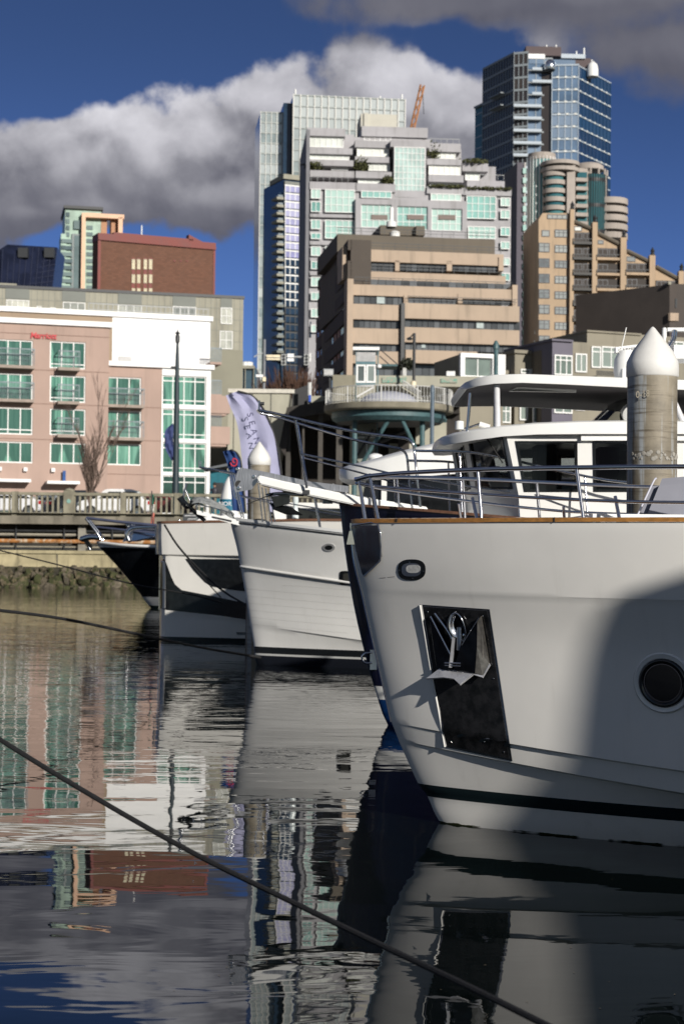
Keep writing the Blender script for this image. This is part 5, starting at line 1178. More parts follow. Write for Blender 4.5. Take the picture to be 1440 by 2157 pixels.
for (x0, y0, x1, y1, c) in ((14, 631, 62, 655, 4), (133, 636, 180, 656, 3), (249, 642, 299, 662, 3), (364, 645, 413, 668, 3), (465, 648, 489, 682, 2), (463, 697, 490, 735, 2), (78, 645, 88, 652, 1), (106, 648, 118, 655, 1)):
    mwin(fB, GB, fB.rc(x0, y0, x1, y1, .02), M_wc, M_pan2 if x0 < 14 else M_wfr, .1, c, (.5,) if y1 - y0 > 30 else (), .07)
b = MB(); fB.box(b, fB.uv(440, 800)[0], u1 + .02, -12, .03, 4, fB.uv(505, 738)[1]); b.build('lower_wall', mat('olive_render', (.25, .24, .185), .85, .08, .3), GB)
# ---- black gabled roof building
fC = Fr(-60, 415, 122, 425)
CB = bldg('glass_roofed_hall', 'dark building with a steep gridded glass roof at the far left', 'building', fC)
pt = lambda px, py, w: fC.pt(*(lambda uv: (uv[0], w, uv[1]))(fC.uv(px, py, w)))
b = MB(); b.hexa([pt(-60, 618, 6), pt(107, 618, 6), pt(107, 618, -10), pt(-60, 618, -10), pt(-20, 560, 0), pt(120, 517, 0), pt(121, 517, -10), pt(-20, 560, -10)])
b = MB(); b.add([pt(-70, 640, 5), pt(107, 640, 5), pt(121, 521, -4), pt(16, 515, -4), pt(-70, 570, -1)], [(0, 1, 2, 3, 4)]); b.add([pt(107, 640, 5), pt(121, 521, -4), pt(121, 640, -22)], [(0, 1, 2)])
M_grid = mat('gridded_roof_glass', (.010, .013, .03), .25, .4, .2, coat=.2)
b = MB(); b.prism([pt(-70, 640, 5), pt(107, 640, 5), pt(121, 521, -4), pt(16, 515, -4), pt(-70, 572, -2)], (0, 12, -.5)); b.build('roof', M_grid, CB)
b = MB()
for k in range(15):
    t = k / 15; a = pt(-70 + 177 * t, 640, 5.2); c = pt(-70 + 191 * t, 521 if t > .45 else 570 - t * 115, -3.8 if t > .45 else -1.8); b.tube([a, c], .10, 4)
for k in range(10):
    t = k / 10; b.tube([pt(-70, 640 - 68 * t, 5.2 - 7 * t), pt(107 + 14 * t, 640 - 119 * t, 5.2 - 9 * t)], .10, 4)
b.build('roof_grid', mat('roof_bars', (.035, .04, .07), .4), CB, fix=False)
b = MB(); fC.box(b, -5, fC.uv(120, 600)[0], -30, -6, 20, fC.uv(100, 612)[1]); b.build('wall', mat('brown_wall', (.14, .10, .07), .8), CB)
for px in (50, 105): b = MB(); p_ = pt(px, 535, -2); b.box(p_ - V((1.2, 1, 1)), p_ + V((1.2, 1, 1.4))); b.build('roof_vent', M_dark, CB)
# ---- green tower with peach frame
fD = Fr(128, 520, 262, 524)
DT = bldg('slim_tower', 'pale green glass tower with a tall peach portal frame', 'building', fD)
M_gt = cityglass('pale_green_cladding', (.30, .42, .34), .4); M_gw = cityglass('grey_green_glass', (.11, .15, .16), .1, rnd=(.2, .26, .25))
body(fD, DT, M_gt, 138, 438, 214, -18, 0); b = MB(); fD.blk(b, 135, 432, 218, 438, -19, 1); b.build('roof', M_dark, DT)
body(fD, DT, M_gt, 129, 492, 140, -12, .4, 'wing'); body(fD, DT, mat('grey_wing', (.22, .25, .25), .6), 152, 492, 168, -5, .6, 'bay')
for y in range(447, 615, 14):
    if y < 500: 
        b = MB(); fD.blk(b, 140, y, 147, y + 9, 0, .3); b.build('window', M_gw, DT)
    for x0, x1 in ((130, 153),) if y > 497 else (): b = MB(); fD.blk(b, x0, y, x1, y + 8, 0, .75); b.build('window', M_gw, DT)
    if y > 462: b = MB(); fD.blk(b, 183, y, 196, y + 8, 0, .3); b.build('window', M_gw, DT)
for x0, x1, y0, y1 in ((156, 173, 464, 482), (157, 167, 496, 612)): b = MB(); fD.blk(b, x0, y0, x1, y1, 0, .7); b.build('window', M_gw, DT)
M_pch = mat('peach_concrete', (.78, .50, .34), .7, .06, .5)
for r_ in ((173, 448, 181, 640), (181, 448, 262, 457), (250, 457, 259, 492)):
    b = MB(); fD.blk(b, *r_, -2, 2.2 if r_[0] != 173 else 2.4); b.build('portal_frame', M_pch, DT)
for x0, x1 in ((213, 226), (235, 250)): b = MB(); fD.blk(b, x0, 458, x1, 492, -6, 0); b.build('portal_panel', mat('peach_brick', (.45, .24, .14), .8), DT)
# ---- red brick block
fE = Fr(200, 300, 453, 309)
EB = bldg('brick_block', 'windowless dark red brick block with red cornice', 'building', fE)
def brick(t_, vec, c):
    mp = t_.n('ShaderNodeMapping'); t_.put(mp.inputs[0], vec); mp.inputs['Rotation'].default_value = (R(90), 0, 0)
    br = t_.n('ShaderNodeTexBrick'); t_.put(br.inputs['Vector'], mp.outputs[0]); br.inputs['Scale'].default_value = .7; br.inputs[1].default_value = (.13, .06, .037, 1); br.inputs[2].default_value = (.175, .08, .05, 1); br.inputs[3].default_value = (.10, .06, .045, 1); br.inputs['Mortar Size'].default_value = .02
    return t_.mix(.8, c, br.outputs[0])
M_brk = mat('brown_red_brick', (.15, .07, .045), .9, .15, .4, extra=brick); M_cor = mat('red_cornice', (.17, .030, .022), .6, .15, .4)
u1 = fE.uv(453, 560)[0]; vT = fE.uv(200, 505)[1]
b = MB(); fE.box(b, 0, u1, -3.5, 0, 20, vT); b.build('wall', M_brk, EB)
b = MB(); fE.box(b, -.05, u1 + .05, -3.6, .35, vT, vT + .55); fE.box(b, -.05, u1 + .05, -3.6, .2, vT + .55, vT + 1.25); b.build('cornice', M_cor, EB)
b = MB(); fE.blk(b, 240, 489, 408, 500, -3.5, -2); b.build('roof', M_cor, EB)
b = MB(); p0, p1_ = fE.uv(398, 494, -2), fE.uv(440, 508, -2); b.prism([fE.pt(p0[0], -2, p0[1]), fE.pt(p1_[0], -2, vT + 1.2), fE.pt(p0[0], -2, vT + 1.2)], fE.N * -1.5); b.build('roof_slope', M_cor, EB)
b = MB(); fE.box(b, -.02, .5, -.1, .12, 20, vT); fE.box(b, u1 - .4, u1 + .02, -.1, .12, 20, vT); b.build('corner_strip', M_cor, EB)
for x in (278, 289, 303, 314):
    b = MB(); a = fE.rc(x, 543, x + 7, 640, .05); fE.box(b, a[0], a[1], -.1, .06, a[2], a[3]); b.build('window_bay', M_cor, EB)
    for y0, y1 in ((546, 567), (578, 596), (607, 625)): mwin(fE, EB, fE.rc(x, y0, x + 7, y1, .1), mat('yellowish_pane', (.55, .48, .30), .3, .2, .6), mat('pane_frame', (.5, .45, .32), .6), .16, 2, (.33, .66), .10, .06)
rail(EB, [fE.pt(fE.uv(333, 500)[0], -10, vT), fE.pt(fE.uv(333, 500)[0], -10, fE.uv(333, 478, -10)[1])], .12, 'mast', M_wfr)
for x in (366, 379, 392): b = MB(); fE.blk(b, x, 548, x + 4, 551, 0, .1); b.build('vent', M_cor, EB)

# ================= curtain wall towers =================
def curtain(fr, parent, x0, y0, x1, w0, w1, base, glass, fin, floor_h, bay, finw=.22, finp=.25, band=None, bandh=.35, nm='glazing', fins=True):
    u0, u1 = fr.uv(x0, y0, w1)[0], fr.uv(x1, y0, w1)[0]; v1 = fr.uv((x0 + x1) / 2, y0, w1)[1]
    n = int((v1 - base) / floor_h); b = MB(); fr.box(b, u0, u1, w0, w1 - .4, base, v1); b.build('core', glass, parent)
    for k in range(n):
        v = v1 - (k + 1) * floor_h
        if v < base: break
        b = MB(); fr.box(b, u0, u1, w1 - .4, w1, v, v + floor_h - .02); b.build(nm, glass, parent, fix=False)
    m_ = MB(); nb = max(1, int((u1 - u0) / bay))
    if fins:
        for k in range(nb + 1): u = u0 + (u1 - u0) * k / nb; fr.box(m_, u - finw / 2, u + finw / 2, w1 + .002, w1 + finp, base, v1)
        m_.build('fins', fin, parent, fix=False)
    if band:
        m_ = MB()
        for k in range(n + 1): v = v1 - k * floor_h; fr.box(m_, u0 - .01, u1 + .01, w1 + .004, w1 + finp * .7, v - bandh, v)
        m_.build('floor_bands', band, parent, fix=False)
    return u0, u1, v1
M_fin = mat('pale_fins', (.62, .61, .57), .5); M_gF = cityglass('silver_green_glass', (.30, .36, .36), .12, rnd=(.62, .66, .64), metal=.3)
M_gFd = cityglass('dark_blue_glass', (.02, .04, .07), .08)
fF = Fr(548, 560, 853, 566)
FT = bldg('glass_tower', 'pale silver glass tower with vertical fins, tallest of the middle group', 'building', fF)
curtain(fF, FT, 549, 236, 606, -24, 0, 20, M_gF, M_fin, 3.4, 1.7, .22, .3, mat('thin_bands', (.30, .33, .32), .5), .45)
b = MB(); p = lambda x, y, w: fF.pt(fF.uv(x, y, w)[0], w, fF.uv(x, y, w)[1])
curtain(fF, FT, 618, 204, 853, -22, 6, 20, M_gF, M_fin, 3.6, 2.3, .34, .4, mat('thin_bands', (.3, .33, .32), .5), .4)
u0 = fF.uv(618, 300, 6)[0]; b = MB(); fF.box(b, u0 - 3.1, u0 - .05, -20, 3, 20, fF.uv(618, 206, 6)[1] - 1); b.build('dark_return', M_gFd, FT)
for x, y0, y1 in ((622, 188, 204), (846, 199, 210), (800, 203, 208)): rail(FT, [p(x, y1, 4), p(x, y0, 4)], .3, 'roof_post', M_wfr)
# ---- slim balcony tower
fG = Fr(583, 440, 640, 443)
GT = bldg('balcony_tower', 'narrow dark tower with lilac glazing strip and stacked balconies', 'building', fG)
body(fG, GT, M_gFd, 597, 376, 640, -15, -.6); M_lil = cityglass('lilac_glass', (.28, .28, .50), .15, rnd=(.45, .45, .62)); 
b = MB(); fG.blk(b, 597, 366, 636, 376, -10, 0); b.build('roof', M_pan, GT)
b = MB(); fG.blk(b, 600, 381, 634, 388, -5, .2); b.build('cornice', M_pan2, GT)
for k in range(27):
    y = 391 + k * 17.2; up = y < 535; b = MB(); fG.blk(b, 601, y, 632, y + 12.5, -.7, 0); o = b.build('window', M_lil if up else M_gFd, GT)
    b = MB(); fG.blk(b, 600, y - 2.6, 633, y, -.7, .12); 
    for q in (601, 611, 622, 632): fG.blk(b, q - .6, y, q + .6, y + 14, -.2, .08)
    b.build('frame', M_wfr if y < 640 else M_dark, o, fix=False)
for k in range(22):
    y = 410 + k * 16.2; b = MB(); fG.blk(b, 583, y + 4, 598, y + 9, -3.5, .3); o = b.build('balcony', M_pan if k < 12 else M_pan2, GT); b = MB(); fG.blk(b, 586, y, 596, y + 4, -2, .1); b.build('balcony_rail', M_balr, o)
body(fG, GT, M_gFd, 588, 405, 600, -12, -1.5, 'recess_wall')

# ---- terraced concrete block
fH = Fr(650, 330, 1075, 333)
HT = bldg('terraced_block', 'light grey concrete apartment block stepping back in planted terraces', 'building', fH)
M_con = mat('light_grey_concrete', (.40, .39, .405), .8, .08, .25, extra=streak); M_con2 = mat('cream_penthouse', (.52, .50, .43), .8, .06, .3)
M_tg = cityglass('turquoise_glass', (.20, .42, .38), .12, rnd=(.50, .66, .60), sc=.12); M_wg = cityglass('white_blind_glass', (.62, .66, .62), .2, rnd=(.8, .8, .74))
zx = lambda x: 520 + x / 2.483
zy = lambda y: 160 + y / 2.483
def HB(x0, y0, x1, y1, w0, w1, nm='band', m=None):
    b = MB(); fH.blk(b, zx(x0), zy(y0), zx(x1), zy(y1), w0, w1); return b.build(nm, m or M_con, HT)
body(fH, HT, M_con, zx(330), zy(585), zx(1380), -18, -.6)
# window grid on main body
def HW(x0, y0, x1, y1, w=.1, g=None, c=3, rows=(.5,)): mwin(fH, HT, fH.rc(zx(x0), zy(y0), zx(x1), zy(y1), w), g or M_tg, M_wfr, w, c, rows, .14, .2)
for (x0, x1, ys_, c) in ((335, 387, ((590, 640), (655, 710), (750, 800), (820, 852), (890, 940), (968, 1010), (1050, 1100), (1130, 1172), (1215, 1262), (1300, 1340)), 2), (1325, 1375, ((635, 680), (700, 745), (790, 835), (865, 905), (950, 990), (1030, 1070), (1110, 1150)), 2)):
    for y0, y1 in ys_: HW(x0, y0, x1, y1, .1, None, c, ())
for (x0, y0, x1, y1, c) in ((408, 592, 565, 712, 5), (408, 752, 562, 850, 5), (408, 890, 562, 990, 5), (597, 600, 757, 636, 5), (960, 614, 1120, 650, 5), (1147, 625, 1302, 745, 5), (1155, 785, 1300, 850, 5)): HW(x0, y0, x1, y1, .1, None, c, (.33, .66) if y1 - y0 > 60 else ())
b = MB(); R_ = [fH.rc(zx(a), zy(b1), zx(c), zy(d), 1.2) for a, b1, c, d in ((597, 670, 757, 790), (785, 680, 945, 800), (965, 692, 1125, 806))]
q = fH.rc(zx(568), zy(640), zx(1150), zy(860), 1.2); cut_wall(fH, b, q[0], q[1], q[2], q[3], R_, 1.2, 1.7); b.build('projecting_frame', M_con, HT)
for r_ in R_: 
    mwin(fH, HT, r_, M_tg, M_wfr, .9, 5, (.33, .66), .14, .2)
for a, c in ((650, 735), (838, 925), (1000, 1090)): HB(a, 725, c, 750, .5, 1.0, 'louvre', mat('brown_louvre', (.20, .16, .14), .7))
for y in (715, 860, 945, 1020): HB(330, y + 5, 570, y + 22, -.6, .12)
# side face
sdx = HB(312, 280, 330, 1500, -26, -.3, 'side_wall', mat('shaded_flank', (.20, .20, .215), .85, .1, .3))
fHs = Fr(633, 356, 652, 330.3)
for k in range(14):
    for px in (638, 644, 649): b = MB(); y = 420 + k * 22; fHs.blk(b, px, y, px + 3.5, y + 10, .0, .25); b.build('flank_window', M_gFd, HT)
# terraces
D_ = -6
for r_ in ((315, 270, 515, 311, -10, -3), (315, 372, 552, 405, -10, -2.4), (318, 435, 557, 466, -10, -1.8), (330, 492, 562, 528, -10, -1.0), (328, 552, 575, 592, -10, 0),
           (565, 335, 752, 372, -10, -3), (565, 420, 748, 450, -10, -2.2), (568, 497, 756, 532, -10, -1.2), (565, 560, 776, 602, -10, 0),
           (600, 262, 945, 314, -16, -7), (750, 335, 952, 370, -12, -1.4), (950, 350, 1117, 394, -12, -6), (940, 432, 1122, 463, -12, -4), (950, 515, 1132, 552, -12, -2), (940, 576, 1140, 614, -12, 0),
           (1125, 455, 1260, 497, -12, -7), (1150, 545, 1346, 584, -12, -3), (1130, 588, 1382, 622, -12, 0)): HB(*r_)
HB(316, 300, 560, 600, -16, -6.5, 'setback_wall'); HB(560, 320, 960, 600, -16, -7.5, 'setback_wall'); HB(940, 380, 1120, 620, -16, -9, 'setback_wall'); HB(1120, 470, 1300, 620, -16, -10, 'setback_wall')
HB(595, 197, 785, 264, -18, -9, 'penthouse', M_con2); HB(612, 193, 636, 264, -12, -8.6, 'penthouse', M_con2)
for (x0, y0, x1, y1, w, c) in ((328, 314, 505, 371, -3.6, 6), (325, 405, 535, 435, -3, 6), (575, 373, 742, 419, -3.4, 4), (612, 315, 752, 338, -7.4, 5), (635, 454, 746, 495, -2.8, 4), (440, 468, 530, 492, -3, 4), (950, 463, 1118, 515, -4.4, 6), (990, 398, 1090, 432, -6.6, 4), (1140, 505, 1215, 545, -8, 3), (580, 538, 735, 560, -2, 4), (955, 553, 1110, 575, -3, 5)): HW(x0, y0, x1, y1, w, M_wg, c, ())
HW(770, 370, 932, 636, -.6, cityglass('bay_glass', (.42, .55, .52), .12, rnd=(.6, .7, .66)), 7, (.12, .25, .38, .5, .62, .75, .88)); HB(768, 370, 936, 640, -8, -1.2, 'bay_core')
for x0, y0, x1, w in ((950, 346, 1112, -6), (1215, 535, 1345, -3), (335, 545, 560, -1), (600, 258, 600, -7)):
    b = MB(); u0, v0 = fH.uv(zx(x0), zy(y0 + 6), w); u1, _ = fH.uv(zx(x1), zy(y0), w); fH.box(b, u0, u1, w - .05, w, v0 + .9, v0 + 1.0)
    for k in range(int((u1 - u0) / 1.2) + 1): fH.box(b, u0 + k * 1.2, u0 + k * 1.2 + .06, w - .05, w, v0, v0 + .95)
    b.build('terrace_railing', mat('rail_grey', (.35, .36, .36), .5), HT)
# terrace planting
M_leaf = mat('terrace_foliage', (.07, .075, .025), .8, .5, 1.5)
def bush(c, rx, rz, n, name, label, parent=None, m=None, s=.35, ry=None):
    random.seed(int(c.x * 10) % 999); b = MB(); ry = ry or rx
    for i in range(n):
        while True:
            q = V((random.uniform(-1, 1), random.uniform(-1, 1), random.uniform(-1, 1)))
            if q.length < 1: break
        q *= (.75 + .5 * abs(noise.noise(q * 2.5 + c)))
        p_ = c + V((q.x * rx, q.y * ry, q.z * rz)); d = V((random.uniform(-1, 1), random.uniform(-1, 1), random.uniform(-1, 1))).normalized(); e = d.orthogonal().normalized(); ss = s * random.uniform(.5, 1.2); f_ = d.cross(e)
        b.add([p_ - e * ss, p_ + f_ * ss * .5, p_ + e * ss, p_ - f_ * ss * .5], [(0, 1, 2, 3)])
    return b
for i, (x, y, w, rx, rz, lb_) in enumerate(((962, 400, -7, 2.4, 2.6, 'round bush on the upper right terrace of the concrete block'), (735, 548, -1, 1.3, 1.1, 'small bush on the middle terrace above the second window bay'), (600, 470, -2.5, 1.8, 2.0, 'dark shrub in the recess of the second terrace column'), (350, 470, -2.5, 2.2, .9, 'low shrub on the left terrace of the concrete block'), (1185, 452, -8, 3.5, .6, 'thin hedge on the topmost right terrace slab'))):
    u, v = fH.uv(zx(x), zy(y), w); c = fH.pt(u, w, v); t = thing('terrace_shrub', lb_, 'shrub', c - V((0, 0, rz)), 'terrace planting'); bush(c, rx, rz, 420, '', '').build('foliage', M_leaf, t, fix=False)
for i, (x0, x1, y, w, lb_) in enumerate(((960, 1130, 575, .2, 'trailing hedge under the right terraces'), (1150, 1375, 585, .2, 'trailing hedge along the far right roof edge'))):
    u0, v = fH.uv(zx(x0), zy(y), w); u1, _ = fH.uv(zx(x1), zy(y), w); b = MB(); t = thing('terrace_hedge', lb_, 'hedge', fH.pt((u0 + u1) / 2, w, v - .5), 'terrace planting')
    for k in range(14): q = bush(fH.pt(u0 + (u1 - u0) * (k + .5) / 14, w, v), .8, .35, 40, '', '', s=.25); b.add(q.v, q.f)
    b.build('foliage', M_leaf, t, fix=False)
# ---- crane
CRN = thing('tower_crane', 'orange lattice crane jib leaning behind the concrete block', 'crane', P(868, 300, 800)); b = MB()
A0, A1_ = P(868, 270, 800), P(889, 180, 800); ax = (A1_ - A0).normalized(); s1_ = V((1, 0, 0)); s2_ = ax.cross(s1_).normalized(); s1_ = s2_.cross(ax).normalized(); hw = 1.1
cs = [s1_ * a * hw + s2_ * c * hw for a, c in ((-1, -1), (1, -1), (1, 1), (-1, 1))]
A0 = A0 - ax * 40
for c in cs: b.tube([A0 + c, A1_ + c * .6], .28, 5)
n = 14; L = (A1_ - A0)
for k in range(n):
    for j in range(4):
        b.tube([A0 + L * k / n + cs[j], A0 + L * (k + 1) / n + cs[(j + 1) % 4]], .2, 4)
b.build('jib', mat('crane_orange', (.42, .17, .05), .6, .2), CRN, fix=False)
MB().tube([P(889, 182, 800), P(892, 240, 800)], .15, 4).build('cable', M_dark, CRN)

# ---- beige office with ribbon windows
fI = Fr(728, 222, 1095, 225.5)
IB = bldg('office_block', 'beige office block with ribbon windows and a dark stepped left flank', 'building', fI)
M_bei = mat('beige_precast', (.47, .365, .275), .85, .06, .2, extra=streak); M_brn = mat('brown_parapet', (.135, .115, .09), .85, .08, .2, extra=streak); M_rib = cityglass('ribbon_glass', (.045, .048, .05), .12, rnd=(.14, .15, .16), sc=.5)
jx = lambda x: 600 + x / 2.717
jy = lambda y: 460 + y / 2.717
def IBk(x0, y0, x1, y1, w0, w1, nm='spandrel', m=None):
    b = MB(); fI.blk(b, jx(x0), jy(y0), jx(x1), jy(y1), w0, w1); return b.build(nm, m or M_bei, IB)
body(fI, IB, M_brn, jx(385), jy(500), jx(1340), -30, -1.2, 'core')
IBk(355, 185, 1240, 500, -30, -4.2, 'core', M_brn)
IBk(300, 88, 1200, 190, -28, -8, 'mechanical_floor', M_brn); IBk(545, 38, 755, 92, -20, -12, 'roof_plant', M_brn); IBk(750, 42, 800, 96, -20, -11, 'roof_plant', M_brn)
IBk(330, 172, 1250, 240, -8, -3, 'spandrel'); IBk(355, 298, 1262, 345, -8, -3, 'spandrel')
IBk(358, 375, 1325, 437, -3, -.5); IBk(358, 487, 680, 575, -2.5, 0); IBk(680, 487 - 4, 1340, 575 - 4, -2.5, .3)
IBk(358, 625, 680, 712, -2.5, 0); IBk(680, 621, 1340, 707, -2.5, .3); IBk(358, 755, 680, 828, -2.5, 0); IBk(690, 751, 1100, 826, -2.5, .3)
IBk(358, 345, 392, 900, -2.5, .15, 'corner_pier'); IBk(330, 160, 358, 350, -7, -2.6, 'corner_pier'); IBk(1300, 380, 1330, 520, -2.5, -.3, 'corner_pier')
IBk(630, 240, 655, 300, -8, -3, 'pier'); IBk(925, 240, 955, 300, -8, -3, 'pier'); IBk(1222, 220, 1250, 300, -7, -2.8, 'pier'); IBk(680, 435, 705, 490, -2.5, -.4, 'pier'); IBk(988, 430, 1015, 488, -2.5, -.4, 'pier')
IBk(665, 485, 686, 900, -4, .6, 'dark_slot', M_dark)
def ribbon(x0, y0, x1, y1, w, n, mg=None):
    r_ = fI.rc(jx(x0), jy(y0), jx(x1), jy(y1), w)
    for k in range(n):
        a = r_[0] + (r_[1] - r_[0]) * k / n; c = r_[0] + (r_[1] - r_[0]) * (k + 1) / n
        b = MB(); fI.box(b, a + .03, c - .03, w - .5, w, r_[2], r_[3]); b.build('window', mg or M_rib, IB, fix=False)
for (x0, y0, x1, y1, w, n) in ((358, 240, 630, 298, -3.5, 8), (655, 242, 925, 300, -3.5, 8), (955, 244, 1222, 302, -3.5, 8), (395, 345, 1290, 377, -2.5, 20), (392, 437, 680, 487, -.9, 9), (705, 440, 988, 488, -.9, 9), (1015, 440, 1297, 488, -.9, 9), (392, 575, 668, 625, -.5, 9), (686, 575, 1342, 622, -.4, 20), (392, 712, 668, 756, -.5, 9), (686, 710, 1342, 752, -.4, 20), (392, 830, 1000, 900, -1, 14)): ribbon(x0, y0, x1, y1, w, n)
IBk(1095, 590, 1135, 628, -.35, -.3, 'blind', mat('pale_blind', (.35, .42, .42), .5)); IBk(525, 447, 570, 486, -.85, -.8, 'blind', MATS['pale_blind']); IBk(780, 715, 803, 740, -.35, -.3, 'blind', MATS['pale_blind'])
b = MB()
for x0, y0, x1, w in ((355, 170, 1240, -3.2), (300, 86, 1195, -8.2), (395, 372, 1300, -.6), (700, 480, 1330, .2), (355, 296, 1240, -3.1)):
    u0, v0 = fI.uv(jx(x0), jy(y0), w); u1, _ = fI.uv(jx(x1), jy(y0), w); fI.box(b, u0, u1, w - .05, w, v0 + .8, v0 + .87); fI.box(b, u0, u1, w - .05, w, v0 + .4, v0 + .45)
    for k in range(int((u1 - u0) / 1.6) + 1): fI.box(b, u0 + k * 1.6, u0 + k * 1.6 + .05, w - .05, w, v0, v0 + .85)
b.build('roof_railing', M_dark, IB)
# left flank: spandrels darkened in colour for shade, with rusty orange window strips
fIs = Fr(668, 257, 730, 223)
M_ora = mat('orange_brown_panel', (.16, .055, .022), .5, .4, .5); M_brs = mat('shaded_brown_spandrel', (.085, .07, .058), .85, .1, .2)
uL0 = fIs.uv(668, 800)[0]; uR0 = fIs.uv(731, 800)[0]
vs_ = [fI.uv(735, y)[1] for y in (500, 522, 545, 585, 600, 625, 639, 671, 691, 723, 738, 768, 790, 812, 830, 850)]
b = MB(); fIs.box(b, uL0 + .2, uR0, -3, -.3, 4, vs_[0]); b.build('flank_core', M_brs, IB)
b = MB(); b.prism([fIs.pt(uL0 + 8, -.6, vs_[0] - .1), fIs.pt(uR0 - 8, -.6, vs_[0] - .1), fIs.pt(uR0 - 9, -.6, fI.uv(718, 492, -8)[1]), fIs.pt(uL0 + 12, -.6, fI.uv(718, 492, -8)[1])], fIs.N * -3); b.build('upper_flank', M_brn, IB)
for i in range(0, len(vs_) - 1, 2):
    b = MB(); fIs.box(b, uL0, uR0, -.4, .1, vs_[i + 1], vs_[i]); b.build('flank_spandrel', M_brs, IB)
    if i + 2 < len(vs_):
        n = 9
        for k in range(n):
            a = uL0 + (uR0 - uL0) * k / n; c = uL0 + (uR0 - uL0) * (k + .72) / n; b = MB(); fIs.box(b, a, c, -.4, -.1, vs_[i + 2], vs_[i + 1]); b.build('flank_window', M_ora if k % 3 != 1 else M_rib, IB, fix=False)
b = MB(); fIs.box(b, uL0 - 6, uL0, -8, -.4, 4, fIs.uv(660, 672)[1]); b.build('lower_flank', M_brs, IB)
for k in range(4):
    v = fIs.uv(660, 700 + k * 37)[1]
    for j, mm in ((0, M_ora), (1, M_gFd)): b = MB(); fIs.box(b, uL0 - 5.6 + j * 3, uL0 - 3.4 + j * 2.6, -.5, -.3, v - 1.6, v); b.build('flank_window', mm, IB)
for k, (x, y) in enumerate(((608, 30), (628, 88))):
    q = fI.uv(jx(x), jy(y), -12); MB().lathe(fI.pt(q[0], -12, q[1]), [(.7, -.5), (.7, .2), (.3, .4), (.3, 2.2 - k * 2), (0, 2.4 - k * 2)], 12).build('roof_vent', M_wfr, IB, smooth=True)

# ---- dark glass tower
JT = thing('octagonal_tower', 'dark blue glass high-rise, tallest building at the right', 'building', (80, 700, 40))
M_jl = cityglass('brown_dark_glass', (.030, .026, .028), .1, rnd=(.06, .05, .045), sc=.1); M_jc = cityglass('light_blue_glass', (.14, .22, .33), .1, rnd=(.30, .38, .48), sc=.1, metal=.3); M_jr = cityglass('deep_blue_glass', (.010, .028, .075), .05, rnd=(.02, .06, .13), sc=.1)
M_jb = mat('grey_band', (.26, .29, .31), .5); M_jb2 = mat('bright_band', (.40, .46, .52), .4)
FH = 5.1; 
def face(x0, D0, x1, D1, ytop_at_x1, glass, fin, band, bay, **k):
    fr = Fr(x0, D0, x1, D1, 400); vt_ = fr.uv(x1, ytop_at_x1)[1] if k.pop('right', True) else fr.uv(x0, ytop_at_x1)[1]
    u0, u1 = 0, fr.W; n = int((vt_ - 60) / FH); b = MB()
    for i in range(n):
        b = MB(); fr.box(b, u0, u1, -.8, 0, vt_ - (i + 1) * FH + .3, vt_ - i * FH); b.build('glazing', glass, JT, fix=False)
    b = MB(); nb = max(1, round(fr.W / bay))
    for i in range(nb + 1): u = fr.W * i / nb; fr.box(b, u - .16, u + .16, .002, .25, 60, vt_)
    b.build('mullions', fin, JT, fix=False); b = MB()
    for i in range(n + 1): fr.box(b, u0 - .05, u1 + .05, -.3, .32, vt_ - i * FH - k.get('bh', .9), vt_ - i * FH)
    b.build('floor_bands', band, JT, fix=False); return fr, vt_
f1, v1_ = face(1015, 724, 1080, 700, 111, M_jl, M_jb, M_jb, 2.2)
f2, v2_ = face(1080, 700, 1109, 698, 111, M_jl, M_jb, M_jb, 1.8, right=False)
f3, v3_ = face(1109, 699.5, 1160, 700, 122, M_jc, M_jb, M_jb, 3.2, bh=.6)
f4, v4_ = face(1160, 698, 1216, 697, 135, M_jc, M_jb2, M_jb2, 3.0, bh=.7)
f5, v5_ = face(1216, 697, 1283, 722, 137, M_jr, M_jr, M_jb2, 3.4, right=False, bh=.45)
b = MB(); pp = [f1.pt(0, -.8, 0), f2.pt(0, -.8, 0), f3.pt(0, -1.6, 0), f4.pt(0, -.8, 0), f5.pt(0, -.8, 0), f5.pt(f5.W, -.8, 0), f5.pt(f5.W, -28, 0), f1.pt(0, -28, 0)]
b.prism([p_ + V((0, 0, 40)) for p_ in pp], (0, 0, v5_ - 42)); b.build('core', M_jl, JT)
b = MB()
for i in range(16):
    for k in range(7 if i % 2 else 6):
        u = f5.W * (k + (.5 if i % 2 == 0 else .1)) / 6.6; f5.box(b, u, u + 1.0, .32, .5, v5_ - (i + 1) * FH - .5, v5_ - (i + 1) * FH + .1)
    for k in range(3): u = f4.W * (k + .5 + (.2 if i % 2 else 0)) / 3.2; f4.box(b, u, u + 1.1, .32, .5, v4_ - (i + 1) * FH - .6, v4_ - (i + 1) * FH + .1)
b.build('lit_fittings', mat('white_lamps', (.8, .8, .75), .3), JT, fix=False)
for i in range(1, 16):
    b = MB(); v = v3_ - i * FH - .9; u0 = 1.5 if i < 4 else -6; u1 = f3.W - (.5 if i < 3 else 4.5); f3.box(b, u0, u1, .3, 2.4, v, v + .35); o = b.build('balcony', M_jb, JT); b = MB(); f3.box(b, u0, u1, 2.3, 2.38, v + .35, v + 1.3); b.build('balcony_rail', M_jb2, o)
for i in (3, 4): b = MB(); v = v1_ - i * FH * 1.0; f1.box(b, f1.W * .35, f1.W * .75, .3, 2.6, v - .3, v + .1); b.build('balcony', M_jb, JT)
M_plum = mat('plum_penthouse', (.085, .06, .062), .7)
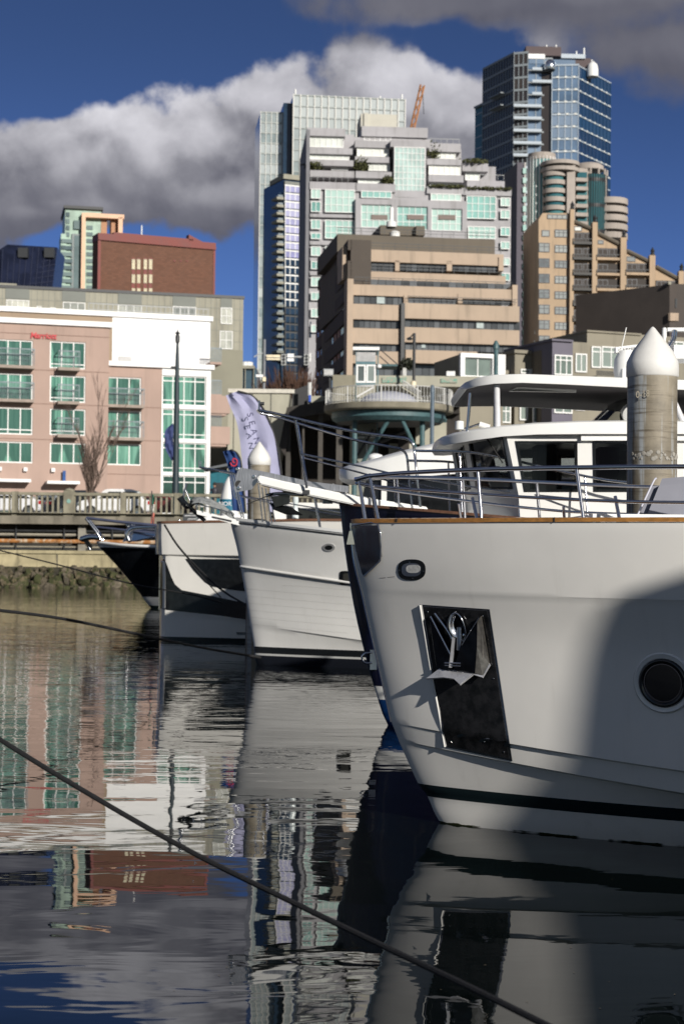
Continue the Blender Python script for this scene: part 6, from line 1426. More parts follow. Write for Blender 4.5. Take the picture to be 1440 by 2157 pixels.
for x0, y0, x1, y1, w0, w1, mm in ((1107, 97, 1181, 116, -14, -2, M_plum), (1181, 113, 1232, 122, -16, -3, M_jb2), (1205, 122, 1243, 150, -16, -4, M_plum), (1109, 113, 1147, 123, -3, .5, M_wht), (1113, 124, 1211, 134, -6, .2, M_jc)):
    b = MB(); f3.blk(b, x0, y0, x1, y1, w0, w1); b.build('penthouse', mm, JT)
MB().lathe(f4.pt(f4.uv(1157, 133, 1)[0], 1, f4.uv(1157, 140, 1)[1]), [(2.2, -1.5), (2.6, 0), (2.2, 1.6), (1.2, 2.6), (0, 2.8)], 24).build('glint_drum', mat('glint_metal', (.85, .85, .85), .16, metal=1), JT, smooth=True)  # drum added to the roof only to catch a bright sun glint
MB().lathe(f4.pt(f4.uv(1247, 150, -6)[0], -6, f4.uv(1247, 152, -6)[1]), [(2.4, -2), (2.4, 1), (2, 3), (0, 5)], 16).build('roof_dome', M_wfr, JT, smooth=True)
for x, y0, y1 in ((1150, 95, 110), (1170, 95, 100), (1213, 108, 116), (1229, 101, 118), (1245, 126, 140)): rail(JT, [f3.pt(f3.uv(x, y1, -5)[0], -5, f3.uv(x, y1, -5)[1]), f3.pt(f3.uv(x, y0, -5)[0], -5, f3.uv(x, y0, -5)[1])], .35, 'antenna', M_wfr)
b = MB(); f1.blk(b, 1000, 230, 1018, 620, -14, -1); b.build('west_wing', cityglass('teal_wing_glass', (.03, .10, .11), .1, rnd=(.06, .15, .15)), JT); b = MB(); f1.blk(b, 997, 225, 1022, 229, -15, 0); b.build('wing_roof', M_jb, JT)
b = MB()
for k in range(14): f1.blk(b, 1000, 242 + k * 24, 1018, 244 + k * 24, -2, -.8)
b.build('wing_bands', M_jb2, JT, fix=False)

# ---- curved balcony tower
KT = thing('curved_tower', 'curved beige apartment tower with rounded balcony stacks', 'building', (60, 450, 33)); fK = Fr(1090, 452, 1290, 456)
M_kb = mat('pinkish_concrete', (.40, .35, .31), .8, .06, .3, extra=streak); M_kg = cityglass('teal_curved_glass', (.03, .11, .13), .06, rnd=(.07, .20, .21), sc=.1)
kx = lambda x: 960 + x / 2.996
ky = lambda y: 60 + y / 2.996
def KB(x0, y0, x1, y1, w0, w1, nm, m): b = MB(); fK.blk(b, kx(x0), ky(y0), kx(x1), ky(y1), w0, w1); return b.build(nm, m, KT)
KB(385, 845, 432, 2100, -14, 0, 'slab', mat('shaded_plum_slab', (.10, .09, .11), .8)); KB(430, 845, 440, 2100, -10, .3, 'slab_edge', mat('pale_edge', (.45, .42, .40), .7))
for k in range(20): KB(421, 880 + k * 60, 442, 915 + k * 60, .3, .6, 'window', M_tg)
def cyl(x0, x1, y0, y1, D, m, nm, prof=None, bulge=1.0):
    a, c = P(kx(x0), ky(y0), D), P(kx(x1), ky(y0), D); cx_ = (a.x + c.x) / 2; r_ = (c.x - a.x) / 2; z1, z0 = P(kx((x0 + x1) / 2), ky(y0), D - r_).z, P(kx((x0 + x1) / 2), ky(y1), D - r_).z
    return MB().lathe((cx_, D, 0), prof(r_, z0, z1) if prof else [(0, z0), (r_, z0), (r_, z1), (0, z1)], 40).build(nm, m, KT, smooth=True, sharp=40), cx_, r_, z0, z1
o, cx_, r_, z0, z1 = cyl(455, 625, 800, 2100, 460, M_tg if False else cityglass('pale_round_glass', (.12, .25, .25), .1, rnd=(.3, .42, .4), sc=.08), 'round_corner')
b = MB()
for k in range(13):
    a = math.pi + math.pi * k / 12; q = V((cx_ + math.cos(a) * r_ * 1.01, 460 + math.sin(a) * r_ * 1.01, 0)); b.tube([q + V((0, 0, z0)), q + V((0, 0, z1))], .17, 4)
b.build('mullions', M_wfr, KT, fix=False)
MB().lathe((cx_, 460, 0), [(0, z1 + 1.2), (r_ * 1.03, z1 + 1), (r_ * 1.04, z1 - .8), (r_, z1 - .8)], 40).build('roof_rim', M_kb, KT, smooth=True, sharp=40)
KB(560, 900, 760, 2000, -12, -4, 'core', M_kb); KB(700, 828, 752, 1400, -12, 1.5, 'pier', M_kb); KB(535, 790, 590, 812, -12, -4, 'plant_room', M_kb); KB(600, 840, 700, 900, -12, -3, 'upper_core', M_kb)
for k in range(7):
    y = 925 + k * 54; z = fK.uv(1160, ky(y))[1]; cxx = P(kx(620), ky(y), 455).x; rx = (P(kx(695), 500, 455).x - P(kx(545), 500, 455).x) / 2
    o = MB().lathe((cxx, 455, 0), [(0, z - .25), (rx, z - .25), (rx, z + .95), (rx - .2, z + .95), (rx - .2, z)], 32).build('balcony', M_kb, KT, smooth=True, sharp=40)
    MB().lathe((cxx, 455, 0), [(rx * .8, z), (rx * .8, z + 2.2)], 32).build('window', M_kg, KT, smooth=True)
for k in range(2):
    y = 862 + k * 40; z = fK.uv(1175, ky(y), -1)[1]; cxx = P(kx(655), 500, 455).x; MB().lathe((cxx, 456, 0), [(0, z - .2), (5.2, z - .2), (5.2, z + .8), (4.9, z + .8), (4.9, z), (0, z)], 24).build('balcony', M_kb, KT, smooth=True, sharp=40)
KB(752, 880, 830, 1600, -12, -3, 'core', M_kb)
for k in range(6):
    y = 915 + k * 55; KB(755, y + 25, 832, y + 48, -3, 1, 'balcony', M_kb); KB(765, y - 10, 825, y + 24, -3, -.5, 'window', M_kg)
o, cx2, r2_, z02, z12 = cyl(770, 950, 915, 1900, 464, M_kg, 'curved_glazing')
b = MB()
for k in range(20):
    a = math.pi * 1.0 + math.pi * k / 19; q = V((cx2 + math.cos(a) * r2_ * 1.01, 464 + math.sin(a) * r2_ * 1.01, 0)); b.tube([q + V((0, 0, z02)), q + V((0, 0, z12))], .14, 4)
for k in range(8): b.lathe((cx2, 464, 0), [(r2_ * 1.005, z12 - 2 - k * 7), (r2_ * 1.01, z12 - 1.4 - k * 7), (r2_ * 1.005, z12 - 1.0 - k * 7)], 40)
b.build('mullions', M_dark, KT, fix=False)
MB().lathe((cx2 - 1, 464, 0), [(r2_ * .8, z12 + 3.3), (r2_ * 1.02, z12 + 2.7), (r2_ * 1.04, z12 + 1.5), (r2_ * .92, z12 + 1.5), (r2_ * .9, z12 + 2.3), (r2_ * .7, z12 + 2.8)], 40).build('roof_ring', M_kb, KT, smooth=True, sharp=40)
for k in range(6): a = math.pi * (1.05 + k * .18); q = V((cx2 + math.cos(a) * r2_, 464 + math.sin(a) * r2_, 0)); MB().tube([q + V((0, 0, z12)), q + V((0, 0, z12 + 1.6))], .3, 6).build('roof_column', M_kb, KT)
KB(925, 920, 948, 1900, -10, -6, 'right_pier', M_kb)
for k in range(5):
    y = 1100 + k * 55; z = fK.uv(1275, ky(y), -6)[1]; MB().lathe((P(kx(965), 500, 466).x, 466, 0), [(0, z - .8), (3, z - .8), (5, z), (5, z + 1.6), (4.7, z + 1.6), (4.7, z)], 20).build('balcony', M_kb, KT, smooth=True, sharp=40)

# ---- tan stepped apartments
fL = Fr(1133, 330, 1440, 332.4)
LT = bldg('stepped_apartments', 'tan apartment block whose roof line steps down to the right with chimney piers', 'building', fL)
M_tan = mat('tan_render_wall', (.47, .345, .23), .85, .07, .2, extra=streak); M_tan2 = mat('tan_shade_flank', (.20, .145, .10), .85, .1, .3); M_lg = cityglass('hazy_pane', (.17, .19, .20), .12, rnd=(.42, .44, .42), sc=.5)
def lp(x, y, w=0): u, v = fL.uv(kx(x), ky(y), w); return fL.pt(u, w, v)
out = [(520, 1205), (545, 1165), (708, 1165), (745, 1215), (860, 1265), (895, 1290), (1040, 1365), (1075, 1400), (1220, 1470), (1260, 1500), (1440, 1600), (1440, 2300), (520, 2300)]
b = MB(); b.prism([lp(x, y) for x, y in out], fL.N * -16); b.build('wall', M_tan, LT)
b = MB(); b.prism([lp(x, y, -.05) for x, y in ((436, 1290), (520, 1205), (520, 2400), (436, 2400))], fL.N * -.0 + V((0, 14, 0)))
fLs = Fr(1105, 345, 1132, 330.2)
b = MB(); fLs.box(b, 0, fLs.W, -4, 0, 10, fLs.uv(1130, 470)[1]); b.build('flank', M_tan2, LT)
for k in range(12):
    for px in (1110, 1121): b = MB(); fLs.blk(b, px, 500 + k * 22, px + 5, 509 + k * 22, 0, .2); b.build('flank_window', M_gFd, LT)
def LW(x0, y0, x1, y1, c=3, rows=(.6,), g=None): mwin(fL, LT, fL.rc(kx(x0), ky(y0), kx(x1), ky(y1), .1), g or M_lg, mat('dark_win_frame', (.10, .10, .11), .5), .16, c, rows, .13, .14)
for k in range(9): LW(622, 1268 + k * 97.5, 704, 1316 + k * 97.5)
for k in range(8): LW(522, 1352 + k * 97.5, 590, 1410 + k * 97.5, 2)
LW(540, 1272, 590, 1312, 1, ()); LW(575, 1172, 700, 1200, 4, ())
LW(745, 1248, 792, 1278, 1, (), M_wg); LW(893, 1335, 930, 1360, 1, ()); LW(1075, 1438, 1130, 1470, 1, ())
for (x0, x1, n, ys0_, pier) in ((738, 856, 7, 1285, 1), (888, 1032, 6, 1385, 0), (1072, 1218, 4, 1480, 0), (1258, 1400, 1, 1590, 0)):
    for k in range(n):
        y = ys0_ + k * 97.5; b = MB(); fL.blk(b, kx(x0), ky(y), kx(x1), ky(y + 60), -.1, .12); b.build('recess_shade_panel', mat('recess_shade', (.05, .042, .038), .8), LT)  # dark panel on the flat wall stands in for balcony shade
        LW(x0 + 4, y + 4, (x0 + x1) / 2 - 4, y + 44, 2, (), M_wg if pier else M_lg); 
        if pier or k == 0: LW((x0 + x1) / 2 + 4, y + 4, x1 - 4, y + 44, 2, (), M_lg)
        b = MB(); fL.blk(b, kx(x0), ky(y + 58), kx(x1), ky(y + 74), .1, 1.3); o = b.build('balcony', mat('black_rail_panel', (.05, .048, .045), .6) if pier else M_tan, LT)
        b = MB(); fL.blk(b, kx(x0), ky(y + 36), kx(x1), ky(y + 58), 1.22, 1.28)
        b = MB(); u0, u1, v0, v1 = fL.rc(kx(x0), ky(y + 38), kx(x1), ky(y + 58), 1.3); fL.box(b, u0, u1, 1.2, 1.28, v1 - .12, v1)
        for j in range(int((u1 - u0) / .6)): fL.box(b, u0 + j * .6, u0 + j * .6 + .12, 1.2, 1.26, v0, v1 - .12)
        b.build('railing', M_dark, o, fix=False)
for x0, x1, y in ((720, 745, 1140), (860, 892, 1222), (1038, 1075, 1318), (1220, 1256, 1430), (1404, 1438, 1530)):
    b = MB(); fL.blk(b, kx(x0), ky(y), kx(x1), ky(2300), -.2, 1.0); o = b.build('pier', M_tan, LT); b = MB(); q = fL.uv(kx((x0 + x1) / 2), ky(y), .4); b.lathe(fL.pt(q[0], .4, q[1]), [(.5, 0), (.3, .5), (.45, .8), (0, 1.6)], 8); b.build('chimney_pot', M_dark, o, smooth=True)
for (a, c) in (((745, 1215), (860, 1265)), ((895, 1290), (1040, 1365)), ((1075, 1400), (1220, 1470)), ((1260, 1500), (1440, 1600))): MB().tube([lp(*a, .3), lp(*c, .3)], .35, 6).build('sloping_coping', M_brn, LT)
# ---- brown office at the right edge
fM = Fr(1350 if False else 1408, 225, 1500, 233)
MBd = bldg('brown_office', 'brown office with a long sloping parapet at the right edge', 'building', fM)
M_bd = mat('dark_brown_cladding', (.075, .062, .055), .8, .1, .3)
def mp_(x, y, w=0): u, v = fM.uv(kx(x), ky(y), w); return fM.pt(u, w, v)
b = MB(); b.prism([mp_(1345, 1615), mp_(1700, 1630), mp_(1700, 2300), mp_(1345, 2300)], fM.N * -15); b.build('wall', M_bd, MBd)
b = MB(); b.prism([mp_(1350, 1795, .3), mp_(1700, 1800, .3), mp_(1700, 1845, .3), mp_(1350, 1845, .3)], fM.N * -.3); b.build('spandrel', M_bei, MBd)
b = MB(); b.prism([mp_(1382, 1705, .1), mp_(1700, 1710, .1), mp_(1700, 1765, .1), mp_(1382, 1762, .1)], fM.N * -.1); b.build('window', M_rib, MBd)
fMs = Fr(1258, 300, 1409, 225.5); sp_ = lambda x, y, w=0: (lambda uv: fMs.pt(uv[0], w, uv[1]))(fMs.uv(kx(x), ky(y), w))
b = MB(); b.prism([sp_(895, 1870), sp_(1347, 1612), sp_(1347, 2300), sp_(895, 2300)], fMs.N * -8); b.build('flank', M_bd, MBd)
MB().tube([sp_(895, 1866, .3), sp_(1347, 1606, .3)], .25, 6).build('coping', M_pan, MBd)
for k, (x0, x1) in enumerate(((1000, 1100), (1110, 1215), (1228, 1338))):
    ya = lambda x: 1870 - (x - 895) * .52
    b = MB(); b.prism([sp_(x0, ya(x0) + 52 + (x0 - 1000) * .04, .05), sp_(x1, ya(x1) + 56, .05), sp_(x1, ya(x1) + 115, .05), sp_(x0, ya(x0) + 100, .05)], fMs.N * -.1); b.build('window', (cityglass('rust_reflect_glass', (.13, .07, .045), .1, rnd=(.06, .08, .10), sc=.3)), MBd)

# ---- grey-beige townhouses
TH = Fr(1160, 176, 1440, 182)
TB = bldg('townhouses', 'olive grey townhouses with white framed windows behind the piling', 'building', TH)
M_ol = mat('olive_grey_siding', (.27, .245, .19), .85, .07, .3, extra=streak); M_lv = mat('lavender_siding', (.14, .13, .165), .8, .08, .3); M_gg = cityglass('sage_pane', (.13, .17, .15), .1, rnd=(.28, .33, .30), sc=.6)
ux = lambda x: 900 + x / 2.667
uy = lambda y: 660 + y / 2.667
def TBk(x0, y0, x1, y1, w0, w1, nm='wall', m=None, base=None):
    b = MB(); u0, u1, v0, v1 = TH.rc(ux(x0), uy(y0), ux(x1), uy(y1), w1)
    if base is not None: v0 = base
    TH.box(b, u0, u1, w0, w1, v0, v1); return b.build(nm, m or M_ol, TB)
TBk(895, 100, 1700, 800, -12, 0, base=3); TBk(895, 93, 1200, 103, -12.2, .2, 'parapet')
TBk(815, 160, 897, 800, -10, .8, 'bay', M_ol, 3); TBk(700, 150, 815, 800, -8, 2.4, 'bay', M_lv, 3); TBk(698, 142, 818, 153, -8, 2.7, 'parapet', M_lv)
TBk(490, 215, 700, 800, -14, -2, base=3); TBk(488, 203, 585, 222, -14, -1.7, 'parapet'); TBk(270, 310, 492, 800, -10, -3, base=3); TBk(640, 205, 700, 800, -6, .2, 'wall', M_brn, 3)
TBk(110, 395, 470, 900, -10, -2.2, 'wall', M_ol, 3)
def TW(x0, y0, x1, y1, w, c=2, rows=(), fw=.13): mwin(TH, TB, TH.rc(ux(x0), uy(y0), ux(x1), uy(y1), w), M_gg, M_wfr, w + .12, c, rows, fw, .16)
for r_ in ((918, 185, 970, 305, .05, 1, (.75,)), (975, 185, 1080, 305, .05, 2, (.75,)), (1130, 190, 1200, 300, .05, 2), (1350, 155, 1435, 230, .05, 2), (710, 232, 810, 345, 2.45, 3, (.75,)), (828, 225, 892, 330, .85, 2), (520, 312, 575, 338, -1.95, 1), (583, 312, 628, 338, -1.95, 1), (708, 500, 810, 560, 2.45, 2), (828, 510, 880, 545, .85, 1), (410, 505, 465, 615, -2.1, 2, (.6,)), (295, 565, 355, 635, -2.1, 3, (.5,)), (145, 480, 190, 560, -2.1, 2, (.5,)), (205, 465, 270, 525, -2.1, 2), (590, 500, 690, 615, -.9, 3), (515, 500, 560, 600, -1.9, 1)): TW(*r_)
b = MB()
u0, u1, v0, v1 = TH.rc(ux(950), uy(270), ux(1080), uy(350), 1.5); TH.box(b, u0, u1, .1, 1.5, v0 - .15, v0); o = b.build('balcony', M_ol, TB); b = MB()
for k in range(30): u = u0 + (u1 - u0) * k / 29; TH.box(b, u - .02, u + .02, 1.42, 1.46, v0, v1 - 1.0)
TH.box(b, u0, u1, 1.4, 1.48, v1 - 1.0, v1 - .94); b.build('railing', M_dark, o, fix=False)
# white framed box in front of the office
fW = Fr(970, 160, 1050, 161)
WB = bldg('white_framed_shop', 'white framed glass box below the beige office', 'building', fW)
b = MB(); r_ = [fW.rc(979, 752, 1037, 792, 0)]; q = fW.rc(970, 743, 1064, 797, 0); cut_wall(fW, b, q[0], q[1], q[2], q[3], r_, 0, .5); b.build('frame', M_wht, WB)
mwin(fW, WB, r_[0], M_gg, M_wfr, -.3, 2, (), .1); b = MB(); fW.box(b, q[0] + .05, q[1], -8, -.6, 4, q[3] - .1); b.build('wall', M_ol, WB)
# ================= viewing platform, walls, street things behind the boats =================
def pbox(b, x0, y0, x1, y1, D0, D1_):
    a = P(x0, y1, D0); c = P(x1, y0, D0); return b.box((a.x, D0, a.z), (c.x, D1_, c.z))
RW = thing('retaining_wall', 'pale concrete retaining wall behind the feather flags', 'wall', (P(550, 1000, 150).x, 150, 4))
M_rw = mat('pale_retaining_concrete', (.40, .385, .31), .9, .12, .4, stretch=(1, 1, .4), bump=.02)
b = MB(); xa, xb = P(480, 900, 150).x, P(600, 900, 150).x; zt = P(550, 828, 150).z
b.hexa([V((xa, 150, 3)), V((xb - 1.4, 150, 3)), V((xb - 1.4, 175, 3)), V((xa, 175, 3)), V((xa, 150, zt)), V((xb + .4, 150, zt)), V((xb + .4, 175, zt)), V((xa, 175, zt))]); b.build('wall', M_rw, RW)
b = MB(); b.box((xa, 149.8, zt), (xb + .8, 150.4, zt + .35)); b.build('coping', mat('bright_coping', (.60, .57, .50), .8), RW)
for x in (492, 531, 570): b = MB(); q = P(x, 900, 150).x; b.box((q - .03, 149.97, 4), (q + .03, 150.02, zt)); b.build('joint', M_dark, RW)
VD = thing('dark_viaduct', 'dark viaduct structure with concrete columns under the beige office', 'bridge', (P(650, 1000, 146).x, 146, 4))
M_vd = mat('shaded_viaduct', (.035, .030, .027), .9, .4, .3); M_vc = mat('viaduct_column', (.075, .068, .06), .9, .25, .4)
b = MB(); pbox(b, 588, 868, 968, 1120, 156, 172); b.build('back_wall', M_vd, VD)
b = MB(); b.prism([P(604, 858, 146), P(694, 842, 146), P(694, 868, 146), P(604, 882, 146)], (0, 12, 0)); b.build('deck_beam', mat('dark_beam', (.05, .045, .04), .9, .3, .5), VD)
for x0, x1 in ((600, 612), (634, 641), (668, 680), (706, 722)): b = MB(); pbox(b, x0, 872, x1, 1110, 147, 149); b.build('column', M_vc, VD)
b = MB(); b.prism([P(588, 940, 146.5), P(604, 860, 146.5), P(616, 862, 146.5), P(600, 960, 146.5)], (0, 1, 0)); b.build('brace', M_vd, VD)
for x0, y0, x1, y1 in ((735, 870, 770, 975), (774, 872, 796, 975), (874, 888, 940, 975), (818, 935, 884, 970)): b = MB(); pbox(b, x0, y0, x1, y1 + 80, 154, 155.5); b.build('concrete_panel', M_rw, VD)
for x0, y0, x1, y1 in ((838, 880, 862, 965), (775, 905, 800, 975)): b = MB(); pbox(b, x0, y0, x1, y1, 153, 153.8); b.build('dark_panel', M_vd, VD)
b = MB(); pbox(b, 700, 793, 1010, 812, 140, 156); b.build('upper_slab', M_rw, VD); b = MB(); pbox(b, 700, 790, 748, 850, 139, 139.9); b.build('abutment', mat('abutment_concrete', (.26, .24, .18), .9, .15, .5), VD)
def graf(t_, vec, c):
    mp = t_.n('ShaderNodeMapping'); t_.put(mp.inputs[0], vec); mp.inputs['Scale'].default_value = (1, 1, 2)
    s = t_.ss(t_.noise(mp.outputs[0], 2.2, 3, .5, dist=2.5), .5, .56); return t_.mix(s, c, (.16, .36, .28, 1))
b = MB(); pbox(b, 804, 795, 856, 806, 139.9, 140); b.build('graffiti', mat('faded_graffiti', (.36, .35, .29), .9, extra=graf), VD)
b = MB(); pbox(b, 928, 798, 962, 806, 139.9, 140); b.build('graffiti', MATS['faded_graffiti'], VD)
b = MB(); pbox(b, 940, 782, 958, 792, 139.9, 141); b.build('box', M_wfr, VD)
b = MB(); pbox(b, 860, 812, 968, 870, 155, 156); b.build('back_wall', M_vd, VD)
# platform
VP = thing('viewing_platform', 'round raised viewing platform on teal steel struts with white railing', 'platform', (P(817, 1000, 125).x, 125, 4.0))
cx = VP.location.x; RR = 4.72
zr0, zr1 = 12.25, 12.75
MB().lathe((cx, 125, 0), [(0, zr0), (RR - .1, zr0), (RR, zr0 + .1), (RR, zr1), (0, zr1)], 56).build('deck_rim', mat('rim_concrete', (.22, .20, .15), .85, .2, 1), VP, smooth=True, sharp=40)
MB().lathe((cx, 125, 0), [(RR - .9, zr0 - .75), (RR - .55, zr0 - .45), (RR - .55, zr0), ], 56).build('ring_beam', M_teal, VP, smooth=True)
MB().lathe((cx, 125, 0), [(0, zr0 - .3), (RR - .95, zr0 - .75), (RR - 1.0, zr0 - .4)], 40).build('soffit', M_dark, VP, smooth=True)
MB().lathe((cx, 125.5, 0), [(2.3, zr1), (2.2, zr1 + .25), (1.9, zr1 + .7), (1.5, zr1 + .95), (.6, zr1 + 1.15), (0, zr1 + 1.2)], 32).build('dome', mat('aluminium_dome', (.55, .56, .62), .35, .05, metal=.3), VP, smooth=True)
b = MB(); n = 110
for k in range(n):
    a = 2 * math.pi * k / n; q = V((cx + math.cos(a) * (RR - .1), 125 + math.sin(a) * (RR - .1), zr1)); w_ = .05 if k % 10 == 0 else .018; b.box(q - V((w_, w_, 0)), q + V((w_, w_, 1.15)))
M_wr = mat('white_railing_paint', (.55, .55, .53), .5)
b.build('pickets', M_wr, VP, fix=False)
for h in (1.15, .12): MB().tube([V((cx + math.cos(2 * math.pi * k / 48) * (RR - .1), 125 + math.sin(2 * math.pi * k / 48) * (RR - .1), zr1 + h)) for k in range(49)], .035, 6).build('handrail', M_wr, VP, smooth=True)
ap = P(834, 858, 121.4)
for (x, y) in ((742, 1010), (905, 1010)): MB().tube([ap, P(x, y, 122.5)], .15, 8).build('strut', M_teal, VP, smooth=True)
for x in (747, 889): MB().tube([P(x, 868, 123), V((P(x, 868, 123).x, 123, 4))], .19, 8).build('column', M_teal, VP, smooth=True)
for ya in (872, 884): MB().tube([P(700, ya, 126), P(940, ya + 2, 126)], .16, 6).build('cross_beam', M_dark if ya < 880 else M_teal, VP)
b = MB(); pbox(b, 873, 878, 930, 886, 127, 127.5); b.build('lit_duct', M_wfr, VP)
MB().tube([P(800, 930, 127), P(858, 905, 127)], .2, 6).build('pipe', M_dark, VP); MB().tube([P(752, 960, 127), P(786, 905, 127)], .1, 6).build('pipe', M_dark, VP)
# elevator
EV = thing('elevator_tower', 'teal framed glass lift tower with louvred head standing beside the platform', 'tower', (P(770, 1000, 128).x, 128, 4.0))
DE = 127.0; q = lambda x, y: P(x, y, DE)
M_tf = mat('teal_frame', (.10, .19, .215), .5)
def eb(x0, y0, x1, y1, d0, d1, nm, m): b = MB(); pbox(b, x0, y0, x1, y1, DE + d0, DE + d1); return b.build(nm, m, EV)
eb(743, 731, 799, 737, -.25, 3.2, 'cap', M_wht)
for x0, x1 in ((745, 750), (791, 797)): eb(x0, 737, x1, 1110, 0, .25, 'frame_post', M_tf)
eb(750, 737, 791, 741, .02, .2, 'frame_rail', M_tf); eb(750, 762, 791, 767, .02, .2, 'frame_rail', M_tf); eb(750, 807, 791, 811, .02, .2, 'frame_rail', M_tf)
b = MB()
for k in range(9): pbox(b, 750, 742 + k * 2.2, 791, 743.4 + k * 2.2, DE + .05, DE + .15)
b.build('louvre', mat('white_louvre', (.5, .5, .5), .5), EV); eb(750, 741, 791, 762, .18, .3, 'louvre_back', M_pan2)
for x0, x1 in ((750, 770), (771, 791)):
    b = MB(); fr_ = .12; a, c = q(x0, 806), q(x1, 768)
    b.box((a.x, DE, a.z), (c.x, DE + .12, a.z + fr_)); b.box((a.x, DE, c.z - fr_), (c.x, DE + .12, c.z)); b.box((a.x, DE, a.z + fr_), (a.x + fr_, DE + .12, c.z - fr_)); b.box((c.x - fr_, DE, a.z + fr_), (c.x, DE + .12, c.z - fr_)); o = b.build('window', M_wht, EV, fix=False)
    b = MB(); b.box((a.x + .05, DE + .05, a.z + .05), (c.x - .05, DE + .09, c.z - .05)); b.build('glass', cityglass('lift_glass', (.10, .12, .12), .1, rnd=(.3, .35, .33), sc=1), o)
eb(750, 811, 791, 838, .05, .12, 'lower_panel', M_pan); b = MB(); b.tube([q(751, 836), q(786, 816)], .06, 5); b.tube([q(751, 813), q(786, 813)], .06, 5); b.build('lattice', M_wht, EV)
eb(741, 742, 745, 1110, .3, 3, 'side_panel', M_dark); eb(750, 838, 791, 1110, .1, 3, 'shaft', mat('shaft_panel', (.24, .25, .21), .6, .15, .8))
for x0, y0, x1, y1 in ((752, 920, 768, 962), (771, 920, 790, 962)):
    eb(x0, y0, x1, y0 + 2, -.02, .1, 'door_frame', M_wht); eb(x0, y0 + 2, x0 + 2, y1, -.02, .1, 'door_frame', M_wht)
eb(798, 767, 837, 771, -.1, 2.4, 'canopy', M_teal); 
for a, c in (((799, 735), (836, 767)), ((799, 750), (818, 767))): MB().tube([q(*a), q(*c)], .04, 5).build('canopy_stay', M_dark, EV)
MB().lathe(q(798, 772) + V((0, -.1, 0)), [(0, .2), (.18, .1), (.18, -.1), (0, -.2)], 10).build('lamp', M_wfr, EV, smooth=True)
# stairs of the platform
ST = thing('footbridge_stair', 'white railed stair rising behind the platform dome', 'stairs', P(870, 840, 131))
b = MB(); b.prism([P(846, 812, 131), P(888, 838, 131), P(888, 842, 131), P(846, 817, 131)], (0, 1.6, 0)); b.build('flight', M_rw, ST)
b = MB()
for k in range(12): x = 848 + k * 3.4; y = 813 + k * 2.1; b.tube([P(x, y, 130.9), P(x, y - 11, 130.9)], .03, 4)
b.tube([P(847, 801, 130.9), P(887, 826, 130.9)], .05, 5); b.build('railing', M_wr, ST, fix=False)
# street furniture
def post(name, label, cat, px, y0, D, r, m, zb=None):
    a = P(px, y0, D); t = thing(name, label, cat, (a.x, D, zb if zb is not None else 4.0)); MB().tube([V((a.x, D, zb if zb is not None else 4.0)), a], r, 8).build('pole', m, t, smooth=True); return t, a
M_lamp = mat('lamp_cream', (.8, .7, .5), .4)
t, a = post('street_lamp', 'dark lamp post with short arm standing above the platform dome', 'lamp', 872, 702, 138, .12, M_dark, 15); MB().tube([a, a + V((-.25, 0, -.25)), P(863, 713, 138)], .06, 6).build('arm', M_dark, t); MB().lathe(P(862, 713, 138), [(0, .15), (.25, 0), (.2, -.12), (0, -.15)], 10).build('lamp_head', M_dark, t, smooth=True)
MB().lathe(P(870, 809, 137.8), [(0, .3), (.22, .2), (.25, 0), (.18, -.3), (0, -.35)], 12).build('globe', M_lamp, t, smooth=True)
t, a = post('marker_post', 'blue grey post with round top in front of the right side of the platform', 'post', 910, 818, 116, .14, mat('blue_grey_post', (.10, .14, .18), .5)); MB().lathe(a, [(.16, -.3), (.16, 0), (.1, .2), (0, .25)], 10).build('cap', MATS['blue_grey_post'], t, smooth=True)
t, a = post('marker_post', 'tall teal post rising in front of the white framed shop', 'post', 1044, 726, 118, .16, M_teal); MB().lathe(a, [(.22, -.3), (.22, 0), (.1, .25), (0, .3)], 10).build('cap', M_teal, t, smooth=True)
t, a = post('traffic_signal_mast', 'signal mast with long arm, two signals and white street signs', 'traffic light', 557, 715, 152, .13, mat('mast_grey', (.16, .17, .19), .5), 16)
MB().tube([P(557, 749, 152), P(657, 753, 152)], .09, 6).build('arm', mat('mast_light_grey', (.4, .41, .42), .5), t)
for x0, y0, x1, y1, nm in ((561, 747.5, 592, 752.5, 'street_sign'), (561, 754.5, 592, 758, 'street_sign'), (605, 745, 619, 752.5, 'street_sign'), (605, 754.5, 619, 761, 'street_sign'), (539, 789, 554, 794, 'street_sign')): b = MB(); pbox(b, x0, y0, x1, y1, 151.7, 151.75); b.build(nm, M_wht if nm and x1 - x0 != 31 else M_lamp, t)
for x in (592.5, 640.5):
    b = MB(); pbox(b, x, 746, x + 10, 769, 151.5, 151.9); o = b.build('signal_head', mat('pale_backplate', (.42, .43, .42), .6), t)
    for k in range(3): MB().lathe(P(x + 5, 750 + k * 7, 151.45), [(0, .02), (.13, .02), (.14, -.05)], 12, (0, -1, 0)).build('lens', M_dark, o)
b = MB(); pbox(b, 652, 744, 655, 762, 151.6, 151.9); b.build('arm_end_plate', M_wfr, t)
MB().tube([P(557, 743, 152), P(545, 746, 152), P(535, 752, 152)], .06, 6).build('lamp_arm', MATS['mast_light_grey'], t)
b = MB(); pbox(b, 553, 794, 560, 803, 151.6, 151.9); b.build('walk_signal', M_lamp, t)
t, a = post('bollard_sign', 'short white and blue post on the dark ramp wall', 'post', 652, 806, 150, .18, M_wr, 15); b = MB(); pbox(b, 650, 832, 655, 846, 149.6, 149.8); b.build('blue_plate', mat('plate_blue', (.02, .08, .45), .6), t)
t = thing('fence_panel', 'dark mesh fence on the ramp between the retaining wall and the office', 'fence', P(634, 850, 152)); b = MB(); b.prism([P(617, 822, 152), P(650, 810, 152), P(650, 850, 152), P(613, 862, 152)], (0, .1, 0)); b.build('mesh_panel', mat('fence_mesh', (.045, .045, .047), .8), t)
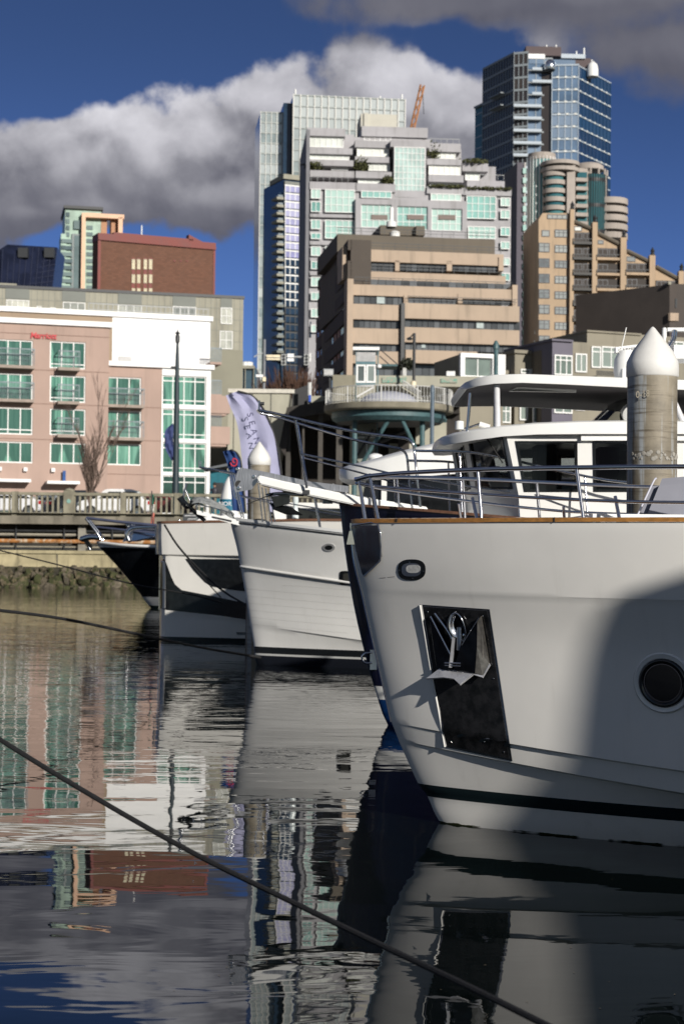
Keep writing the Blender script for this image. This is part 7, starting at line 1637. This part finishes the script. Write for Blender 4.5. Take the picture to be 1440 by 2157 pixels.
t = thing('parapet', 'pale parapet between the blue marked post and the platform', 'wall', P(670, 845, 151)); b = MB(); b.prism([P(655, 834, 151), P(698, 834, 151), P(698, 850, 151), P(655, 850, 151)], (0, 3, 0)); b.build('wall', M_rw, t)
t = thing('flood_light', 'grey floodlight box fixed to the office flank', 'lamp', P(690, 785, 200)); b = MB(); pbox(b, 681, 777, 702, 792, 200, 201); b.build('housing', mat('flood_grey', (.3, .32, .33), .5), t); b = MB(); pbox(b, 682, 779, 701, 790, 199.9, 199.98); b.build('grille', mat('white_louvre', (.5, .5, .5), .5), t); b = MB().tube([P(694, 792, 200.5), P(694, 830, 200.5)], .15, 6); b.build('bracket', M_dark, t)
# far low building and hillside mass seen in the gap
GP = thing('gap_building', 'small glassy building seen in the gap left of the street signals', 'building', P(525, 830, 240)); 
b = MB(); pbox(b, 505, 776, 541, 860, 240, 250); b.build('glass_wall', cityglass('gap_glass', (.06, .10, .13), .1, rnd=(.14, .22, .25), sc=.4), GP)
b = MB(); pbox(b, 503, 770, 536, 776, 239.5, 251); b.build('roof', M_pan, GP)
for x in (515, 533): b = MB(); pbox(b, x, 776, x + 2.5, 860, 239.6, 239.9); b.build('column', M_pan, GP)
for x in (517, 524): MB().lathe(P(x, 768, 241), [(0, .5), (.6, .3), (.6, -.3), (0, -.3)], 10).build('roof_vent', M_wfr, GP, smooth=True)
for i, (x, y, D, rx, rz, lb_) in enumerate(((608, 800, 185, 2.6, 1.6, 'brown leafless thicket right of the signal mast'), (634, 805, 175, 2.0, 1.2, 'brown leafless thicket at the foot of the office flank'), (570, 815, 190, 2.2, .9, 'low brown thicket behind the retaining wall coping'))):
    t = thing('bare_thicket', lb_, 'shrub', P(x, y, D) - V((0, 0, rz + 2)), 'leafless thickets on the slope'); b = MB(); random.seed(i)
    c0_ = V(t.location)
    for k in range(150):
        a = random.uniform(0, 6.28); s = random.uniform(0, 1); e_ = c0_ + V((math.cos(a) * rx * s, math.sin(a) * rx * s, 2 + rz * random.uniform(.6, 2))); st = c0_ + V((math.cos(a) * rx * s * .5, math.sin(a) * rx * s * .5, 0)); b.tube([st, st.lerp(e_, .5) + V((random.uniform(-.3, .3), 0, .2)), e_], [.07, .05, .02], 3, False)
    b.build('branches', mat('brown_twigs', (.07, .035, .022), .9), t, fix=False)
b = MB(); b.hexa([V((P(540, 0, 170).x, 158, 4)), V((P(700, 0, 170).x, 158, 4)), V((P(700, 0, 215).x, 215, 4)), V((P(540, 0, 215).x, 215, 4)), V((P(540, 0, 170).x, 158, 15.5)), V((P(700, 0, 170).x, 158, 15.5)), V((P(700, 0, 215).x, 215, 19)), V((P(540, 0, 215).x, 215, 19))])
tag(b.build('hillside', mat('dark_soil', (.035, .028, .022), .95, .4, .3)), kind='structure')
# bridge-level street under the office
for x, lb_ in ((852, 'dark evergreen planter left of the lamp post'),):
    t = thing('planter_shrub', lb_, 'shrub', P(x + 4, 782, 145)); bush(P(x + 6, 768, 145), .8, .6, 260, '', '', s=.2).build('foliage', mat('dark_foliage', (.02, .024, .012), .8, .4), t, fix=False); b = MB(); pbox(b, x - 4, 775, x + 4, 792, 144.5, 145.5); b.build('planter', M_wr, t)
